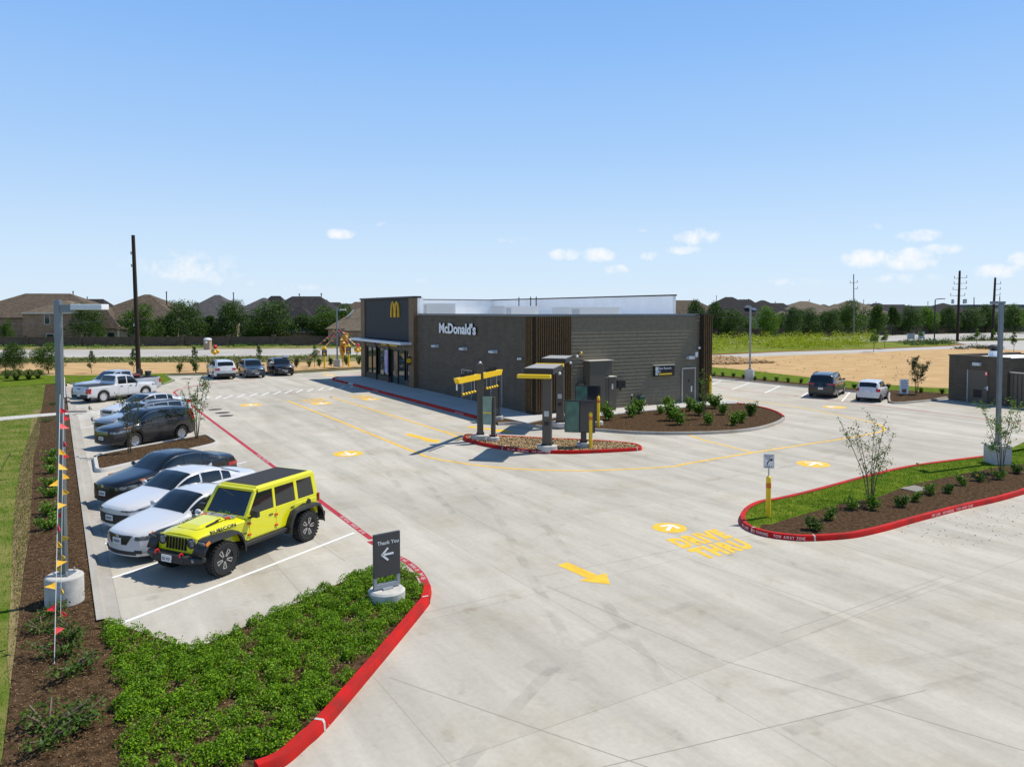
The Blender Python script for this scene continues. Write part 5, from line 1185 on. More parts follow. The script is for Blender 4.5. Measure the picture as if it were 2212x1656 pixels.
    for s in (1,-1):
        def q(x,z,dy=0): return Vector((x,s*(up(z)+dy),z))
        def bar(x0,z0,x1,z1,wd): 
            a_, b_ = q(x0,z0,-.03), q(x1,z1,-.03); d = b_-a_; m.obox((a_+b_)/2, d, (0,1,0), d.length/2, .032, wd/2)
        bar(-.42,1.12,-.42,zR-.04,.09); bar(-1.28,1.12,-1.25,zR-.04,.12); bar(-2.06,1.12,-1.98,zR-.04,.15); bar(-2.1,1.155,.58,1.155,.07)
        bar(-2.02,zR-.05,.12,zR-.06,.10); bar(.60,1.12,.20,zR-.06,.085)
    m.box(-2.06,-1.98,-.66,.66,zR-.12,zR-.01); m.box(-2.11,-2.03,-.70,.70,1.12,1.22)
    pil = m.build('cab_pillar', Y_, t, bevel=.012)
    m = MB(); m.add([(-2.04,-.66,zR),(.16,-.655,zR-.015),(.16,.655,zR-.015),(-2.04,.66,zR),(-2.0,-.60,zR+.06),(.10,-.60,zR+.045),(.10,.60,zR+.045),(-2.0,.60,zR+.06)],[(3,2,1,0),(4,5,6,7),(0,1,5,4),(1,2,6,5),(2,3,7,6),(3,0,4,7)]); m.box(.10,.26,-.64,.64,zR-.075,zR-.005); hd = m.build('hardtop', Y_, t, bevel=.02)
    m = MB(); m.add([(-1.90,-.565,zR+.0665),(.06,-.565,zR+.052),(.06,.565,zR+.052),(-1.90,.565,zR+.0665)],[(0,1,2,3)]); m.add([(-1.90,-.565,zR+.0565),(.06,-.565,zR+.042),(.06,.565,zR+.042),(-1.90,.565,zR+.0565),(-1.90,-.565,zR+.0664),(.06,-.565,zR+.0519),(.06,.565,zR+.0519),(-1.90,.565,zR+.0664)],[(0,1,5,4),(1,2,6,5),(2,3,7,6),(3,0,4,7)]); m.build('roof_panel', mat('soft_black_roof', (.022,.022,.023), .75, bump=.25, bs=80), hd)
    # windscreen and glass
    m = MB(); m.add([(.585,-.66,1.19),(.585,.66,1.19),(.225,.60,zR-.08),(.225,-.60,zR-.08)],[(0,1,2,3)]); wsn = m.build('windscreen', M_cglass, t)
    m = MB(); 
    for a_,b_ in (((.60,-.70,1.14),(.21,-.635,zR-.06)),((.60,.70,1.14),(.21,.635,zR-.06))): a_=Vector(a_); b_=Vector(b_); m.obox((a_+b_)/2+Vector((.012,0,0)), b_-a_, (0,1,0), (b_-a_).length/2, .045, .025)
    m.obox((.61,0,1.16), (0,1,0), (-.45,0,1), .70, .03, .025); m.build('windscreen_frame', Y_, wsn, bevel=.01)
    m = MB()
    for (a_,b_) in ((-.15,.10),(.02,.06),(.12,.05)): m.obox((.575-.0,a_,1.225), (0,1,0), (-.45,0,1), b_/2, .02, .006)
    m.build('dashboard_toy', mat('toy_green', (.08,.35,.08), .5), wsn)
    for s in (1,-1):
        for pts in ([(-.39,1.17),(.50,1.17),(.18,zR-.07),(-.39,zR-.07)],[(-1.24,1.17),(-.45,1.17),(-.45,zR-.07),(-1.21,zR-.07)],[(-2.02,1.17),(-1.32,1.17),(-1.29,zR-.07),(-1.95,zR-.07)]):
            m = MB(); V = [(x,s*(up(z)-.012),z) for x,z in pts]; m.add(V, [(0,1,2,3) if s < 0 else (3,2,1,0)]); m.build('side_window', M_cglass, t)
        # doors: raised skins with handles and hinges
        for pts in ([(.50,.60),(.52,1.14),(-.40,1.14),(-.40,.60)],[(-.44,.60),(-.44,1.14),(-1.22,1.14),(-1.22,1.0),(-.98,.60)]):
            m = MB(); side_poly(pts, s*.752, .012, m); d = m.build('door', Y_, t, bevel=.006)
            xh = min(p_[0] for p_ in pts)+.16; m = MB(); m.box(xh-.07,xh+.07,s*.765-.012,s*.765+.012,1.03,1.06); m.build('door_handle', Bk, d, bevel=.006)
            xg = max(p_[0] for p_ in pts)
            for z in (.72,1.0): m = MB(); m.obox((xg+.01,s*.768,z), (1,0,.12), (0,1,0), .055, .016, .025); m.build('door_hinge', MATS['orange_tow'], d, bevel=.008)
        m = MB(); m.obox((.47,s*.90,1.25), (1,0,0), (0,1,0), .06, .11, .085); m.tube([(.50,s*.74,1.13),(.47,s*.86,1.19)], .03, 6); m.build('wing_mirror', Bk, t, bevel=.02)
        m = MB(); m.box(-2.16,-2.10,s*.70-.09,s*.70+.09,.98,1.20); m.build('tail_light', M_tail, t, bevel=.015)
        ln = Vector((1.0,0,-.035))
        m = MB(); add_text(m, 'RUBICON', (1.30,s*.72,1.10), (-s,.11,.05*s), (0,-s*.60,.80), width=.74, height=.092, bold=.02)
        from mathutils.bvhtree import BVHTree
        bt = BVHTree.FromPolygons([v.co for v in bon.data.vertices], [tuple(p.vertices) for p in bon.data.polygons]); dv = Vector((0,-s,-.8)).normalized()
        for i, v in enumerate(m.v):
            hit, nn, _, _ = bt.ray_cast(Vector(v)-dv*.3, dv)
            if hit: m.v[i] = tuple(hit-dv*.02)
        m.build('bonnet_lettering', Bk, bon)
        m = MB(); add_text(m, 'Jeep', (.68,s*.757,.78), (-s,0,0), (0,0,1), width=.15, height=.075, bold=.01); m.build('badge', Bk, tub)
    m = MB(); m.lathe([(.09,-.02),(.09,.01)], (-1.72,.757,1.03), 16, 'y'); m.build('fuel_cap', Bk, t)
    m = MB(); m.lathe([(.001,-.09),(.30,-.09),(.40,-.05),(.40,.08),(.2,.10)], (-2.30,0,1.0), 24, 'x'); m.build('spare_wheel', M_tyre, t, smooth=40)
    add_wheels(t, xf, xr, 1.64, .415, .27, 'offroad')
    return t
offroader()
# ------------------------------------------------------------------ vegetation
M_bark = mat('bark', (.055,.042,.030), .9, var=.3, vs=6); M_stem = mat('stem', (.13,.095,.06), .85, var=.25, vs=8)
L_dark = leafmat('leaf_dark', (.022,.058,.010), (.092,.16,.026)); L_mid = leafmat('leaf_mid', (.035,.085,.010), (.11,.19,.025)); L_fresh = leafmat('leaf_fresh', (.06,.14,.010), (.18,.31,.03))
L_olive = leafmat('leaf_olive', (.05,.06,.018), (.13,.135,.05)); L_yel = leafmat('leaf_yellow_green', (.16,.25,.006), (.48,.52,.012)); L_gc = leafmat('leaf_ground_cover', (.035,.115,.003), (.25,.43,.012), .5, .3)
L_myr = leafmat('leaf_myrtle', (.05,.10,.014), (.16,.24,.035)); L_dryg = leafmat('leaf_dry', (.16,.12,.06), (.33,.26,.13)); L_grass = leafmat('grass_blade', (.075,.17,.006), (.23,.34,.02), .6, .3)
L_silv = leafmat('leaf_grey', (.16,.17,.15), (.30,.31,.28))
def limbs(mb, base, h, r, n, spread, levels=2, seed=1):
    rr = random.Random(seed); tips = []
    def grow(p, d, L, rad_, lv):
        k = 3; pts = [p]; q = p
        for i in range(k):
            d = (d + Vector((rr.uniform(-.18,.18),rr.uniform(-.18,.18),rr.uniform(-.02,.12)))).normalized(); q = q + d*L/k; pts.append(q)
        mb.tube(pts, [rad_*(1-.45*i/k) for i in range(k+1)], 6, cap=False)
        if lv == 0: tips.append(q); return
        for j in range(n if lv == levels else 3):
            a = 2*math.pi*(j+rr.random()*.6)/(n if lv == levels else 3); e = (d + Vector((math.cos(a),math.sin(a),.15))*spread).normalized(); grow(q if j else pts[-2], e, L*rr.uniform(.6,.85), rad_*.5, lv-1)
    grow(Vector(base), Vector((0,0,1)), h, r, levels); return tips
def crown_pts(clumps, n, shell=.55):
    c = np.array([k[0] for k in clumps], float); rr = np.array([k[1] if hasattr(k[1],'__len__') else (k[1],)*3 for k in clumps], float)
    wts = (rr.prod(1))**(2/3); idx = rng.choice(len(c), n, p=wts/wts.sum()); d = rng.normal(size=(n,3)); d /= np.linalg.norm(d,axis=1)[:,None]
    rad_ = (shell+(1-shell)*rng.random((n,1)))**.8; return c[idx] + d*rad_*rr[idx]
TREES = {}
def tree_data(kind, h, wd, nl, leaf, lm, seed, trunk=.28, lobes=16, rtr=.16, conic=0.):
    rr = random.Random(seed); tm = MB(); tips = limbs(tm, (0,0,0), h*trunk, rtr, 5, .75, 2, seed)
    cl = []
    for i in range(lobes):
        a = rr.uniform(0,2*math.pi); zf = rr.uniform(0,1); pr = (1-conic*zf)*math.sqrt(max(0,1-(2*zf-.85)**2*.8)); q = wd/2*pr*rr.uniform(.35,.8)
        cl.append(((q*math.cos(a), q*math.sin(a), h*(trunk*.85)+h*(1-trunk*.85)*(.12+.76*zf)), wd*rr.uniform(.13,.23)*(1-.35*conic*zf)))
    cl.append(((0,0,h*.55),wd*.26)); cl.append(((0,0,h*.85),wd*.17))
    V, F = leaves(crown_pts(cl, nl), leaf, .35); tme = tm.build('trunk', M_bark, smooth=60); d = tme.data; bpy.data.objects.remove(tme)
    return d, fast_mesh('crown', V, F, lm)
def tree_kind(key, *a, **k):
    if key not in TREES: TREES[key] = tree_data(key, *a, **k)
    return TREES[key]
def place_tree(name, label, cat, loc, key, s=1., rot=0., group=None, sz=None):
    t = thing(name, label, cat, loc, rot, group); t.scale = (s,s,s*(sz or 1)); tr, cr = TREES[key]
    mobj('trunk', tr, t); mobj('crown', cr, t); return t
for i, (lm, cn) in enumerate(((L_dark,0),(L_dark,.2),(L_mid,.1),(L_mid,.5),(L_fresh,.2),(L_dark,.6))):
    tree_kind(('oak',i), 7.0, 8.2-2.2*cn*2, 7600, .26, lm, 40+i, .15, 28, .17, cn)
tree_kind(('young',0), 4.2, 1.7, 800, .20, L_mid, 61, .30, 9, .05, .5); tree_kind(('young',1), 4.4, 2.2, 900, .22, L_fresh, 62, .34, 10, .06, .3); tree_kind(('young',2), 5.0, 2.0, 900, .22, L_dark, 63, .2, 10, .06, .7)
# trees before the brick fence on the left: pixel of trunk foot, crown top, kind
def tree_px(px_, foot, top, key, name, label, cat='tree', group=None, ref=7.0, wide=1.0):
    b = G((px_,foot), -.10); z = AT((px_,top), b.y).z; s = (z+.10)/ref
    t = place_tree(name, label, cat, b, key, s, R_.uniform(0,6.28), group); t.scale = (s*wide,s*wide,s); return t
GL = 'oaks along the brick fence on the left'; GR = 'trees along the fence on the right'
def oakrow():
    for px_, foot, top, k, wide, lab in (
        (186,744,656,0,.85,'round dark oak before the brick gable left of the utility pole'),
        (307,745,658,2,.95,'dark oak just right of the tall utility pole'),
        (402,745,650,0,1.0,'wide dark oak right of the tan-roofed house'),
        (498,744,655,1,1.0,'dark oak in front of the grey-roofed house with two peaks'),
        (590,744,651,0,1.15,'broad dark oak left of the portal-framed grey house'),
        (700,743,662,2,.95,'green oak behind the far street lamp by the air dancer'),
        (742,741,659,2,.9,'lighter oak close to the charcoal tower'),
        (18,746,690,2,.55,'small dark tree at the left picture edge before the fence')):
        tree_px(px_,foot,top,('oak',k),'oak_tree',lab,group=GL,wide=wide)
    for px_, foot, top, k, wide, lab in (
        (1545,729,654,1,.7,'bushy dark tree just clear of the restaurant corner'),
        (1583,730,673,0,.9,'low round dark tree right of the restaurant corner'),
        (1502,726,650,1,.7,'dark tree top above the restaurant roof corner'),
        (1655,731,661,4,.85,'bright green full tree left of the green oak pair'),
        (1712,731,665,1,.75,'dark tree with a ragged edge right of the bright green tree'),
        (1752,728,666,0,.9,'wide dark tree in the middle of the right hand row'),
        (1800,728,668,0,.75,'dark tree with a thin trunk beside the pale gable'),
        (1838,727,650,2,.85,'tall green tree left of the first right hand utility pole'),
        (1895,726,657,3,.9,'tall pine-like tree right of the first right hand utility pole'),
        (1928,724,660,5,.9,'dark cone-shaped tree behind the low signboards'),
        (1962,722,661,0,.9,'dark tree behind the signboards on the right'),
        (2000,720,662,4,1.0,'bright round tree left of the black street lamp'),
        (2050,720,664,1,.9,'dull green tree behind the black street lamp'),
        (2092,719,664,0,1.1,'dark tree left of the many-armed utility pole'),
        (2128,718,660,1,1.1,'dark tree between the two tall utility poles'),
        (2190,718,658,2,1.1,'green tree at the right picture edge behind the lamp pole'),
        (2225,720,664,4,.9,'fresh green tree cut by the right picture edge')):
        tree_px(px_,foot,top,('oak',k),'fence_tree',lab,group=GR,wide=wide)
oakrow()
k_ = 0
for px_ in range(1478,2330,35):
    k_ += 1; pxj = px_+R_.uniform(-9,9); kk = R_.choice((0,1,2,3,2,5)); foot = 727.5-(px_-1500)*.0125
    tree_px(pxj, foot-3.2, 673+R_.uniform(-7,14), ('oak',kk), 'background_tree', 'one of the close-set dark trees behind the fence row on the right', group='close-set dark trees behind the right fence', wide=R_.uniform(.9,1.15))
for pxj in (352,372,455,545,560,612,655,690,725,760): tree_px(pxj, 741.5, R_.uniform(672,690), ('oak',R_.choice((0,1,5))), 'background_tree', 'one of the smaller dark trees between the left houses', group='small dark trees between the left houses', wide=1.1)
for pxj, tp in ((508,648),(345,655),(365,652),(392,657),(425,655),(232,655),(215,652)): tree_px(pxj, 716, tp, ('oak',R_.choice((0,1,5))), 'background_tree', 'one of the dark tree tops rising beyond the left roofs', group='dark tree tops beyond the left roofs', wide=.8)
# a darker band of wood farther off, one mass
far = []
for i in range(260):
    x = R_.uniform(-300,330); y = R_.uniform(235,330)+abs(x)*.1; far.append(((x,y,R_.uniform(1.5,5.6)),(R_.uniform(4,9),4,R_.uniform(2.0,3.3))))
V, F = leaves(crown_pts(far, 26000, .6), 1.1, .3); o = mobj('distant_wood', fast_mesh('distant_wood', V, F, L_dark)); tag(o, 'dark distant woodland showing between the far roofs', 'woodland', kind='stuff')
# young staked trees behind the far bays
for px_, foot, top, k, lab in ((198,806,752,2,'young dark conical tree left of the utility pole'),(289,803,747,2,'young tree overlapping the foot of the utility pole'),(420,801,742,2,'narrow young tree left of the white crossover'),
    (559,795,741,2,'narrow young tree behind the blue-grey crossover'),(680,792,743,1,'young tree with bunting left of the far lamp'),(1887,760,708,1,'young thin tree beside the driveway right of the weeds'),
    (1912,754,711,1,'second young tree beside the driveway'),(1987,737,709,1,'slim young tree behind the signboards'),(2110,742,708,1,'young tree in the traffic island bed'),(2145,735,709,1,'young tree nearer the second tall pole'),(2190,760,714,0,'young full tree right of the lamp pole'),(2155,731,712,0,'yellow-green young tree in the far bed')):
    t = tree_px(px_,foot,top,('young',k),'young_tree',lab,group='young trees in the planting strips',ref=(4.2,4.4,5.0)[k])
# shrubs: low clump of stems and leaves
SHR = {}
def shrub_data(key, h, wd, nl, leaf, lm, seed, upright=.5):
    rr = random.Random(seed); m = MB(); pts = []
    for i in range(7):
        a = rr.uniform(0,6.28); d = Vector((math.cos(a)*(1-upright),math.sin(a)*(1-upright),1)).normalized(); L = h*rr.uniform(.6,1); q = d*L; q.x *= wd/h; q.y *= wd/h
        m.tube([(0,0,0), q*.5+Vector((0,0,.03)), q], .008+.01*h, 4, cap=False)
        for j in range(nl//7): u = rr.uniform(.25,1.05); pts.append(q*u+Vector((rr.gauss(0,wd*.13),rr.gauss(0,wd*.13),rr.gauss(0,h*.08))))
    P = np.array([[p.x,p.y,max(.02,p.z)] for p in pts]); V, F = leaves(P, leaf, .3); o = m.build('stem', M_stem); d = o.data; bpy.data.objects.remove(o)
    SHR[key] = (d, fast_mesh('foliage', V, F, lm))
for i in range(3): shrub_data(('low',i), .34, .34, 260, .075, (L_fresh,L_mid,L_fresh)[i], 80+i, .35)
for i in range(3): shrub_data(('bush',i), .56, .50, 560, .090, (L_fresh,L_fresh,L_mid)[i], 90+i, .6)
for i in range(2): shrub_data(('far',i), 1.25, .75, 300, .16, (L_mid,L_olive)[i], 100+i, .6)

def tuft_data():
    n = 700; a = rng.random(n)*6.283; ln = rng.uniform(.35,.6,n); sp = rng.uniform(.1,.42,n); d = np.stack([np.cos(a),np.sin(a)],1); sd_ = np.stack([-np.sin(a),np.cos(a)],1)*.014
    b = d*.05; mid = d*sp[:,None]*.5; t = d*sp[:,None]; z0 = np.zeros(n); V = np.stack([np.column_stack([b-sd_,z0]),np.column_stack([b+sd_,z0]),np.column_stack([mid+sd_,ln*.8]),np.column_stack([mid-sd_,ln*.8]),np.column_stack([t*1.25,ln*np.clip(1.15-sp*1.9,.25,1)])],1).reshape(-1,3)
    i = np.arange(n)[:,None]*5; F = np.concatenate([i+np.array([[0,1,2]]), i+np.array([[0,2,3]]), i+np.array([[3,2,4]])]); m = MB(); m.tube([(0,0,0),(0,0,.1)], .05, 6); o = m.build('stem', M_stem); dd = o.data; bpy.data.objects.remove(o); SHR[('tuft',0)] = (dd, fast_mesh('foliage', V, F, leafmat('tuft_blade', (.05,.085,.012), (.16,.20,.05), .6, .3)))
tuft_data()
shrub_data(('sparse',0), .30, .55, 340, .05, L_mid, 111, .2); shrub_data(('thin',0), .7, .25, 90, .06, L_olive, 112, .8); shrub_data(('green',0), .38, .5, 330, .085, L_fresh, 113, .3)
def shrub(loc, key, s, label, group, name='shrub', cat='shrub'):
    t = thing(name, label, cat, loc, R_.uniform(0,6.28), group); t.scale = (s,s,s); a, b = SHR[key]; mobj('stem', a, t); mobj('foliage', b, t); return t
gI = 'shrubs in the right island mulch'
for q, k, s, lab in ((R7(820,845),1,1.15,'largest leafy shrub at the island nose, nearest the kerb lettering'),(R7(905,770),0,1.1,'shrub second from the island nose'),(R7(1070,705),2,1.0,'flat wide shrub left of the young myrtle'),(R7(1205,710),0,1.25,'shrub at the foot of the island myrtle'),(R7(1390,685),1,1.1,'shrub right of the island myrtle'),
    (R7(1480,650),0,.95,'shrub below the square drain cover'),(R7(1590,605),2,1.0,'shrub just right of the drain cover'),(R7(1700,595),1,.95,'dark shrub mid-way along the island'),(R7(1815,550),0,1.0,'bright shrub left of the yellow flag'),(R7(1910,520),1,1.05,'wide shrub by the yellow flag'),(R7(2045,505),2,1.0,'shrub in front of the lamp pier'),(R7(2170,465),1,1.1,'shrub at the right picture edge of the island')):
    shrub(G(q,.118),('low',k),s*1.25,lab,gI)
gP = 'shrubs in the planter beside the restaurant'
for q, k, s, lab in ((T2(675,180),0,1.25,'pale green shrub right of the rear bollard'),(T2(865,155),1,1.0,'shrub under the gas meter'),(T2(930,122),1,1.2,'shrub to the right of the gas meter'),(T2(1120,130),0,.7,'small round shrub near the white hose bib'),(T2(1175,75),1,1.0,'shrub against the sidewalk edge mid wall'),(T2(1220,185),0,1.35,'tall double shrub in the planter middle'),(T2(1280,220),0,1.1,'shrub with a yellow flag at its foot'),
    (T2(1365,100),1,1.1,'shrub left of the delivery door'),(T2(1440,138),1,1.15,'shrub at the foot of the thin planter sapling'),(T2(1525,220),0,.85,'low bright shrub nearest the grey kerb'),(T2(1575,80),1,1.2,'shrub by the corner bollard'),(T2(1640,132),0,.9,'shrub on the planter right half'),(T2(1735,222),0,.95,'wider shrub of the right front pair'),(T2(1805,200),1,.9,'upright shrub of the right front pair'),(T2(1885,140),2,1.1,'sparse flowering shrub near the planter tip')):
    shrub(G(q,.10),('bush',k),s*1.5,lab,gP)
gF = 'shrubs behind the far bays'
for px_, py, s, lab in ((388,805,1.0,'first shrub right of the grass island'),(423,804,1.1,'shrub at the foot of the narrow young tree'),(452,803,1.0,'shrub left of the white crossover'),(514,800,1.0,'shrub between the white and blue-grey crossovers'),(640,794,1.1,'shrub right of the black crossover'),(690,792,.95,'shrub left of the first pick-up sign'),(715,791,1.0,'shrub right of the first pick-up sign'),(748,789,1.05,'shrub left of the lamp pier'),(776,788,1.1,'shrub right of the lamp pier'),(668,793,.8,'small shrub below the bunting tree')):
    shrub(G((px_,py),.08),('far',R_.randrange(2)),s,lab,gF)
gV = 'dark shrubs along the right hand bays'
for q, lab in ((R5(595,1035),'dark verge shrub nearest the restaurant corner'),(R5(685,1035),'second dark verge shrub from the restaurant'),(R5(782,1042),'dark verge shrub left of the square lamp pier'),(R5(885,1055),'dark verge shrub touching the square lamp pier'),(R5(985,1075),'dark verge shrub right of the square lamp pier'),(R5(1080,1078),'fifth dark verge shrub'),(R5(1200,1082),'wider dark verge shrub mid strip'),(R5(1310,1092),'dark verge shrub left of the dark green crossover'),(R5(1430,1100),'dark verge shrub beside the dark green crossover'),(R6(580,1300),'verge shrub between the two right hand cars'),(R6(905,1300),'verge shrub right of the white hatchback'),(R6(1225,1340),'shrub behind the white poster'),(R6(1430,1350),'shrub by the bin store corner')):
    shrub(G(q,.06),('bush',2),.85,lab,gV)
# multi-stem myrtles
def myrtle(loc, h, wd, nstem, nl, seed, label, leaf=.075, lm=None, low=.25, cluster=.12):
    nl = int(nl*1.7); leaf *= 1.12; rr = random.Random(seed); t = thing('crape_myrtle', label, 'young tree', loc, 0, 'young crape myrtles'); m = MB(); P = []
    for i in range(nstem):
        a = 2*math.pi*i/nstem+rr.uniform(-.3,.3); lean = rr.uniform(.25,1.)*wd/2; p0 = Vector((math.cos(a)*.05,math.sin(a)*.05,0)); hh = h*rr.uniform(.7,1.0)
        pts = [p0, Vector((math.cos(a)*lean*.25,math.sin(a)*lean*.25,hh*.35)), Vector((math.cos(a)*lean*.6,math.sin(a)*lean*.6,hh*.68)), Vector((math.cos(a)*lean,math.sin(a)*lean,hh))]; m.tube(pts, [.018,.014,.010,.004], 5, cap=False)
        for j in range(6):
            u = rr.uniform(low,.95); k = min(2,int(u*3)); q = pts[k].lerp(pts[k+1], u*3-k); b = rr.uniform(0,6.28); e = q+Vector((math.cos(b)*wd*.2,math.sin(b)*wd*.2,h*rr.uniform(.05,.16))); m.tube([q,q.lerp(e,.5)+Vector((0,0,.03)),e], [.007,.005,.003], 4, cap=False)
            for c in range(nl//(nstem*8)): f = rr.uniform(.3,1.05); s = q.lerp(e,f); P.append(s+Vector((rr.gauss(0,cluster*.5),rr.gauss(0,cluster*.5),rr.gauss(0,cluster*.6))))
        for c in range(nl//(nstem*4)): f = rr.uniform(.2,1.03); s = pts[2].lerp(pts[3],f); P.append(s+Vector((rr.gauss(0,cluster*.4),rr.gauss(0,cluster*.4),rr.gauss(0,cluster*.5))))
    m.build('trunk', M_stem, t, smooth=60); V, F = leaves([tuple(p) for p in P], leaf, .2); mobj('crown', fast_mesh('crown', V, F, lm or L_myr), t); return t
def mh(foot, top, z=.11): b = G(foot,z); return b, AT((foot[0],top[1]), b.y).z - z
b, h = mh(R7(1195,655),R7(1295,90)); myrtle(b,h,2.1,7,620,3,'young myrtle with thin stems in the middle of the right island',.06)
b, h = mh(R7(2060,460),R7(2130,-60)); myrtle(b,h,2.0,5,620,4,'young myrtle in front of the right lamp pier',.075,L_fresh)
b, h = mh(R2(1140,560),R2(1180,140)); myrtle(b,h,1.7,6,620,5,'young myrtle at the lane end of the parking island',.085)
b, h = mh(R2(655,665),R2(660,190)); myrtle(b,h*.95,1.15,4,420,6,'thin young myrtle at the kerb end of the parking island',.075,L_olive)
b, h = mh(R5(505,1440),R5(470,985)); myrtle(b,h,1.3,4,150,7,'sparse sapling in the planter before the delivery door',.09,L_fresh)
b, h = mh(R6(1175,1345),R6(1170,965)); myrtle(b,h,1.6,6,760,8,'upright young myrtle beside the white poster',.12,L_olive,.3,.16)
# scrubby plants at the far left
def scrub(px_, foot, top, wd, key, lab, name='bush'):
    b = G((px_,foot),.0); z = AT((px_,top),b.y).z; t = place_tree(name, lab, 'bush', b, key, 1, R_.uniform(0,6)); s = z/7.0; t.scale = (s*wd,s*wd,s)
scrub(105,806,741,1.0,('oak',2),'open branched bush behind the near lamp pole'); scrub(30,806,742,.9,('oak',1),'dark tall bush at the left edge by the road'); scrub(12,800,760,1.2,('oak',0),'grey-green bush at the very left edge')
for px_, py, s, lab in ((35,822,2.0,'large clump of ornamental grass on the left verge'),(62,820,1.8,'second clump of ornamental grass on the left verge'),(15,818,1.6,'ornamental grass clump at the left edge'),(82,818,1.7,'ornamental grass clump nearest the lamp pole')): 
    shrub(G((px_,py),.05),('tuft',0),s*1.05,lab,'ornamental grass clumps','grass_clump','grass clump')
# shrubs in the left mulch beside the lamp
gL = 'low shrubs in the left mulch strip'
for q, s, lab in ((W8(430,985),1.0,'farthest dense low shrub of the left strip'),(W8(425,1050),1.05,'second low shrub of the left strip from far'),(W8(430,1125),1.05,'third low shrub of the left strip'),(W8(425,1235),1.1,'low shrub of the left strip left of the saloons'),(W8(425,1320),1.1,'low shrub of the left strip by the red pennants'),(W8(420,1470),1.15,'low shrub above the lamp pier'),(W8(410,1590),1.2,'nearest low shrub of the left strip, just above the lamp pier')):
    shrub(G(q,.06),('green',0),s,lab,gL)
gS = 'half-bare shrubs in the left mulch'
for q, s, lab in ((R8(400,650),1.0,'half-bare shrub in front of the round lamp pier'),(R8(300,720),1.1,'half-bare shrub left below the lamp pier'),(R8(460,850),1.3,'half-bare wide shrub below the lamp pier'),(R8(380,960),1.3,'half-bare shrub by the pennant string foot'),(R8(430,1080),1.4,'half-bare shrub below the pennant string'),(R8(260,830),1.1,'half-bare shrub left of the pennant string'),(R8(300,1440),1.5,'half-bare shrub near the bottom left'),(R8(480,1400),1.3,'half-bare shrub beside the ground cover bottom'),(W8(400,700),1.1,'half-bare shrub behind the footpath end'),(W8(430,560),1.2,'half-bare shrub before the footpath'),(R8(280,1520),1.2,'half-bare shrub at the bottom edge')):
    shrub(G(q,.06),('sparse',0),s,lab,gS)
# ------------------------------------------------------------------ ground cover and grass (uncountable)
gc_poly = [(p.x,p.y) for p in BEDN] + [(p.x,p.y) for p in inset(NK,.25,inN)[::-1][8:]] + [G(p).xy[:] for p in (R8(810,1720),R8(760,1500),R8(735,1250),R8(715,1050),R8(680,900))]
def ground_cover(name, poly, n, leaf, h, lm, label, z0=.06, clump=.22, nc=420, fill=.35):
    c = scatter(poly, nc); cr = rng.uniform(.6,1.3,nc)*clump; ch = rng.uniform(.45,1.1,nc)*h; k = rng.integers(0,nc,n)
    r = np.sqrt(rng.random(n))*cr[k]; a = rng.random(n)*6.283; z = z0+ch[k]*(1-(r/cr[k])**2*.8)*rng.uniform(.35,1.12,n); P = np.stack([c[k,0]+r*np.cos(a), c[k,1]+r*np.sin(a), z],1)
    V, F = leaves(P, leaf, .55, .6); o = mobj(name, fast_mesh(name, V, F, lm)); tag(o, label, 'ground cover', kind='stuff'); return o
ground_cover('ground_cover', gc_poly, 125000, .038, .23, L_gc, 'dense glossy green ground cover filling the near bed', .06, .17, 620)
ground_cover('dead_leaves', gc_poly, 5000, .04, .12, L_dryg, 'dry tan leaves caught in the ground cover', .06, .3, 300)
def blades(name, polys, label, h=.06, lm=L_grass, w_=.012, lean=.5, zb=.05):
    Vs = []
    for poly, n in polys:
        P = scatter(poly, n); a = rng.random(n)*6.283; hh = h*rng.uniform(.5,1.3,n); d = np.stack([np.cos(a),np.sin(a)],1); le = rng.uniform(0,lean,n)[:,None]*hh[:,None]*d
        sd_ = np.stack([-np.sin(a),np.cos(a)],1)*w_*rng.uniform(.6,1.4,n)[:,None]
        z = np.full(n,zb); b0 = np.column_stack([P-sd_,z]); b1 = np.column_stack([P+sd_,z]); t0 = np.column_stack([P+le,z+hh]); Vs.append(np.stack([b0,b1,t0],1).reshape(-1,3))
    V = np.vstack(Vs); F = np.arange(len(V)).reshape(-1,3); o = mobj(name, fast_mesh(name, V, F, lm)); tag(o, label, 'grass', kind='stuff'); return o
lawn_near = [G(p).xy[:] for p in (W8(380,390),W8(345,600),W8(330,830),W8(275,1000),W8(262,1270),W8(240,1656),R8(140,430),R8(100,860),R8(55,1250),R8(10,1656),(-40,1750),(-160,1500),(-160,1100),(-120,930),W8(-40,420))]
dryg = [G(p).xy[:] for p in (W8(345,605),W8(330,830),W8(280,1000),W8(265,1270),W8(242,1656),R8(148,430),R8(100,900),R8(75,420),W8(110,1560),W8(140,1280),W8(180,1000),W8(240,850))]
blades('grass', [(lawn_near, 30000)], 'mown lawn grass left of the mulch strip', .05, L_grass, .010)
blades('dry_grass', [(dryg, 9000)], 'straw-coloured worn grass along the mulch edge', .045, L_dryg, .010, zb=.052)
isl_g = [(p[0],p[1]) for p in bi_in[:8*12]] ; isl_gp = [(p.x,p.y) for p in bi_in[:8*11]] + gm[::1]
blades('grass', [(isl_gp, 26000)], 'dark green mown turf on the right island', .045, leafmat('turf_blade',(.06,.15,.003),(.16,.29,.008),.6,.3), .010, zb=.11)
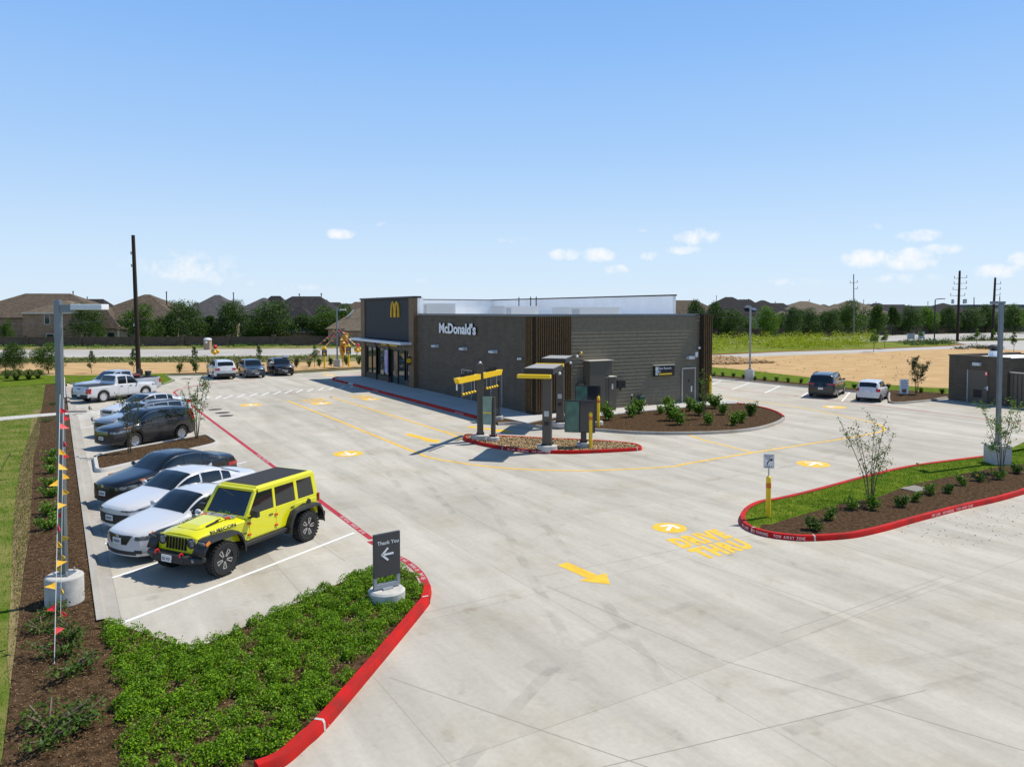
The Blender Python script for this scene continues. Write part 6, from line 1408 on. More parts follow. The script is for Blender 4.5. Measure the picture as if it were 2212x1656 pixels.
# weeds on the right beyond the driveway: one mass
wd_poly = [G(p).xy[:] for p in (R5(300,810),R5(545,800),R5(1200,778),R5(2200,742),R6(700,890),R6(760,850),R6(600,800),R5(2200,690),R5(1200,690),R5(545,720),R5(300,720))]
def weeds(name, poly, n, leaf, h, lm, label, nc=160, cl=2.2):
    c = scatter(poly, nc); k = rng.integers(0,nc,n); cr = rng.uniform(.5,1.3,nc)*cl; chh = rng.uniform(.45,1.15,nc)*h; r = np.sqrt(rng.random(n))*cr[k]; a = rng.random(n)*6.283
    P = np.stack([c[k,0]+r*np.cos(a), c[k,1]+r*np.sin(a), -.1+chh[k]*(1-(r/cr[k])**2*.7)*rng.uniform(.1,1.1,n)],1); V, F = leaves(P, leaf, .4, .5); o = mobj(name, fast_mesh(name, V, F, lm)); tag(o, label, 'weeds', kind='stuff'); return o
sheetp('weed_ground', [Vector((p[0],p[1],0)) for p in [] ] or px(V0,[(1400,770),(1529,764),(1678,757.5),(1905,751),(1939,749),(2052,745),(2070,743),(2040,738),(1960,741),(1905,738),(1700,737),(1529,743),(1400,748)]), -.085, M_weedg)
weeds('weeds', wd_poly, 34000, .24, 2.3, L_yel, 'tall yellow-green weeds between driveway and fence')
weeds('weeds', [G(p).xy[:] for p in ((-100,752),(345,749),(640,748),(795,747),(1300,738),(1300,735),(795,743.5),(640,745),(345,746),(-100,747))], 5000, .28, .55, L_fresh, 'bright weeds along the foot of the brick fence', 160, 1.6)
weeds('weeds', [G(p).xy[:] for p in ((-60,777),(345,772),(640,770),(1000,765),(1000,769.5),(640,774.5),(345,777),(-60,782))], 4500, .24, .45, L_mid, 'ragged grass on the near roadside', 160, 1.5)
weeds('weeds', [G(p).xy[:] for p in ((40,784),(345,781),(640,779),(700,777),(700,775),(640,776),(345,777.5),(40,780))], 2600, .22, .7, L_olive, 'dull scrub along the ditch before the dirt strip', 60, 1.6)
weeds('weeds', [G(p).xy[:] for p in (R9(740,1130),R9(1320,1115),R9(1330,1085),R9(740,1085))], 3000, .25, 1.1, L_dark, 'clipped dark hedge planting by the driveway end', 40, 1.6)
weeds('weeds', [G(p).xy[:] for p in (R9(1400,1170),R9(1860,1175),R9(1850,1150),R9(1480,1155))], 1500, .25, .8, L_olive, 'low olive planting on the far traffic island', 25, 1.5)
weeds('weeds', [G(p).xy[:] for p in (R9(1450,1070),R9(2080,1070),R9(2080,1060),R9(1450,1060))], 1500, .3, 1.4, L_dark, 'row of dark planting beside the far road', 16, 1.5)
# rocks of the menu island, wood chips
def rocks(name, poly, n, s, z, m_, label, kind='stuff', flat=.6):
    P = scatter(poly, n); base = np.array([[1,0,0],[-1,0,0],[0,1,0],[0,-1,0],[0,0,1],[0,0,-1]],float); fs = np.array([[0,2,4],[2,1,4],[1,3,4],[3,0,4],[2,0,5],[1,2,5],[3,1,5],[0,3,5]])
    Vs = []; Fs = []
    for i in range(n):
        v = base*(1+rng.uniform(-.3,.3,(6,1)))*s*rng.uniform(.5,1.4)*np.array([1,rng.uniform(.6,1),flat]); a = rng.random()*6.28; c_, s_ = math.cos(a), math.sin(a)
        v = np.column_stack([v[:,0]*c_-v[:,1]*s_, v[:,0]*s_+v[:,1]*c_, v[:,2]]) + np.array([P[i,0],P[i,1],z+rng.uniform(0,s*.5)]); Vs.append(v); Fs.append(fs+6*i)
    o = mobj(name, fast_mesh(name, np.vstack(Vs), np.vstack(Fs), m_)); tag(o, label, name, kind=kind); return o
rocks('gravel', isl_in, 3600, .048, .10, leafmat('river_stone', (.20,.115,.045), (.62,.45,.24), .7, 0.), 'brown river stones filling the red-kerbed menu island')
M_chip = leafmat('wood_chip', (.04,.024,.013), (.33,.22,.125), .9, 0.)
def chips(name, poly, n, label, z, s=.035): 
    P = scatter(poly, n); P = np.column_stack([P, z+rng.uniform(0,.02,n)]); V, F = leaves(P, s, 1.6, .35); o = mobj(name, fast_mesh(name, V, F, M_chip)); tag(o, label, 'mulch', kind='stuff')
chips('mulch_chips', [G(p).xy[:] for p in (W8(470,400),W8(590,640),R8(650,765),R8(715,1050),R8(760,1500),R8(800,1680),(-20,1680),R8(60,1250),R8(105,860),R8(150,430),W8(250,1600),W8(268,1270),W8(290,1000),W8(340,800),W8(370,420))], 34000, 'brown shredded bark over the left bed', .062)
chips('mulch_chips', gm + bo[::-1], 9000, 'brown shredded bark over the right island', .12)
chips('mulch_chips', [(p[0],p[1]) for p in plm], 9000, 'dark shredded bark in the planter by the restaurant', .102, .05)
chips('mulch_chips', [(p.x,p.y) for p in PI_IN], 4000, 'brown shredded bark on the parking island', .102, .045)
dirtm = leafmat('clod', (.30,.19,.09), (.50,.34,.18), .95, 0.)
rocks('dirt_clods', [G(p).xy[:] for p in (R5(545,845),R5(760,850),R5(1000,880),R5(1190,900),R5(1000,905),R5(760,915),R5(545,918))], 800, .26, -.05, dirtm, 'heap of broken dirt clods on the bare field')
rocks('dirt_clods', [G(p).xy[:] for p in (R5(545,850),R5(2200,810),R6(1400,960),R6(1400,1260),R6(900,1230),R5(1400,1030),R5(545,930))], 130, .09, -.09, dirtm, 'scattered small dirt clods on the bare field')
rocks('debris', [G(p).xy[:] for p in (R7(1340,830),R7(1600,760),R7(2000,690),R7(2212,670),R7(2212,900),R7(1800,960),R7(1450,900))], 120, .024, .0, leafmat('dry_leaf', (.20,.13,.06), (.42,.28,.14), .9, 0.), 'dry leaf litter scattered along the right island kerb', flat=.2)
# ------------------------------------------------------------------ houses, fence, poles, lamps, signs
M_br1 = brickmat('house_brick', (.27,.16,.095), (.36,.23,.14), (.25,.2,.16), .5, .16, .2)
M_br2 = brickmat('pale_brick', (.42,.34,.24), (.48,.39,.28), (.4,.34,.27), .5, .16, .2)
M_fen = brickmat('fence_brick', (.085,.060,.040), (.12,.085,.058), (.08,.06,.045), .5, .18, .3)
M_rf1 = mat('house_roof_tan', (.108,.085,.062), .9, spec=.1, var=.28, vs=1.6, bump=.5, bs=12); M_rf2 = mat('house_roof_grey', (.085,.082,.082), .9, spec=.1, var=.2, vs=1.6, bump=.5, bs=12); M_rf3 = mat('roof_dark', (.038,.036,.037), .9, spec=.1, var=.25, vs=1.6, bump=.5, bs=12)
M_rf4 = mat('roof_light_tan', (.165,.134,.098), .9, spec=.1, var=.18, vs=1.6, bump=.5, bs=12)
M_wt = mat('white_trim', (.68,.65,.58), .6); M_hg = mat('house_glass', (.03,.045,.04), .08, spec=.8)
def hip(mb, w, d, z0, zr, rl, oh=.45, cx=0, cy=0, along='x'):
    """hip roof over a w x d plan; ridge of length rl"""
    hw_, hd = w/2+oh, d/2+oh; e = z0-.12
    a = [(-hw_,-hd,e),(hw_,-hd,e),(hw_,hd,e),(-hw_,hd,e)]; r = [(-rl/2,0,zr),(rl/2,0,zr)] if along == 'x' else [(0,-rl/2,zr),(0,rl/2,zr)]
    V = [(x+cx,y+cy,z) for x,y,z in a+r]; F = [(0,1,5,4),(1,2,5),(2,3,4,5),(3,0,4)] if along == 'x' else [(0,1,4),(1,2,5,4),(2,3,5),(3,0,4,5)]
    mb.add(V, F); mb.add([(x+cx,y+cy,z-.18) for x,y,z in a]+[(x+cx,y+cy,z-.003) for x,y,z in a], [(3,2,1,0),(0,1,5,4),(1,2,6,5),(2,3,7,6),(3,0,4,7)])
def house(px_, label, Y, w, d, zr, eave, rl, roof, wall, along='x', yaw=0., extra=(), win=(), vents=1, group=None, tilt=None):
    c = AT((px_,700), Y); t = thing('house', label, 'house', (c.x,Y+d/2,-.1), yaw, group)
    mb = MB(); mb.box(-w/2,w/2,-d/2,d/2,0,eave); mb.build('wall', wall, t)
    mb = MB(); hip(mb,w,d,eave+.1,zr,rl,along=along); rf = mb.build('roof', roof, t)
    for (x,y,ww,dd,ev,zz,rl2,al,rm) in extra:
        mb = MB(); mb.box(x-ww/2,x+ww/2,y-dd/2,y+dd/2,0,ev-.02); mb.build('wing', wall, t); mb = MB(); hip(mb,ww,dd,ev+.08,zz,rl2,.4,x,y,al); mb.build('roof', rm or roof, t)
    for (x,z,ww,hh) in win:
        mb = MB(); mb.box(x-ww/2-.08,x+ww/2+.08,-d/2-.06,-d/2-.005,z-.08,z+hh+.08); f = mb.build('window', M_wt, t); mb = MB(); mb.box(x-ww/2,x+ww/2,-d/2-.075,-d/2-.062,z,z+hh); mb.build('pane', M_hg, f)
    for i in range(vents):
        x = (R_.uniform(-.3,.3))*w; y = R_.uniform(-.1,.15)*d; mb = MB(); mb.tube([(x,y,eave+.5),(x,y,zr+.35+R_.uniform(0,.4))], .11, 6); mb.lathe([(.2,0),(.16,.16)], (x,y,zr+.4), 8); mb.build('vent_pipe', M_dkm, rf)
    return t
def zof(py,Y): return HC+(YH-py)/FOC*Y
GH = None
# left: big tan house, its brick gable facing us
Y=150.; k = Y/FOC
h1 = house(45,'tan-roofed brick house at the far left with a tall brick gable wall', Y, 30, 18, zof(634,Y+9)+.1, 5.2, 9, M_rf1, M_br1, 'x', .12, extra=((7.5,-7.5,13.5,9,6.1,8.6,3.0,'y',M_rf4),(-12,-7,13,8,3.0,6.0,5,'x',None)), vents=1)
for (x,z,ww,hh,nm) in ((5.4,3.9,.9,1.9,'window'),(5.9,.2,1.3,1.7,'arched_window')):
    mb = MB(); mb.box(x-ww/2-.1,x+ww/2+.1,-12.06,-12.005,z-.1,z+hh+.1); f = mb.build(nm, M_wt, h1); mb = MB(); mb.box(x-ww/2,x+ww/2,-12.08,-12.062,z,z+hh); mb.build('pane', M_hg, f)
mb = MB(); mb.box(.7,14.3,-12.45,-12.40,5.95,6.15); mb.build('fascia_board', M_wt, h1)
for i,x in enumerate((-7.2,-4.6)):
    mb = MB(); mb.ball((x,-2.2,8.6), .55, 8, (1.1,.5,.35)); mb.build('roof_vent', M_wt, h1)
h2 = house(272,'long tan-roofed house behind the tall utility pole with a dormer', Y, 21, 18, zof(636,Y+9)+.1, 4.6, 1.2, M_rf1, M_br2, 'x', 0, extra=((-5.2,-6.5,9.5,8,3.1,7.4,2,'y',None),(4.2,-8.2,10,5,2.9,4.2,7,'x',None)), win=((3.6,3.2,2.6,1.3),), vents=1)
mb = MB(); mb.box(-.7,-.3,-11.0,-10.6,0,3.0); mb.build('porch_post', M_wt, h2)
for x in (-4.5,-2.2,2.0,4.4,6.6):
    mb = MB(); mb.box(x-.8,x+.8,-10.9 if x>0 else -10.6,-10.78 if x > 0 else -10.48,.2,2.3); f=mb.build('window', M_wt, h2); mb = MB(); mb.box(x-.7,x+.7,-10.93 if x>0 else -10.63,-10.905 if x>0 else -10.605,.3,2.2); mb.build('pane', M_hg, f)
Y=152.
h3 = house(437,'grey-roofed house with a tall peak left of its smaller peak', Y, 13, 16, zof(637,Y+8)+.1, 5.0, 1.0, M_rf2, M_br2, 'x', .05, extra=((9.5,1.5,12,13,5.6,zof(642,Y+9),.6,'x',None),(1.8,-7.5,5.5,5,2.7,4.5,.5,'x',None)), win=((0,.4,2,1.8),), vents=1)
mb = MB(); mb.box(14.9,15.3,-5.2,-4.9,0,5.6); mb.build('corner_post', M_wt, h3)
h4 = house(640,'dark-roofed house with two ridges and a lower front hip', Y, 17, 15, zof(640,Y+7.5)+.1, 5.2, 6.0, M_rf3, M_rf3 if False else M_br1, 'x', 0, extra=((0.5,-6.5,7.5,7,4.6,7.6,.4,'x',None),(-7.5,3,10,10,5,zof(638,Y+10),2,'x',None),(1.0,-10.5,9,4,2.3,3.6,2,'x',M_rf2)), win=((-3.5,2.6,1.6,1.5),(2.8,2.6,1.6,1.5)), vents=2)
h5 = house(800,'pale tan-roofed low house right beside the charcoal tower', 140., 16, 16, 9.2, 3.2, .6, M_rf4, M_br1, 'x', 0, extra=((-1.5,-7.0,6,5,2.9,5.0,.4,'x',None),), win=((-4.2,.6,2.2,1.7),), vents=0)
mb = MB(); mb.obox((-4.3,-5.2,6.0), (.6,.35,.72), (0,1,-.55), .9, .3, .04); mb.build('skylight', M_canw, h5)
for px_, ytop, w_, rf, lab in ((150,648,8,M_rf3,'small dark roof peeking over the big tan house'),(178,645,9,M_rf3,'dark peaked roof right behind the near lamp arm'),(300,656,13,M_rf2,'low grey roof just right of the utility pole'),(545,655,9,M_rf1,'small brown roof between the grey and dark houses'),(598,653,10,M_rf1,'brown roof left of the dark-roofed house'),(735,655,15,M_rf3,'dark roof behind the far street lamp'),(775,651,10,M_rf1,'brown roof peak beside the charcoal tower'),(20,650,10,M_rf1,'brown roof corner at the left picture edge'),(470,652,12,M_rf2,'grey ridge behind the twin peaks'),(705,652,9,M_rf3,'dark ridge right of the dark-roofed house')):
    Yh = 185.; house(px_, lab, Yh, w_*1.25, 12, zof(ytop,Yh+6), 5.2, w_*.45, rf, M_br2, 'x', 0, vents=R_.randrange(2))
RH = [(1480,648,21,M_rf1,'tan hip roof directly behind the restaurant roof end',9),(1590,641,17,M_rf3,'dark peaked house with solar panels on its roof',2),(1625,646,12,M_rf3,'dark roof right of the solar panel peak',3),(1665,648,14,M_rf3,'dark peak behind the middle lamp pole',1),(1690,654,12,M_rf3,'dark ridge right of the middle lamp pole',5),
      (1757,650,21,M_rf4,'pale tan hip roof in the right hand row',2),(1830,656,10,M_rf4,'small tan roof left of the utility pole',1),(1862,649,18,M_rf4,'tan roof behind the first right hand utility pole',2),(1920,654,11,M_rf3,'dark roof with white vents',1.5),(1955,657,13,M_rf3,'dark low ridge with three vents',6),(2000,660,17,M_rf3,'long low dark roof behind the bright tree',13),(2068,654,17,M_rf3,'dark pyramid roof right of the black street lamp',.5)]
for px_, ytop, w_, rf, lab, rl in RH:
    Yh = 290.; w_ *= 1.5; rl *= 1.5; house(px_, lab, Yh, w_, 20, zof(ytop,Yh+10), 5.0, rl, rf, M_br2, 'x', R_.uniform(-.1,.1), extra=((w_*.28,1.5,w_*.5,9,5.0,zof(ytop+6,Yh),1,'x',None),) if w_ > 22 else (), vents=1 if w_ > 15 else 0)
so_ = [o for o in bpy.data.objects if o.get('label','').startswith('dark peaked house with solar')][0]
for i in range(3):
    mb = MB(); mb.obox((5.6+i*2.0,-7.2-i*.5,8.2-i*.9), (1,0,-.1), (0,1,.62), .95, 1.0, .04); mb.build('solar_panel', mat('solar', (.10,.14,.20), .12, spec=.8), so_)
# long low building on the horizon at the right
c = AT((2170,655), 420.); t = thing('warehouse', 'long low dark blue roofed building on the right horizon', 'building', (c.x,420,0), 0); mb = MB(); mb.box(-20,60,0,20,0,8.4); mb.build('wall', M_wt, t); mb = MB(); mb.box(-22,62,-2,22,8.403,10.1); mb.build('roof', mat('roof_blue', (.07,.10,.13), .5), t)
# brick fence with piers: one long wall per stretch
def fence(pts, step, h, label, grp=None):
    A = G(pts[0]); t = thing('brick_fence', label, 'fence', (A.x,A.y,-.1), 0); W_ = [G(p)-A for p in pts]; mb = MB(); cp = MB(); n_ = 0
    for a,b in zip(W_[:-1],W_[1:]):
        d = b-a; L = d.length; d.normalize(); mid = (a+b)/2; mb.obox((mid.x,mid.y,h/2), d, (-d.y,d.x,0), L/2, .12, h/2); cp.obox((mid.x,mid.y,h+.05), d, (-d.y,d.x,0), L/2, .18, .05)
    mb.build('panel', M_fen, t); cp.build('coping', M_fen, t)
    for a,b in zip(W_[:-1],W_[1:]):
        L = (b-a).length; k = max(1,int(L/step)); 
        for i in range(k):
            p = a.lerp(b,(i+.5)/k); q = MB(); q.box(p.x-.32,p.x+.32,p.y-.32,p.y+.32,0,h+.30); q.box(p.x-.4,p.x+.4,p.y-.4,p.y+.4,h+.303,h+.42); q.build('pier', M_fen, t)
    return t
fence([(-420,749),(0,747),(345,746),(640,745),(800,743)], 8.2, 1.62, 'brown brick fence with piers running across the left background')
fence([(1300,732),(1531,729),(1755,726),(2040,718.5),(2212,715.5),(2600,709)], 8.2, 2.1, 'darker brick fence behind the weeds on the right')
# ------------------------------------------------------------------ utility poles and wires
M_pole = mat('pole_timber', (.030,.020,.013), .9, var=.25, vs=3, stretch=(1,1,.1)); M_polg = mat('pole_weathered', (.16,.15,.13), .9, var=.2, vs=3)
def upole(foot, top, label, r=.16, arms=(), mt=M_pole, lean=0.):
    b = G(foot,-.1); T_ = AT(top, b.y); h = T_.z+.1; t = thing('utility_pole', label, 'utility pole', b, 0, None); mb = MB(); mb.tube([(0,0,0),((T_.x-b.x)*.5,0,h*.5),(T_.x-b.x,0,h)], [r,r*.85,r*.7], 10); mb.build('pole', mt, t, smooth=60)
    for f, L, kind in arms:
        x = (T_.x-b.x)*f; z = h*f
        if kind == 'arm':
            mb = MB(); mb.tube([(x,-.05,z),(x+L,-.05,z)], .05, 6); a = mb.build('cross_arm', M_dkm, t); mb = MB(); mb.tube([(x+L*.96,-.05,z),(x+L*.96,-.05,z+.55)], .07, 6); mb.build('insulator', M_grey, a)
        elif kind == 'can':
            mb = MB(); mb.lathe([(.25,0),(.27,.1),(.27,.85),(.2,.95)], (x+L,0,z), 12); mb.build('transformer', M_grey, t, smooth=40)
        else:
            mb = MB(); mb.box(x-.28,x-.10,-.18,.06,z,z+.3); mb.build('bracket', M_grey, t)
    return t
upole((299.5,805),(287.5,508),'tall dark timber utility pole with clamps behind the pickups', .26, ((.86,0,'b'),(.77,0,'b'),(.34,0,'b')))
upole(R9(128,1040),R9(125,258),'slim utility pole rising from the weeds right of the middle lamp', .15, ((.86,-.9,'arm'),(.87,.9,'arm'),(.77,.9,'arm')), M_polg)
upole(R9(1395,1075),R9(1425,215),'tallest dark utility pole with four pairs of arms and transformers', .30, ((.90,1.6,'arm'),(.82,1.6,'arm'),(.74,1.6,'arm'),(.89,-1.2,'arm'),(.81,-1.2,'arm'),(.73,-1.4,'arm'),(.645,1.3,'arm'),(.645,-1.9,'arm'),(.53,-1.3,'can'),(.53,1.2,'can'),(.535,1.5,'can')))
upole(R9(1820,1065),R9(1860,300),'dark leaning utility pole with three arms left of the right lamp pole', .30, ((.90,1.3,'arm'),(.81,1.3,'arm'),(.72,1.3,'arm')))
upole(R9(1596,900),R9(1600,540),'short distant utility pole above the dark trees', .22, ()); upole(R9(1912,900),R9(1915,530),'distant utility pole just behind the right lamp pole', .22, ())
def wire(name, a, b, sag, label, r=.02):
    P = [a.lerp(b,i/14)-Vector((0,0,sag*4*(i/14)*(1-i/14))) for i in range(15)]; mb = MB(); mb.tube(P, r, 4, cap=False); o = mb.build(name, M_dkm); tag(o, label, 'wire'); return o
for i,(p,q,s,l_) in enumerate(((AT((1400,668),100),AT((1860,652),150),1.0,'upper overhead wire crossing behind the middle lamp pole'),(AT((1400,681),100),AT((1860,662),150),1.0,'lower overhead wire crossing behind the middle lamp pole'),(AT((-100,690),118),AT((299,688),80),.6,'thin overhead wire left of the tall utility pole'),(AT((299,688),80),AT((790,686),110),.6,'thin overhead wire right of the tall utility pole'))): wire('overhead_wire', p, q, s, l_, .028)
# ------------------------------------------------------------------ lamp poles
M_galv = mat('galvanised', (.20,.225,.25), .38, metal=.55, var=.12, vs=2)
def lamp_pole(name, loc, h, w_, label, pier_, arm, ph=.66, pr=.38, base=.06, rot=0.):
    t = thing(name, label, 'lamp post', (loc.x,loc.y,base), rot); mb = MB()
    if pier_ == 'round': mb.lathe([(pr,0),(pr,ph-.03),(pr-.04,ph)], n=32)
    else: mb.box(-pr,pr,-pr,pr,0,ph)
    mb.build('concrete_pier', M_pier, t, smooth=35 if pier_=='round' else None, bevel=.02)
    mb = MB(); mb.box(-w_/2,w_/2,-w_/2,w_/2,ph,h); mb.build('pole', M_galv, t, bevel=.01)
    mb = MB(); mb.box(-.17,.17,-.17,.17,ph+.003,ph+.03); bp = mb.build('base_plate', M_galv, t); 
    for i in (-1,1):
        for j in (-1,1): mb = MB(); mb.tube([(i*.14,j*.14,ph+.03),(i*.14,j*.14,ph+.11)], .018, 6); mb.build('anchor_bolt', M_grey, bp)
    if arm:
        mb = MB(); mb.box(w_/2,w_/2+.28,-.05,.05,h-.26,h-.10); mb.build('arm', M_galv, t); mb = MB(); mb.box(w_/2+.28,w_/2+.95,-.15,.15,h-.21,h-.09); mb.build('lamp_head', M_canw, t, bevel=.015)
    else:
        mb = MB(); mb.box(-.05,.5,-.16,.16,h,h+.12); mb.build('lamp_head', M_galv, t, bevel=.02)
    return t
lp = G(R8(400,640),.06); LPH = AT((125,648), lp.y).z-.06
lamp_pole('lamp_post', lp, LPH, .125, 'near square steel lamp post on a round pier wrapped in pennant strings', 'round', True, .62, .375)
p = G(R7(2035,402),.1); lamp_pole('lamp_post', p, AT(R6(1995,490),p.y).z-.1, .15, 'right lamp post on a square pier behind a young myrtle', 'square', False, .78, .36, .1, rad(90))
p = G(R5(940,1062),.1); lamp_pole('lamp_post', p, AT(R5(945,372),p.y).z-.1, .15, 'lamp post on a square pier on the grass verge right of the restaurant', 'square', False, .95, .36, .05, rad(150))
p = G(S1(858,1570),.08); lamp_pole('lamp_post', p, AT(S1(860,640),p.y).z-.08, .15, 'far lamp post on a square pier hung with bunting', 'square', True, .80, .38, .08, 0)
p = G(R9(1113,1095),-.1); t = thing('street_lamp', 'black single-arm street lamp beside the far road', 'street lamp', p); hh = AT(R9(1120,565),p.y).z+.1; mb = MB(); mb.lathe([(.35,0),(.35,.8),(.3,.85)], n=14); mb.build('concrete_pier', M_pier, t); mb = MB(); mb.tube([(0,0,.85),(0,0,hh-.2),(.15,0,hh),(1.6,0,hh+.1)], [.13,.10,.09,.07], 8); mb.build('pole', M_dkm, t, smooth=60); mb = MB(); mb.box(.9,2.0,-.2,.2,hh+.02,hh+.18); mb.build('lamp_head', M_dkm, t, bevel=.05)
# ------------------------------------------------------------------ pennant strings
M_pr = mat('pennant_red', (.62,.012,.02), .5); M_py = mat('pennant_yellow', (.85,.45,.01), .5); M_str = mat('string', (.75,.75,.76), .6)
def pennants(name, a, b, n_, label, size=.26, sag=.1, start=.06, rs=1, dens=1.):
    t = thing(name, label, 'pennant string', a, 0, 'pennant strings'); d = b-a; rr = random.Random(rs); mb = MB(); P = [d*(i/12)-Vector((0,0,sag*4*(i/12)*(1-i/12))) for i in range(13)]; mb.tube(P, .006 if size < .3 else .012, 4, cap=False); mb.build('string', M_str, t)
    for i in range(n_):
        u = start+(1-start*1.6)*i/(n_-1)+rr.uniform(-.02,.02); p = d*u-Vector((0,0,sag*4*u*(1-u))); q = d.normalized()*size*.5; a2 = rr.uniform(-.9,.9); out = Vector((math.cos(a2)*(1 if rr.random() < .7 else -1),math.sin(a2),rr.uniform(-.55,.1))).normalized()*size*rr.uniform(.75,1.1)
        m_ = MB(); m_.add([p-q*.8,p+q*.8,p+out*.55-q*.25+Vector((.01,.02,0)),p+out], [(0,2,1),(0,3,2),(1,2,3)]); m_.build('pennant', M_pr if rr.random() < .5 else M_py, t)
    return t
ptop = Vector((lp.x+.05,lp.y-.08,AT(W8(525,470),lp.y).z))
st1 = G(R8(335,1020),.06); st2 = G(R8(372,800),.06)
pennants('pennant_string', ptop, Vector((st1.x,st1.y,.06)), 13, 'front pennant string from the near lamp post to a stake in the mulch', .18, .02, .08, 3)
pennants('pennant_string', ptop+Vector((.06,.02,-.1)), Vector((st2.x,st2.y,.06)), 11, 'second pennant string close behind the front one on the near lamp post', .17, .02, .10, 8)
pl_ = Vector((lp.x,lp.y,0))
far_pole_top = AT(W8(545,330), 30.)
pennants('pennant_string', AT(W8(540,500),18.5), AT(W8(535,330),34.), 4, 'short yellow pennant string running away behind the near lamp post', .30, .05, .1, 11)
FP = G(S1(858,1570),.08); fz_ = lambda q: AT(q, FP.y)
for i,(a,b,k,lab) in enumerate((((850,915),(560,1230),9,'far bunting string from the lamp post down to the left'),((850,985),(650,1290),8,'lower far bunting string to the left'),((860,905),(1240,1260),10,'far bunting string from the lamp post towards the tower'),((860,985),(1100,1250),6,'second far bunting string towards the tower'),((855,1070),(330,1480),9,'lowest far bunting string to the shrubs at left'))):
    p = fz_(S1(*a)); q = fz_(S1(*b)); q = Vector((q.x,q.y-1.2,max(.3,q.z))); pennants('pennant_string', p, q, k, lab, .36, .25, .06, 20+i)
# ------------------------------------------------------------------ small things
def balloons(loc, label, s=.22):
    t = thing('balloon_bunch', label, 'balloons', loc, 0, None); mb = MB(); mb.tube([(0,0,0),(0,0,1.0)], .012, 4); mb.build('ribbon', M_str, t)
    for c, mt in (((.02,0,1.75),'balloon_red'),((-.22,0,1.28),'balloon_yellow'),((.24,.05,1.28),'balloon_yellow'),((.03,-.15,1.15),'balloon_yellow')):
        mb = MB(); mb.ball(c, s, 10, (1,1,1.12)); mb.build('balloon', mat(mt, (.62,.01,.015) if 'red' in mt else (.85,.52,.02), .15, coat=.6), t, smooth=180)
balloons(G((465,800),.08)+Vector((0,0,.75)), 'red and yellow balloons floating above the white crossover'); balloons(G(S1(1185,1560),.08)+Vector((0,0,.6)), 'red and yellow balloons beside the charcoal tower')
b_ = G(S1(950,1560),.08); zt = AT(S1(985,1045),b_.y).z; zb = AT(S1(945,1330),b_.y).z
t = thing('air_dancer', 'wrinkled yellow and red inflatable dancer tied up near the far lamp post', 'inflatable', (b_.x,b_.y,.08)); mb = MB(); 
P = [(0,0,0),(-.05,0,zb*.5),(-.05,0,zb),(.0,0,(zb+zt)/2-.2),(.22,0,zt-.5),(.45,.05,zt)]; mb.tube(P, [.05,.05,.36,.32,.36,.22], 12); bdy = mb.build('tube_body', mat('dancer_yellow', (.55,.27,.02), .6, col2=(.72,.40,.03), vs=3, bump=.6, bs=5), t, smooth=60)
for a,b in (((.05,-.1,zt-.7),(.75,-.2,zt-1.3)),((-.1,-.2,zt-1.4),(.25,-.35,zt-2.2))): mb = MB(); a=Vector(a); b=Vector(b); mb.tube([a,a.lerp(b,.5)+Vector((0,0,.12)),b], [.14,.12,.08], 8); mb.build('arm', mat('dancer_red', (.45,.05,.02), .6), bdy, smooth=60)
for q0,q1,lab in ((S1(655,1590),S1(650,1275),'black and yellow pick-up bay sign left of the far lamp post'),(S1(1040,1570),S1(1038,1235),'black and yellow pick-up bay sign right of the far lamp post')):
    b_ = G(q0,.08); h_ = AT(q1,b_.y).z-.08; t = thing('bay_sign', lab, 'sign', (b_.x,b_.y,.08), 0, 'pick-up bay signs'); mb = MB(); mb.lathe([(.11,0),(.11,h_*.58),(.05,h_*.6)], n=12); mb.build('bollard', M_ybar, t); mb = MB(); mb.tube([(0,0,h_*.6),(0,0,h_*.98)], .04, 6); mb.build('post', M_grey, t)
    mb = MB(); mb.box(-.28,.28,-.06,-.04,h_*.60,h_*.92); pn = mb.build('panel', M_blk, t); mb = MB(); mb.lathe([(.14,-.01),(.14,0)], (0,-.062,h_*.73), 16, 'y'); mb.build('disc', M_arch, pn); mb = MB(); mb.box(-.18,.18,-.068,-.062,h_*.84,h_*.86); mb.box(-.18,.18,-.068,-.062,h_*.645,h_*.66); mb.build('text_line', M_white, pn)
    mb = MB(); 
    for x_,y_,z_ in ((-.15,0,.02),(.12,-.05,.0),(0,.05,.14)): mb.ball((x_,y_,h_*.97+z_), .14, 8)
    mb.build('ribbon_bow', M_ybar, t, smooth=180)
# thank you sign
a = G(S6(490,1310),.33); b = G(S6(800,1235),.33); c = (a+b)/2; dd = (b-a).normalized(); W_ = .66
t = thing('exit_sign', 'charcoal thank you sign with a white arrow on a grey frame in the near bed', 'sign', (c.x,c.y,.06), math.atan2(dd.y,dd.x)); mb = MB(); mb.lathe([(.40,0),(.40,.23),(.36,.27)], n=28); mb.build('concrete_pier', M_pier, t, smooth=35)
zt = AT(S6(640,545),c.y).z-.06; zb = AT(S6(640,1105),c.y).z-.06; hw_ = (b-a).length/2+.03
mb = MB(); mb.box(-hw_,hw_,-.035,.035,zb,zt); pn = mb.build('panel', mat('sign_charcoal', (.052,.054,.056), .45), t, bevel=.006)
mb = MB(); mb.box(-hw_,-hw_+.075,-.03,.03,.30,zb); mb.box(hw_-.075,hw_,-.03,.03,.30,zb); mb.box(-hw_,hw_,-.031,.031,.30,.40); mb.build('frame', mat('frame_grey', (.30,.32,.34), .45), t, bevel=.004)
mb = MB(); mb.box(-.12,.12,-.1,.1,.27,.305); mb.build('base_plate', M_grey, t)
mb = MB(); add_text(mb, 'Thank You', (.02,-.037,zt-.20), (1,0,0), (0,0,1), width=hw_*1.62, bold=.01); mb.build('lettering', M_white, pn)
mb = MB(); zc = zt-.46
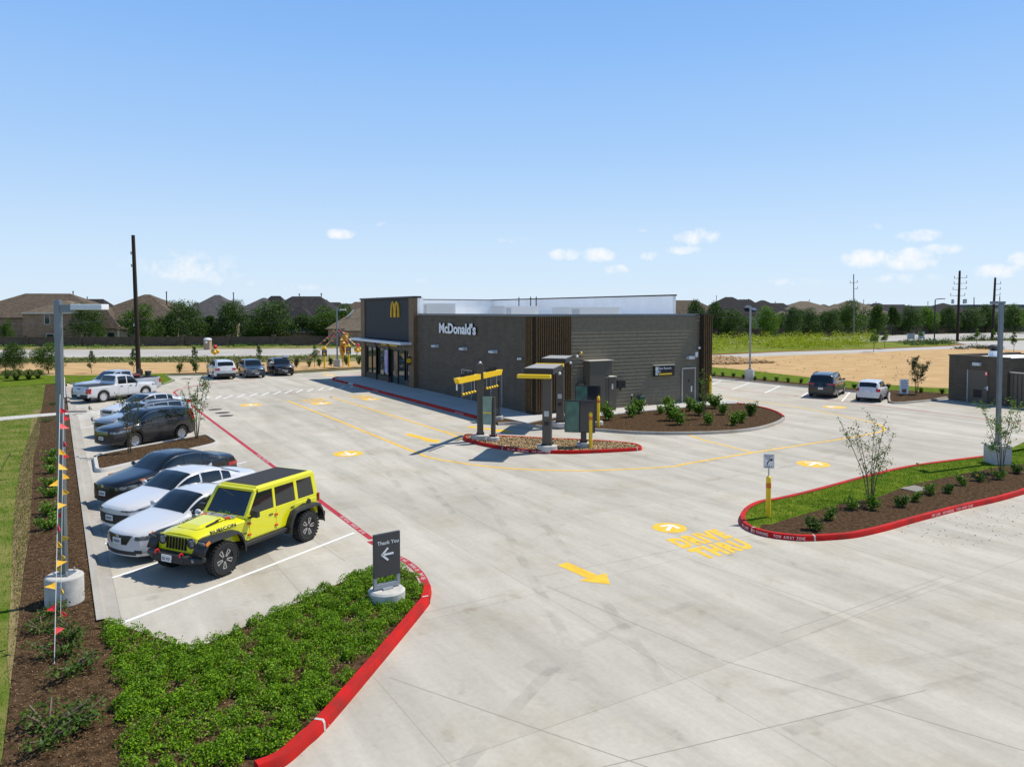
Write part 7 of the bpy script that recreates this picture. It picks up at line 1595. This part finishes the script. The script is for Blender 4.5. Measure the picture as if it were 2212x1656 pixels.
for p0,p1 in (((-.12,zc),(.15,zc)),((-.14,zc-.012),(.02,zc+.135)),((-.14,zc+.012),(.02,zc-.135))):
    p0 = Vector((p0[0],-.038,p0[1])); p1 = Vector((p1[0],-.038,p1[1])); mb.obox((p0+p1)/2, p1-p0, (0,1,0), (p1-p0).length/2, .002, .022)
mb.build('arrow', M_white, pn)
# right turn only sign on a bollard
b_ = G(R7(517,755),.115); t = bollard(b_, 'yellow bollard carrying a right turn only sign at the island nose', AT(R7(518,485),b_.y).z-.115, .075)
t.name = 'sign_bollard'; t['category'] = 'sign'; bz = AT(R7(518,485),b_.y).z-.115; zt = AT(R7(525,338),b_.y).z-.115; zb = AT(R7(525,432),b_.y).z-.115; wd = .155
t.rotation_euler = (0,0,rad(-14))
mb = MB(); mb.tube([(0,0,bz-.02),(0,0,zt)], .022, 8); mb.build('post', M_grey, t)
mb = MB(); mb.box(-wd,wd,-.035,-.024,zb,zt); pn = mb.build('panel', mat('sign_white', (.70,.71,.74), .4), t, bevel=.008)
mb = MB(); hz_ = zt-zb; add_text(mb,'RIGHT',(0,-.037,zt-hz_*.15),(1,0,0),(0,0,1),width=.24,bold=.015); add_text(mb,'TURN',(0,-.037,zt-hz_*.33),(1,0,0),(0,0,1),width=.21,bold=.015); add_text(mb,'ONLY',(0,-.037,zb+hz_*.12),(1,0,0),(0,0,1),width=.22,bold=.015); mb.build('lettering', M_blk, pn)
mb = MB(); A_ = [Vector((-.05+.11*(1-math.cos(u*1.5)),-.037,zb+hz_*.24+.15*math.sin(u*1.5))) for u in (0,.33,.66,1)]
for p0,p1 in zip(A_[:-1],A_[1:]): mb.obox((p0+p1)/2, p1-p0, (0,1,0), (p1-p0).length/2+.006, .002, .014)
e_ = A_[-1]; mb.add([e_+Vector((-.005,0,.045)),e_+Vector((.075,0,.0)),e_+Vector((-.005,0,-.045))],[(0,2,1)]); mb.build('arrow', M_blk, pn)
mb = MB(); mb.box(-wd+.008,wd-.008,-.0362,-.0355,zt-.016,zt-.010); mb.box(-wd+.008,wd-.008,-.0362,-.0355,zb+.010,zb+.016); mb.box(-wd+.008,-wd+.014,-.0362,-.0355,zb+.01,zt-.01); mb.box(wd-.014,wd-.008,-.0362,-.0355,zb+.01,zt-.01); mb.build('border', M_blk, pn)
# white A-frame poster by the bin store
b_ = G(R6(1060,1350),.058); t = thing('poster_board', 'white poster board with an iced drink picture standing in the mulch', 'sign', b_, rad(-22)); h_ = AT(R6(1062,1210),b_.y).z-.058; w2 = .31
mb = MB(); mb.add([(-w2,-.06,.02),(w2,-.06,.02),(w2,.06,h_),(-w2,.06,h_),(-w2,-.03,.02),(w2,-.03,.02),(w2,.09,h_),(-w2,.09,h_)],[(0,1,2,3),(7,6,5,4),(0,4,5,1),(1,5,6,2),(2,6,7,3),(3,7,4,0)]); pb = mb.build('panel', M_white, t)
ayv = Vector((0,.12,h_-.02)).normalized(); mb = MB()
for i, s in enumerate(('Mobile','Curbside','Pickup','Welcome')): z = h_*(.88-.105*i); add_text(mb, s, (0,-.063+.12*z/h_,z), (1,0,0), ayv, height=h_*.07, width=w2*(1.1 if i in (0,2) else 1.5), bold=.03)
mb.build('lettering', M_blk, pb)
mb = MB(); zc = h_*.2; V = [(-.15,-.066+.12*(h_*.06)/h_,h_*.08),(.15,-.066+.12*(h_*.06)/h_,h_*.08),(.17,-.066+.12*(h_*.36)/h_,h_*.34),(-.17,-.066+.12*(h_*.36)/h_,h_*.34)]; mb.add(V,[(0,1,2,3)]); mb.build('drink_picture', mat('cola', (.16,.035,.012), .4, col2=(.35,.13,.04), vs=3), pb)
mb = MB(); V = [(-.18,-.070+.12*.36,h_*.355),(.18,-.070+.12*.36,h_*.355),(.22,-.070+.12*.52,h_*.5),(-.22,-.070+.12*.52,h_*.5)]; mb.add(V,[(0,1,2,3)]); mb.build('cup_picture', mat('cup_grey', (.50,.52,.60), .4, col2=(.7,.71,.75), vs=4), pb)
# bin store
c0 = G(S8(755,1190),.0); c1 = G(S8(1690,1300),.0); bd_ = (c1-c0).normalized(); bn_ = Vector((-bd_.y,bd_.x,0)); zt = AT(S8(755,340),c0.y).z
t = thing('bin_store', 'dark brown brick bin store with a grey door and slatted gates at right', 'building', (c0.x,c0.y,0), math.atan2(bd_.y,bd_.x)); L_ = (c1-c0).length+.05
mb = MB(); mb.box(0,L_+.6,0,.2,0,zt-.0); mb.box(0,.2,.2,7.5,0,zt); mb.box(.2,L_+.6,7.3,7.5,0,zt); mb.box(L_+.4,L_+.6,.2,7.3,0,zt); mb.build('wall', M_tile, t)
mb = MB(); mb.box(.2,L_+.4,.2,7.3,zt-.25,zt-.1); mb.build('roof', M_whm, t); mb = MB(); mb.box(-.05,L_+.65,-.05,.25,zt+.002,zt+.07); mb.box(-.05,.25,.252,7.55,zt+.002,zt+.07); mb.build('coping', M_tile, t)
def bs(q, off=0.):
    r = ray(*q); k = (bn_.dot(c0)-off)/(r[0]*bn_.x+r[1]*bn_.y); P_ = Vector((r[0]*k,r[1]*k,HC+r[2]*k)); return (P_-c0).dot(bd_), P_.z
x0,z1 = bs(S8(1145,615)); x1,_ = bs(S8(1520,640)); mb = MB(); mb.box(x0,x1,-.05,-.003,.02,z1); d_ = mb.build('door', M_paint, t); mb = MB(); mb.box(x0-.06,x0,-.07,-.003,.02,z1); mb.build('door_frame', M_grey, d_); 
hx_, hz2 = bs(S8(1520,975)); mb = MB(); mb.box(hx_-.05,hx_+.03,-.09,-.052,hz2-.14,hz2+.14); mb.box(hx_-.2,hx_-.05,-.10,-.07,hz2-.02,hz2+.02); mb.build('handle', M_white, d_)
sx_, sz_ = bs(S8(1497,695)); mb = MB(); mb.box(sx_-.12,sx_+.12,-.062,-.052,sz_-.14,sz_+.14); n_ = mb.build('notice', M_pr, d_); mb = MB(); mb.box(sx_-.06,sx_+.04,-.068,-.063,sz_-.09,sz_+.1); mb.build('notice_symbol', M_white, n_)
vx_, vz_ = bs(S8(1325,1070)); mb = MB(); mb.box(vx_-.3,vx_+.3,-.06,-.052,vz_-.28,vz_+.26); mb.build('louvre', M_blk, d_)
lx_, lz_ = bs(S8(1330,510)); mb = MB(); mb.box(lx_-.28,lx_+.24,-.25,-.003,lz_-.11,lz_+.11); mb.build('wall_light', M_lamp, t, bevel=.02)
mb = MB(); gx = L_+.61
mb.box(gx,gx+7,.25,.34,.1,2.25)
for i in range(24): mb.box(gx+.05+i*.28,gx+.23+i*.28,.20,.249,.1,2.22)
mb.build('slatted_gate', M_paint, t); mb = MB(); mb.box(gx+7.0,gx+7.4,0,.5,0,zt); mb.box(gx,gx+7.4,.4,7.5,2.6,2.7) if False else None; mb.build('gate_pier', M_tile, t); mb = MB(); mb.box(gx,gx+6.98,.20,.345,2.253,2.31); mb.build('gate_rail', M_lip, t)
ux, uz = bs(S8(1640,370),-3.0); tt = thing('roof_fan', 'small white roof fan with a dark cowl on the bin store', 'fan', c0+bd_*ux+bn_*3.0+Vector((0,0,zt-.1)), 0); mb = MB(); mb.box(-.28,.28,-.28,.28,0,.42); mb.build('curb', M_whm, tt); mb = MB(); mb.lathe([(.25,.42),(.42,.62),(.46,.75),(.2,.85),(.001,.86)], n=16); mb.build('cowl', M_dkm, tt, smooth=40)
# portable toilet, signboards, electric box
b_ = G((449,755),-.09); h_ = AT((449,731),b_.y).z+.09; t = thing('portable_toilet', 'tan portable toilet with a white domed roof by the far road', 'portable toilet', b_); s_ = h_*.27; mb = MB(); mb.box(-s_,s_,-s_,s_,0,h_*.88); bx_ = mb.build('cabin', mat('toilet_tan', (.38,.27,.17), .6), t, bevel=.05); mb = MB(); mb.box(-s_*.75,s_*.75,-s_-.03,-s_-.003,.1,h_*.8); mb.build('door', mat('toilet_tan2', (.34,.24,.15), .6), t); mb = MB(); mb.lathe([(s_*1.35,0),(s_*1.2,.18),(s_*.7,.30),(.001,.34)], (0,0,h_*.883), 12); mb.build('roof', M_canw, t, smooth=40); mb = MB(); mb.lathe([(.2,-.01),(.2,0)], (0,-s_-.035,h_*.68), 12, 'y'); mb.build('badge', M_white, t)
for q0,q1,q2,lab in ((R9(790,1075),R9(870,985),1,'left pale signboard on two posts beside the driveway end'),(R9(925,1072),R9(990,968),1,'right taller pale signboard on two posts beside the driveway end')):
    a = G(q0,-.1); z_ = AT(q1,a.y).z+.1; w_ = (AT(q1,a.y).x-a.x); t = thing('signboard', lab, 'sign', (a.x+w_/2,a.y,-.1)); 
    for s in (-1,1): mb = MB(); mb.box(s*w_/2-.1,s*w_/2+.1,.05,.25,0,z_*1.03); mb.build('post', M_wt, t)
    mb = MB(); mb.box(-w_/2,w_/2,-.02,.045,z_*.25,z_); mb.build('board', mat('board_grey', (.42,.45,.50), .5), t)
# wheel stops, drains, manholes, markers
for q, lab in ((T4(495,810),'concrete wheel stop in the bay beside the white pickup'),(T4(545,1005),'concrete wheel stop in the bay beside the white low car')):
    b_ = G(q); t = MB(); t.add([(-.9,-.08,0),(.9,-.08,0),(.9,.08,0),(-.9,.08,0),(-.86,-.05,.12),(.86,-.05,.12),(.86,.05,.12),(-.86,.05,.12)],[(3,2,1,0),(4,5,6,7),(0,1,5,4),(1,2,6,5),(2,3,7,6),(3,0,4,7)]); o = t.build('wheel_stop', M_kerb, loc=b_, rot=math.atan2(kd.y,kd.x), bevel=.015); tag(o, lab, 'wheel stop', 'wheel stops')
wsb = G(W8(600,633)); t = MB(); t.box(-.9,.9,-.08,.08,0,.12); o = t.build('wheel_stop', M_kerb, loc=Vector((wsb.x,wsb.y,.085)), rot=.05, bevel=.015); tag(o, 'grey wheel stop lying across the footpath end at the kerb', 'wheel stop', 'wheel stops')
for q, r_, lab in ((T3(715,830),.42,'farthest of the three dark manhole covers in the lane'),(T3(800,868),.45,'middle one of the three manhole covers in the lane'),(T3(842,902),.42,'nearest of the three manhole covers in the lane')):
    mb = MB(); mb.lathe([(r_,0),(r_,.006),(.001,.006)], n=24); o = mb.build('manhole_cover', mat('rusty_iron', (.075,.05,.045), .8, var=.3, vs=9), loc=G(q,.001)); tag(o, lab, 'manhole cover', 'manhole covers')
mb = MB(); mb.box(-.5,.5,-.4,.4,0,.006); o = mb.build('drain_grate', mat('grate', (.10,.09,.08), .8), loc=G(T3(388,475),.001)); tag(o, 'square drain grate near the grass island corner', 'drain')
mb = MB(); mb.box(-.42,.42,-.3,.3,0,.03)
for i in range(5): mb.box(-.4,.4,-.27+i*.11,-.20+i*.11,.03,.036)
o = mb.build('drain_cover', mat('cover_grey', (.26,.24,.20), .85), loc=G(R7(1492,572),.115), rot=.5); tag(o, 'grey slotted drain cover set in the right island turf', 'drain')
for q, z, lab in ((R7(1497,442),.1,'yellow marker flag on the island turf edge'),(R7(1893,520),.118,'yellow marker flag beside the island shrubs'),(T2(1310,135),.1,'yellow marker flag above the double planter shrub'),(T2(1690,248),.1,'yellow marker flag near the planter kerb'),(W8(330,985),.06,'yellow marker flag on the left mulch edge'),(T2(995,80),.15,'tiny yellow marker flag by the gas meter')):
    b_ = G(q,z); t = thing('marker_flag', lab, 'flag', b_, R_.uniform(-.5,.5), 'yellow marker flags'); mb = MB(); mb.tube([(0,0,0),(0,0,.28)], .006, 4); mb.build('wire_stem', M_grey, t); mb = MB(); mb.add([(0,0,.28),(.10,.01,.26),(.09,-.01,.18),(0,0,.19)],[(0,1,2,3)]); mb.build('flag', M_py, t)
mb = MB(); mb.tube([(-.2,0,.05),(.2,0,.05)], .06, 8); o = mb.build('hose_bib', M_white, loc=G(T2(1125,40),.15), rot=BROT); tag(o, 'white capped pipe lying on the sidewalk by the ribbed wall', 'pipe')
# delivery sign on the roof of the black crossover
bc = [o for o in bpy.data.objects if o.get('label','').startswith('black crossover')][0]; p_ = bc.matrix_basis @ Vector((.1,.55,1.66)); t = thing('roof_sign', 'small white box sign standing on the black crossover roof', 'sign', (p_.x,p_.y,p_.z), bc.rotation_euler.z); mb = MB(); mb.box(-.10,.10,-.28,.28,.05,.34); mb.build('sign_box', M_white, t, bevel=.03); mb = MB(); mb.box(-.13,.13,-.3,.3,0,.05); mb.build('magnet_base', M_blk, t)
# person standing between the two crossovers
pp = G(T3(1357,436)); t = thing('person', 'person in a pale top and dark shorts standing between two crossovers', 'person', (pp.x,pp.y,0), .4)
SK = {'pelvis':(0,0,.88,.13),'chest':(0,0,1.18,.14),'neck':(0,0,1.36,.055),'head':(0,-.01,1.47,.085),'crown':(0,0,1.55,.075),
 'hipL':(.09,0,.84,.09),'kneeL':(.10,-.01,.45,.055),'ankL':(.10,.02,.07,.04),'toeL':(.11,-.12,.03,.03),'hipR':(-.09,0,.84,.09),'kneeR':(-.10,-.02,.45,.055),'ankR':(-.11,.01,.07,.04),'toeR':(-.13,-.12,.03,.03),
 'shL':(.17,0,1.29,.055),'elL':(.24,-.02,1.04,.038),'wrL':(.14,-.19,1.00,.028),'haL':(.07,-.23,1.03,.026),'shR':(-.17,0,1.29,.055),'elR':(-.23,.03,1.03,.038),'wrR':(-.22,-.06,.82,.028),'haR':(-.22,-.09,.74,.026)}
ED = [('pelvis','chest'),('chest','neck'),('neck','head'),('head','crown'),('pelvis','hipL'),('hipL','kneeL'),('kneeL','ankL'),('ankL','toeL'),('pelvis','hipR'),('hipR','kneeR'),('kneeR','ankR'),('ankR','toeR'),('chest','shL'),('shL','elL'),('elL','wrL'),('wrL','haL'),('chest','shR'),('shR','elR'),('elR','wrR'),('wrR','haR')]
def skin_obj(name, names, mt, par, grow=1.0, edges=None):
    me = bpy.data.meshes.new(name); ns = list(names); me.from_pydata([SK[k][:3] for k in ns], [(ns.index(a),ns.index(b)) for a,b in ED if a in ns and b in ns], []); me.materials.append(mt); o = bpy.data.objects.new(name, me); C.objects.link(o); o.parent = par
    sk = o.modifiers.new('skin','SKIN'); sk.use_smooth_shade = True
    for v, k in zip(me.skin_vertices[0].data if me.skin_vertices else [], ns): r_ = SK[k][3]*grow; v.radius = (r_,r_)
    if not me.skin_vertices:
        lay = o.data.skin_vertices
    o.modifiers.new('sub','SUBSURF').render_levels = 1
    if me.skin_vertices: me.skin_vertices[0].data[0].use_root = True
    return o
def limb_body(name, chains, mt, par, grow=1.):
    mb = MB()
    for ch in chains:
        pts = [Vector(SK[k][:3]) for k in ch]; rr = [SK[k][3]*grow for k in ch]; mb.tube(pts, rr, 10)
    return mb.build(name, mt, par, smooth=70)
skin_m = mat('skin', (.36,.20,.13), .5); bd0 = skin_obj('body', SK.keys(), skin_m, t)
if not bd0.data.skin_vertices:
    bpy.data.objects.remove(bd0); bd0 = limb_body('body', [('pelvis','chest','neck','head','crown'),('pelvis','hipL','kneeL','ankL','toeL'),('pelvis','hipR','kneeR','ankR','toeR'),('chest','shL','elL','wrL','haL'),('chest','shR','elR','wrR','haR')], skin_m, t)
mb = MB(); mb.lathe([(.17,.86),(.165,.95),(.155,1.05),(.185,1.2),(.20,1.28),(.12,1.36),(.07,1.37)], n=16); o = mb.build('top', mat('pale_shirt', (.52,.53,.46), .8), t, smooth=60); o.scale = (1.05,.72,1)
for s in (1,-1): mb = MB(); mb.tube([(s*.17,0,1.30),(s*.225,-.01,1.12)], [.075,.065], 10); mb.build('sleeve', mat('pale_shirt', (.5,.5,.5)), t, smooth=60)
mb = MB(); mb.lathe([(.17,.92),(.185,.84),(.18,.78)], n=16)
for s in (1,-1): mb.tube([(s*.09,0,.84),(s*.10,-.01,.58)], [.105,.095], 12)
mb.build('shorts', mat('dark_shorts', (.03,.035,.05), .8), t, smooth=60).scale = (1,.85,1)
mb = MB(); mb.ball((0,.02,1.515), .105, 10, (1,1.05,1)); mb.tube([(0,.08,1.5),(0,.11,1.36),(0,.10,1.24)], [.07,.06,.03], 8); mb.build('hair', mat('dark_hair', (.02,.012,.008), .6), t, smooth=60)
for s in (1,-1): mb = MB(); mb.ball((s*.11,-.05,.04), .05, 8, (.9,2.0,.8)); mb.build('shoe', M_canw, t, smooth=60)
